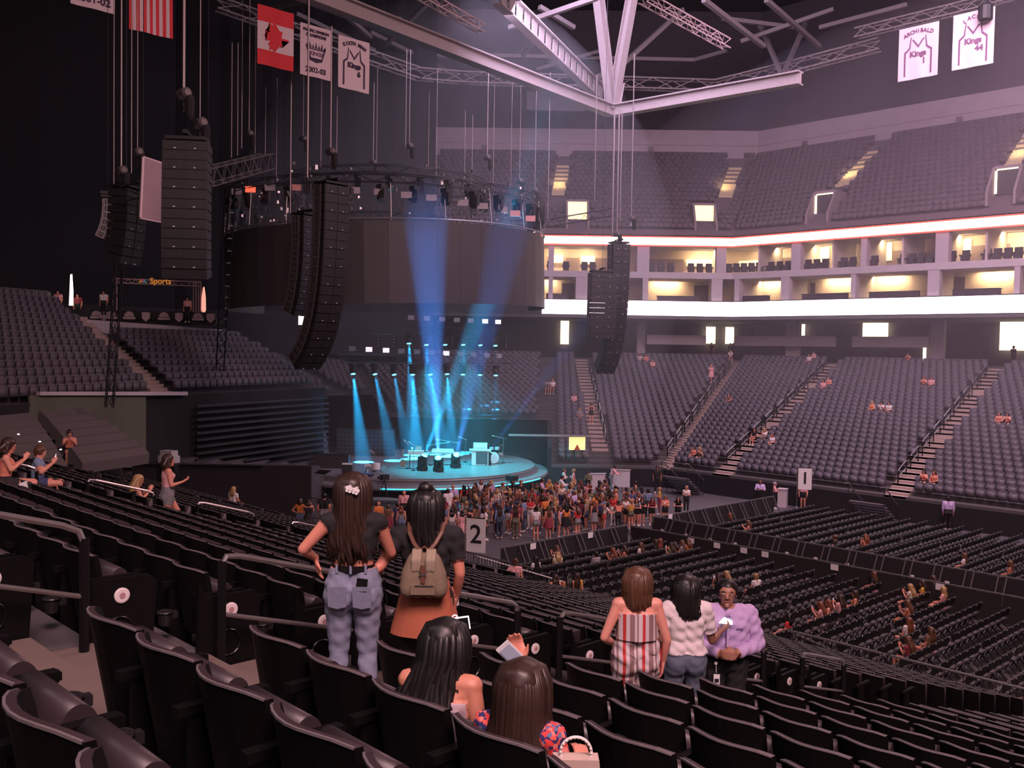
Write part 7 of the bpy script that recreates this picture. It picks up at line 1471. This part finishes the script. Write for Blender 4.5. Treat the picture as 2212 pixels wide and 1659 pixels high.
# ================================================================ the people close to the viewer
def locks(n, L, wave=.02, w=.13, phi=2.0, seed=1, rad=.017, back=.02, freq=16., taper=.35, lean=(0, 0)):
    r = random.Random(seed); mb = MB()
    for i in range(n):
        a = -phi + 2 * phi * (i + r.random() * .8) / n; sx, cy = math.sin(a), -math.cos(a); Li = L * r.uniform(.82, 1.04) * (1 - .12 * abs(a) / phi); ph = r.random() * 6.28; lay = r.uniform(.0, .018)
        pts = [(sx * .02, .02 + cy * .03, .125 + lay * .3), (sx * (.075 + lay), cy * (.08 + lay) + .005, .095), (sx * (.104 + lay), cy * (.112 + lay), .03), (sx * (.108 + lay), cy * (.118 + lay), -.06)]
        k = 7
        for j in range(1, k + 1):
            f = j / k; z = -.06 - (Li - .06) * f; ww = .108 + (w - .108) * f; am = wave * f; pts.append((sx * ww + am * math.sin(freq * z + ph) + lean[0] * f, cy * (.118 + lay - .02 * f) - back * f + am * math.cos(freq * z * .9 + ph) * .7 + lean[1] * f, z))
        m = len(pts); mb.tube(pts, [rad * (.5 if q == 0 else 1 if q < m - 3 else (1 - taper * (q - m + 4) / 3)) if q < m - 1 else rad * .25 for q in range(m)], 5)
    return mb
def skull_cap(parent, J, m_, k=1.0):
    me = HAIR['short'].copy(); o = obj('hair_cap', me, parent, tuple(J['head'])); o.scale = (1.02 * k, 1.02 * k, 1.0 * k); f = J['face']; o.rotation_euler = (math.atan2(f[2], f[1]), 0, math.atan2(-f[0], f[1])); setm(o, [m_]); return o
def add_locks(parent, J, mb, m_):
    o = mb.build('hair_locks', m_, parent, tuple(J['head']), smooth=True); f = J['face']; o.rotation_euler = (math.atan2(f[2], f[1]) * .5, 0, math.atan2(-f[0], f[1])); return o
def hero(loc, hd, label, J, o, mats, fem=True, bulk=1.0, h=1.65, vox=.0095, sm=3):
    caps = body_caps(J, fem, bulk, h); me = remesh_caps(caps, vox, sm, .45); dress(me, caps, J, o); ob = obj('person', me, None, tuple(loc), hd); setm(ob, mats); tag(ob, label, 'person'); return ob
def ring_band(z0, z1, rx, ry, cy=0, n=28, cx=0, rx1=None, ry1=None, t=.008, flut=0.0):
    mb = MB(); rx1 = rx1 or rx; ry1 = ry1 or ry; N = 5; R = []
    for s in (0, 1):
        for i in range(N):
            f = i / (N - 1) if s == 0 else 1 - i / (N - 1); z = z0 + (z1 - z0) * f; a_, b_ = rx + (rx1 - rx) * f - s * t, ry + (ry1 - ry) * f - s * t
            R.append([(cx + a_ * math.cos(q) * (1 + flut * f * math.sin(9 * q + 1)), cy + b_ * math.sin(q) * (1 + flut * f * math.sin(7 * q)), z) for q in np.linspace(0, 2 * math.pi, n, endpoint=False)])
    m = len(R); mb.add([p for r in R for p in r], [(i * n + j, i * n + (j + 1) % n, ((i + 1) % m) * n + (j + 1) % n, ((i + 1) % m) * n + j) for i in range(m) for j in range(n)]); return mb
AW = HC + math.pi     # facing away from the viewer
DENIM = mat('denim_light', (0.215, 0.235, 0.33), 0.9, var=.22, scale=26, bump=.1); DENIMD = mat('denim_dark', (0.10, 0.12, 0.17), 0.9, var=.25, scale=26, bump=.1); LEATH = mat('leather_brown', (0.13, 0.055, 0.035), 0.5)
BLKC = cm('black_jersey', (0.012, 0.011, 0.013)); TIGHT = cm('tights', (0.03, 0.015, 0.015)); SK_A = mat('skin_warm', (0.64, 0.25, 0.175), 0.5, var=.07, scale=12)
def step_z(Y): return rz_((22.68 - Y) / T_)
# 1. woman in light jeans, hand on hip
J = base_joints(1.74, .165, .092)
J.update(head=np.array([-.015, .03, 1.625]), elL=np.array([-.345, -.05, 1.225]), wrL=np.array([-.285, .10, 1.135]), hdL=np.array([.12, .15, -1.]), pnL=np.array([1., .3, 0]), thL=np.array([0, -1., 0]), cuL=.25, elR=np.array([.25, .10, 1.18]), wrR=np.array([.16, .27, 1.1]), knL=np.array([-.10, .03, .5]), anL=np.array([-.115, -.02, .09]), knR=np.array([.10, .03, .5]), anR=np.array([.125, -.02, .09]))
v = LD(-1.09, 6.7); lc = (v[0], v[1], step_z(v[1]) + .10)
ob = hero(lc, AW, 'woman in light blue jeans and black crop top with a hand on her hip', J, dict(sleeve=0, leg=1.95, crop=1.165, waist=1.10, inflate={1: .008, 2: .013, 3: .004}), [SK_A, BLKC, DENIM, SHOE['white']], h=1.74)
ring_band(1.085, 1.125, .150, .112, -.004).build('belt', BLKG, ob); HB = HM['dark brown']
skull_cap(ob, J, HB, 1.06); add_locks(ob, J, locks(110, .50, .022, .155, 2.1, 3, .019, .03), HB)
for x in (-.085, .085):
    mb = MB(); mb.prism([(-.062, -.075), (0, -.09), (.062, -.075), (.066, .07), (-.066, .07)], .008, basis((1, 0, 0), (0, -.15, 1), (0, -1, -.15), (x, -.157, .93))); mb.build('back_pocket', DENIM, ob)
for x in (-.10, 0, .10): mb = MB(); mb.box((x, -.118 + abs(x) * .2, 1.105), (.016, .012, .06)); mb.build('belt_loop', DENIM, ob)
mb = MB(); mb.box((0, 0, 0), (.075, .012, .09)); q = mb.build('pocket_phone', BLKG, ob, (.085, -.165, 1.01)); q.rotation_euler = (0, .1, 0)
mbf = MB()
for c in ((0, 0), (.045, -.012)):
    for k in range(5): a = k * 1.2566; mbf.lathe([(.002, 0), (.013, .004), (.011, .009)], (c[0] + .017 * math.cos(a), -.158, .02 + c[1] + .017 * math.sin(a)), 8, Matrix.Rotation(math.pi / 2, 4, 'X'))
    mbf.lathe([(.008, 0), (.006, .012)], (c[0], -.16, .02 + c[1]), 8, Matrix.Rotation(math.pi / 2, 4, 'X'))
mbf.build('flower_clip', WHITE, ob, tuple(J['head'] + [.0, 0, .02]))
H1LOC, H1J = lc, J
# 2. woman with the olive backpack and rust skirt
J = base_joints(1.76, .185, .095)
J.update(head=np.array([-.01, .03, 1.645]), elL=np.array([-.32, -.10, 1.23]), wrL=np.array([-.50, -.235, 1.13]), hdL=np.array([-.9, .25, .1]), pnL=np.array([.1, 1., 0]), thL=np.array([0, 0, 1.]), cuL=.15, elR=np.array([.245, -.03, 1.17]), wrR=np.array([.215, .08, .965]), hdR=np.array([-.15, .25, -1.]), cuR=.7, pnR=np.array([-1., .2, 0]), thR=np.array([0, 1., .2]))
v = LD(-.60, 6.95); lc = (v[0], v[1], step_z(v[1]) + .10)
RUST = cm('rust_corduroy', (0.40, 0.115, 0.06))
ob = hero(lc, AW, 'woman in black tee and rust skirt wearing an olive backpack', J, dict(sleeve=.62, leg=1.98, waist=1.12, inflate={1: .016, 2: .004, 3: .004}, collar=True), [SK_A, BLKC, TIGHT, SHOE['black']], h=1.76, bulk=1.04)
ring_band(1.17, .74, .150, .118, -.005, 34, 0, .26, .21, flut=.03).build('skirt', RUST, ob)
skull_cap(ob, J, HM['black'], 1.06); add_locks(ob, J, locks(100, .42, .03, .16, 2.0, 9, .019, .02), HM['black'])
mb = MB(); mb.lathe([(.005, -.045), (.05, -.03), (.058, 0), (.045, .035), (.005, .05)], n=12); mb.build('hair_bun', HM['black'], ob, tuple(J['head'] + [0, -.03, .135]), smooth=True)
bp = thing('backpack', 'olive canvas backpack with flap and brown leather tabs worn on a black tee', 'backpack', (lc[0], lc[1], lc[2] + .11), AW); CAN = cm('olive_canvas', (0.20, 0.15, 0.10)); CANF = cm('olive_flap', (0.31, 0.25, 0.18))
C = []
for x in (-.105, -.04, .04, .105):
    C += [((x, -.215, .99), .07, (x * .86, -.205, 1.09), .072, 'b'), ((x * .86, -.205, 1.09), .072, (x * .62, -.195, 1.19), .058, 'b')]
me = remesh_caps(C, .012, 5); me.materials.clear(); me.materials.append(CAN); obj('pack_body', me, bp)
C = [((x, -.258, 1.13), .02, (x, -.262, 1.20), .02, 'f') for x in (-.07, -.03, .03, .07)] + [((x, -.262, 1.20), .02, (x, -.20, 1.255), .02, 'f') for x in (-.07, -.03, .03, .07)]
me = remesh_caps(C, .009, 3); me.materials.clear(); me.materials.append(CANF); obj('flap', me, bp)
mb = MB(); mb.prism([(-.022, 0), (0, -.035), (.022, 0), (.018, .04), (-.018, .04)], .01, basis((1, 0, 0), (0, 0, 1), (0, -1, 0), (0, -.283, 1.13))); mb.build('leather_tab', LEATH, bp); mb = MB(); mb.box((0, -.287, 1.075), (.03, .01, .06)); mb.build('leather_tab', LEATH, bp)
mb = MB(); mb.box((0, -.292, 1.105), (.05, .01, .012)); mb.build('buckle', STEEL, bp); mb = MB(); mb.box((0, -.28, 1.0), (.17, .03, .07)); mb.build('front_pocket', CAN, bp); mb = MB(); mb.box((.01, -.297, 1.03), (.13, .01, .008)); mb.build('zip', STEEL, bp)
for s in (-1, 1):
    mb = MB(); mb.tube([(s * .03, -.20, 1.25), (s * .075, -.175, 1.30), (s * .115, -.125, 1.37), (s * .125, -.03, 1.42)], .017, 6); mb.build('shoulder_strap', LEATH, bp)
    mb = MB(); mb.tube([(s * .13, -.2, 1.0), (s * .17, -.12, 1.05)], .012, 5); mb.build('lower_strap', LEATH, bp)
mb = MB(); mb.tube([(-.04, -.19, 1.25), (0, -.2, 1.285), (.04, -.19, 1.25)], .01, 5); mb.build('grab_loop', LEATH, bp)
mb = MB(); mb.lathe([(.02, -.05), (.035, -.03), (.033, .04), (.02, .05)], n=10); RV = Matrix.Rotation(AW, 3, 'Z') @ Vector((.2, .12, .93)); tag(mb.build('paper_cup', WHITE, None, (lc[0] + RV.x, lc[1] + RV.y, lc[2] + RV.z)), 'crumpled white cup held by the backpack woman', 'cup')
# 3. woman in the striped strapless jumpsuit
J = base_joints(1.60, .165, .095)
J.update(elL=np.array([-.28, -.04, 1.02]), wrL=np.array([-.16, .16, .90]), hdL=np.array([.4, .8, -.2]), pnL=np.array([1, 0, 0.]), elR=np.array([.26, -.02, 1.0]), wrR=np.array([.24, .05, .78]), hdR=np.array([-.1, .1, -1.]), face=np.array([.35, 1, -.05]))
STR = stripes_mat('jumpsuit_stripes', [(0, (0.60, 0.52, 0.54)), (.2, (0.50, 0.035, 0.035)), (.36, (0.58, 0.50, 0.52)), (.55, (0.26, 0.15, 0.15)), (.8, (0.60, 0.52, 0.54)), (.9, (0.30, 0.18, 0.18))], 6.2)
v = LD(1.10, 8.15); lc = (v[0], v[1], step_z(v[1]) + .05); SK_P = mat('skin_pale', (0.72, 0.31, 0.235), 0.5, var=.06, scale=12)
ob = hero(lc, AW, 'woman in a red and white striped strapless jumpsuit seen from behind', J, dict(sleeve=0, leg=1.85, topz=1.235, waist=1.03, inflate={1: .010, 2: .03, 3: .004}), [SK_P, STR, STR, SHOE['white']], h=1.60, bulk=1.06)
ring_band(1.235, 1.02, .160, .125, -.005, 34, 0, .185, .15, flut=.04).build('flounce', STR, ob)
skull_cap(ob, J, HM['brown'], 1.05); add_locks(ob, J, locks(90, .22, .008, .125, 2.1, 5, .018, .0), HM['brown'])
# 4. woman in white tee and jeans
J = base_joints(1.64, .17, .095); J.update(elR=np.array([.26, .06, 1.03]), wrR=np.array([.38, .26, 1.06]), hdR=np.array([.6, .6, .25]), pnR=np.array([-.3, .2, 1.]), thR=np.array([-.6, .6, .3]), cuR=.4, elL=np.array([-.235, .0, 1.06]), wrL=np.array([-.20, .17, .93]), face=np.array([.5, 1, -.1]))
v = LD(1.64, 8.8); lc = (v[0], v[1], step_z(v[1]) + .05); SK_B = mat('skin_brown', (0.26, 0.12, 0.085), 0.5, var=.07, scale=12)
ob = hero(lc, AW, 'woman in a white tee and dark jeans with black shoulder-length hair', J, dict(sleeve=.68, leg=1.95, waist=.94, crop=.94, inflate={1: .024, 2: .012, 3: .004}, collar=True), [SK_B, cm('white_tee', (0.74, 0.66, 0.67)), DENIMD, SHOE['black']], h=1.64, bulk=1.06)
skull_cap(ob, J, HM['black'], 1.08); add_locks(ob, J, locks(100, .27, .012, .15, 2.2, 7, .020, .0), HM['black'])
RV = Matrix.Rotation(AW, 3, 'Z') @ Vector((.44, .36, 1.13)); mb = MB(); mb.prism([(-.06, -.035), (.07, -.035), (.07, .012), (0, .045)], .012); q = mb.build('lit_phone', mat('phone_glare', (.95, .95, 1), emit=(1, .96, 1), es=2.2), None, (lc[0] + RV.x, lc[1] + RV.y, lc[2] + RV.z), AW); q.rotation_euler = (.5, .1, AW); tag(q, 'bright white phone screen glowing in the hand of the white-tee woman', 'phone')  # lit phone screen in her hand
# 5. usher in the lilac shirt, facing the viewer
J = base_joints(1.70, .205, .095); J.update(elL=np.array([-.31, .02, 1.09]), wrL=np.array([-.07, .235, 1.05]), elR=np.array([.31, .02, 1.09]), wrR=np.array([.07, .23, 1.03]), hdL=np.array([.8, .5, .0]), hdR=np.array([-.8, .5, .1]), pnL=np.array([.2, -1., .0]), pnR=np.array([-.2, -1., .0]), thL=np.array([0, .2, 1.]), thR=np.array([0, .2, 1.]), cuL=.65, cuR=.6, face=np.array([.12, 1, .02]))
v = LD(2.14, 9.35); lc = (v[0], v[1], step_z(v[1]) + .05); LIL = cm('lilac_shirt', (0.50, 0.36, 0.62))
SK_M = mat('skin_tan', (0.36, 0.165, 0.11), 0.5, var=.07, scale=12)
ob = hero(lc, HC - .1, 'man in a lilac dress shirt and black trousers facing the viewer', J, dict(sleeve=1.93, leg=1.97, waist=.99, inflate={1: .02, 2: .014, 3: .006}, collar=True, neck=1), [SK_M, LIL, BLKC, SHOE['black']], fem=False, bulk=1.16, h=1.70)
hh = obj('hair', HAIR['short'].copy(), ob, tuple(J['head'] + [0, -.012, .012])); hh.scale = (1.03, 1.0, .98); setm(hh, [HM['black']])
k = 1.70 / 1.65
for s in (-1, 1):
    mb = MB(); mb.lathe([(.002, -.012), (.009, -.008), (.0125, 0), (.009, .008), (.002, .012)], n=10); mb.build('eye', mat('eye_white', (.7, .65, .62), .3), ob, tuple(J['head'] + np.array([s * .034 + .012, .088, .014]) * k), smooth=True)
    mb = MB(); mb.lathe([(.006, 0), (.005, .004)], n=10, M=Matrix.Rotation(-math.pi / 2, 4, 'X')); mb.build('iris', MATS['eye_dark'], ob, tuple(J['head'] + np.array([s * .034 + .014, .0985, .013]) * k))
    mb = MB(); mb.tube([(-.02, 0, 0), (0, .006, .006), (.02, -.002, .002)], .0045, 5); mb.build('eyebrow', HM['black'], ob, tuple(J['head'] + np.array([s * .034 + .012, .097, .036]) * k))
mb = MB(); mb.tube([(-.026, -.003, -.002), (0, .004, .003), (.026, -.003, -.002)], .005, 5); mb.build('moustache', HM['dark brown'], ob, tuple(J['head'] + np.array([.012, .099, -.036]) * k))
mb = MB(); mb.tube([(-.022, -.004, 0), (0, .003, 0), (.022, -.004, 0)], .0055, 5); mb.build('lips', mat('lip', (.36, .13, .11), .45), ob, tuple(J['head'] + np.array([.012, .099, -.053]) * k))
for s in (-1, 1): mb = MB(); mb.prism([(0, 0), (s * .07, .012), (s * .085, -.02), (s * .03, -.065)][::s], .012, basis((1, 0, 0), (0, -.35, 1), (0, 1, .35), (.0, .055, 1.425))); mb.build('collar', LIL, ob)
mb = MB(); mb.box((0, .155, 1.16), (.026, .012, .42)); mb.build('placket', LIL, ob)
for z in (1.34, 1.26, 1.18, 1.10): mb = MB(); mb.lathe([(.006, 0), (.005, .004)], (0, .162, z), 8, Matrix.Rotation(-math.pi / 2, 4, 'X')); mb.build('button', WHITE, ob)
mb = MB(); mb.box((-.11, .15, 1.27), (.06, .006, .012)); mb.build('shirt_logo', cm('logo_purple', (.2, .12, .3)), ob)
mb = MB(); mb.lathe([(.012, 0), (.018, .01), (.012, .02)], (.11, .16, .93), 10, Matrix.Rotation(-math.pi / 2, 4, 'X')); mb.tube([(.11, .17, .93), (.105, .175, .84)], .003, 4); mb.build('badge_reel', WHITE, ob); mb = MB(); mb.box((.10, .175, .775), (.058, .006, .10)); mb.build('badge_card', WHITE, ob); mb = MB(); mb.box((.10, .18, .765), (.04, .004, .035)); mb.build('badge_photo', BLK, ob)
mb = MB(); mb.lathe([(.036, -.012), (.04, 0), (.036, .012)], n=14); q = mb.build('wrist_watch', BLKG, ob, tuple(J['wrL'] * .93 + J['elL'] * .07)); q.rotation_euler = (0, 1.2, .7)
ring_band(1.0, .965, .20, .165, 0, 26).build('belt', BLKG, ob)
# 6. seated woman with black wavy hair and phone
bx = np.array([-3.38, 2.80, rz_(24)]); hd = .55; Ri = Matrix.Rotation(-hd, 3, 'Z')
J = P_sit(.16); J['face'] = np.array([0, 1, -.3]); J['head'] = J['head'] + [0, .02, -.02]
lp = np.array(Ri @ Vector(ond(975, 1350, 4.75) - bx - np.array([0, 0, -.10]))) / .93; J['wrL'] = lp + [-.03, -.02, -.10]; J['elL'] = np.array([-.2, .26, .80]); J['hdL'] = np.array([.2, .2, 1.]); J['pnL'] = np.array([1., -.3, 0]); J['thL'] = np.array([0, -1., .3])
def tie(c, tg, tt, mi): return mi
TD = mat('tie_dye', (0.55, 0.42, 0.46), .85, var=.5, scale=9)
ob = hero(bx + [0, 0, -.10], hd, 'seated woman with long wavy black hair in an off-shoulder top', J, dict(sleeve=0, leg=.6, topz=.885, crop=.80, waist=.64, inflate={1: .012, 2: .01, 3: .004}), [mat('skin_glow', (0.60, 0.25, 0.165), .5, var=.06, scale=12), TD, BLKC, SHOE['white']], h=1.65)
ob.scale = (.93, .93, .93); skull_cap(ob, J, HM['black'], 1.1); add_locks(ob, J, locks(120, .50, .035, .19, 2.2, 21, .022, .05, 14., lean=(-.09, -.02)), HM['black'])
mb = MB()
for s in (-1, 1):
    mb.prism([(0, -.008), (s * .09, -.045), (s * .10, .035), (0, .012)][::s], .014, basis((1, 0, 0), (0, 0, 1), (0, -1, 0), (0, 0, 0))); mb.prism([(s * .004, -.005), (s * .05, -.10), (s * .02, -.12), (-s * .004, -.01)][::s], .01, basis((1, 0, 0), (0, 0, 1), (0, -1, 0), (0, 0, 0)))
mb.lathe([(.005, -.018), (.018, 0), (.005, .018)], (0, -.012, 0), 8); mb.build('back_bow', TD, ob, (.04, -.06, .84))
a = ond(983, 1336, 4.75); ph = thing('phone', 'phone with bright edges held above the wavy black hair', 'phone', tuple(a), AW); mb = MB(); mb.box((0, 0, -.03), (.13, .008, .06)); mb.build('body', BLKG, ph); EDGL = mat('phone_edge_glow', (1, .9, .9), emit=(1, .85, .88), es=1.6)  # light leaking round the phone put in as glowing rim and grip
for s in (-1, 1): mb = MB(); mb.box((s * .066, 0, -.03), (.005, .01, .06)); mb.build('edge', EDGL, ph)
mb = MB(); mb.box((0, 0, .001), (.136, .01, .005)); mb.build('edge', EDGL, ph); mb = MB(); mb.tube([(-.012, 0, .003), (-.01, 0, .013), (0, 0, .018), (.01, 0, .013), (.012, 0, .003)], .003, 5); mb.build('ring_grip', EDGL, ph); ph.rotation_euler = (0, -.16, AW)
# 7. seated woman with long brown hair raising a phone
bx = np.array([-2.86, 2.82, rz_(24)]); hd = .35; Ri = Matrix.Rotation(-hd, 3, 'Z')
J = P_sit(.05); J['face'] = np.array([-.2, 1, -.15])
pw = ond(1122, 1432, 4.25); lp = np.array(Ri @ Vector(pw - bx - np.array([0, 0, -.15]))) / .92; J['wrL'] = lp; J['elL'] = np.array([-.16, .30, .82]); J['hdL'] = np.array([-.35, .35, .9]); J['pnL'] = np.array([.1, -1., .1]); J['thL'] = np.array([1., 0, .2]); J['cuL'] = .5
J['elR'] = np.array([.26, .04, .66]); J['wrR'] = np.array([.22, .24, .72]); J['hdR'] = np.array([-.1, .3, 1.]); J['pnR'] = np.array([-.6, .6, 0]); J['thR'] = np.array([-.3, -.8, .3]); J['cuR'] = .7
FLO = bpy.data.materials.new('floral_print'); FLO.use_nodes = True; tt = FLO.node_tree; b = tt.nodes['Principled BSDF']; b.inputs['Roughness'].default_value = .8; vo = tt.nodes.new('ShaderNodeTexVoronoi'); vo.inputs['Scale'].default_value = 55; tc = tt.nodes.new('ShaderNodeTexCoord'); no = tt.nodes.new('ShaderNodeTexNoise'); no.inputs['Scale'].default_value = 14
rp = tt.nodes.new('ShaderNodeValToRGB'); rp.color_ramp.interpolation = 'CONSTANT'; e = rp.color_ramp.elements
for i, (p_, c_) in enumerate(((0, (.03, .025, .12)), (.36, (.70, .05, .05)), (.55, (.75, .22, .20)), (.72, (.12, .16, .30)), (.80, (.70, .10, .08)))):
    q = e[i] if i < 2 else e.new(p_); q.position = p_; q.color = c_ + (1,)
sp_ = tt.nodes.new('ShaderNodeSeparateColor'); tt.links.new(tc.outputs['Object'], vo.inputs['Vector']); tt.links.new(vo.outputs['Color'], sp_.inputs[0]); tt.links.new(sp_.outputs[0], rp.inputs[0]); tt.links.new(rp.outputs[0], b.inputs['Base Color'])
ob = hero(bx + [0, 0, -.15], hd, 'seated woman with long straight brown hair and a floral top', J, dict(sleeve=.75, leg=1.9, waist=.64, collar=True, inflate={1: .014, 2: .01, 3: .004}), [SK_A, FLO, BLKC, SHOE['white']], h=1.65)
ob.scale = (.92, .92, .92); skull_cap(ob, J, HB, 1.12); add_locks(ob, J, locks(130, .56, .008, .20, 2.3, 33, .022, .06, 9.), HB)
a = ond(1104, 1413, 4.22); ph = thing('phone', 'white phone with a dim screen raised in a hand above the brown hair', 'phone', tuple(a), AW); mb = MB(); mb.box((0, 0, 0), (.068, .009, .125)); mb.build('body', WHITE, ph); mb = MB(); mb.box((0, -.006, 0), (.056, .004, .095)); mb.build('screen', mat('dim_screen', (.2, .18, .22), .2, emit=(.28, .25, .33), es=.6), ph); ph.rotation_euler = (.25, -.75, AW)
a = ond(1244, 1628, 3.62); hbg = thing('handbag', 'handbag with a white studded ring handle on the lap at the bottom', 'bag', tuple(a), AW)
mb = MB(); mb.tube([(.058 * math.cos(q), 0, .005 + .058 * math.sin(q)) for q in np.linspace(-.3, 3.44, 22)], .006, 6); mb.build('ring_handle', WHITE, hbg)
sm_ = MB(); sm_.lathe([(.003, -.004), (.006, 0), (.003, .004)], n=8); sm_ = sm_.mesh('stud', mat('stud_pale', (.8, .7, .6), .3))
for q in np.linspace(0, 3.1, 12): obj('stud', sm_, hbg, (.058 * math.cos(q), -.006, .005 + .058 * math.sin(q)))
mb = MB(); mb.prism([(-.10, -.16), (.10, -.16), (.085, -.01), (-.085, -.01)], .07, basis((1, 0, 0), (0, 0, 1), (0, -1, 0), (0, .035, 0))); mb.build('bag_body', cm('bag_cream', (.55, .42, .36)), hbg)
bpy.data.scenes.remove(TMPS)
for m_ in bpy.data.materials:
    if m_.name not in ('led_white', 'led_warm'): m_.cycles.emission_sampling = 'NONE'
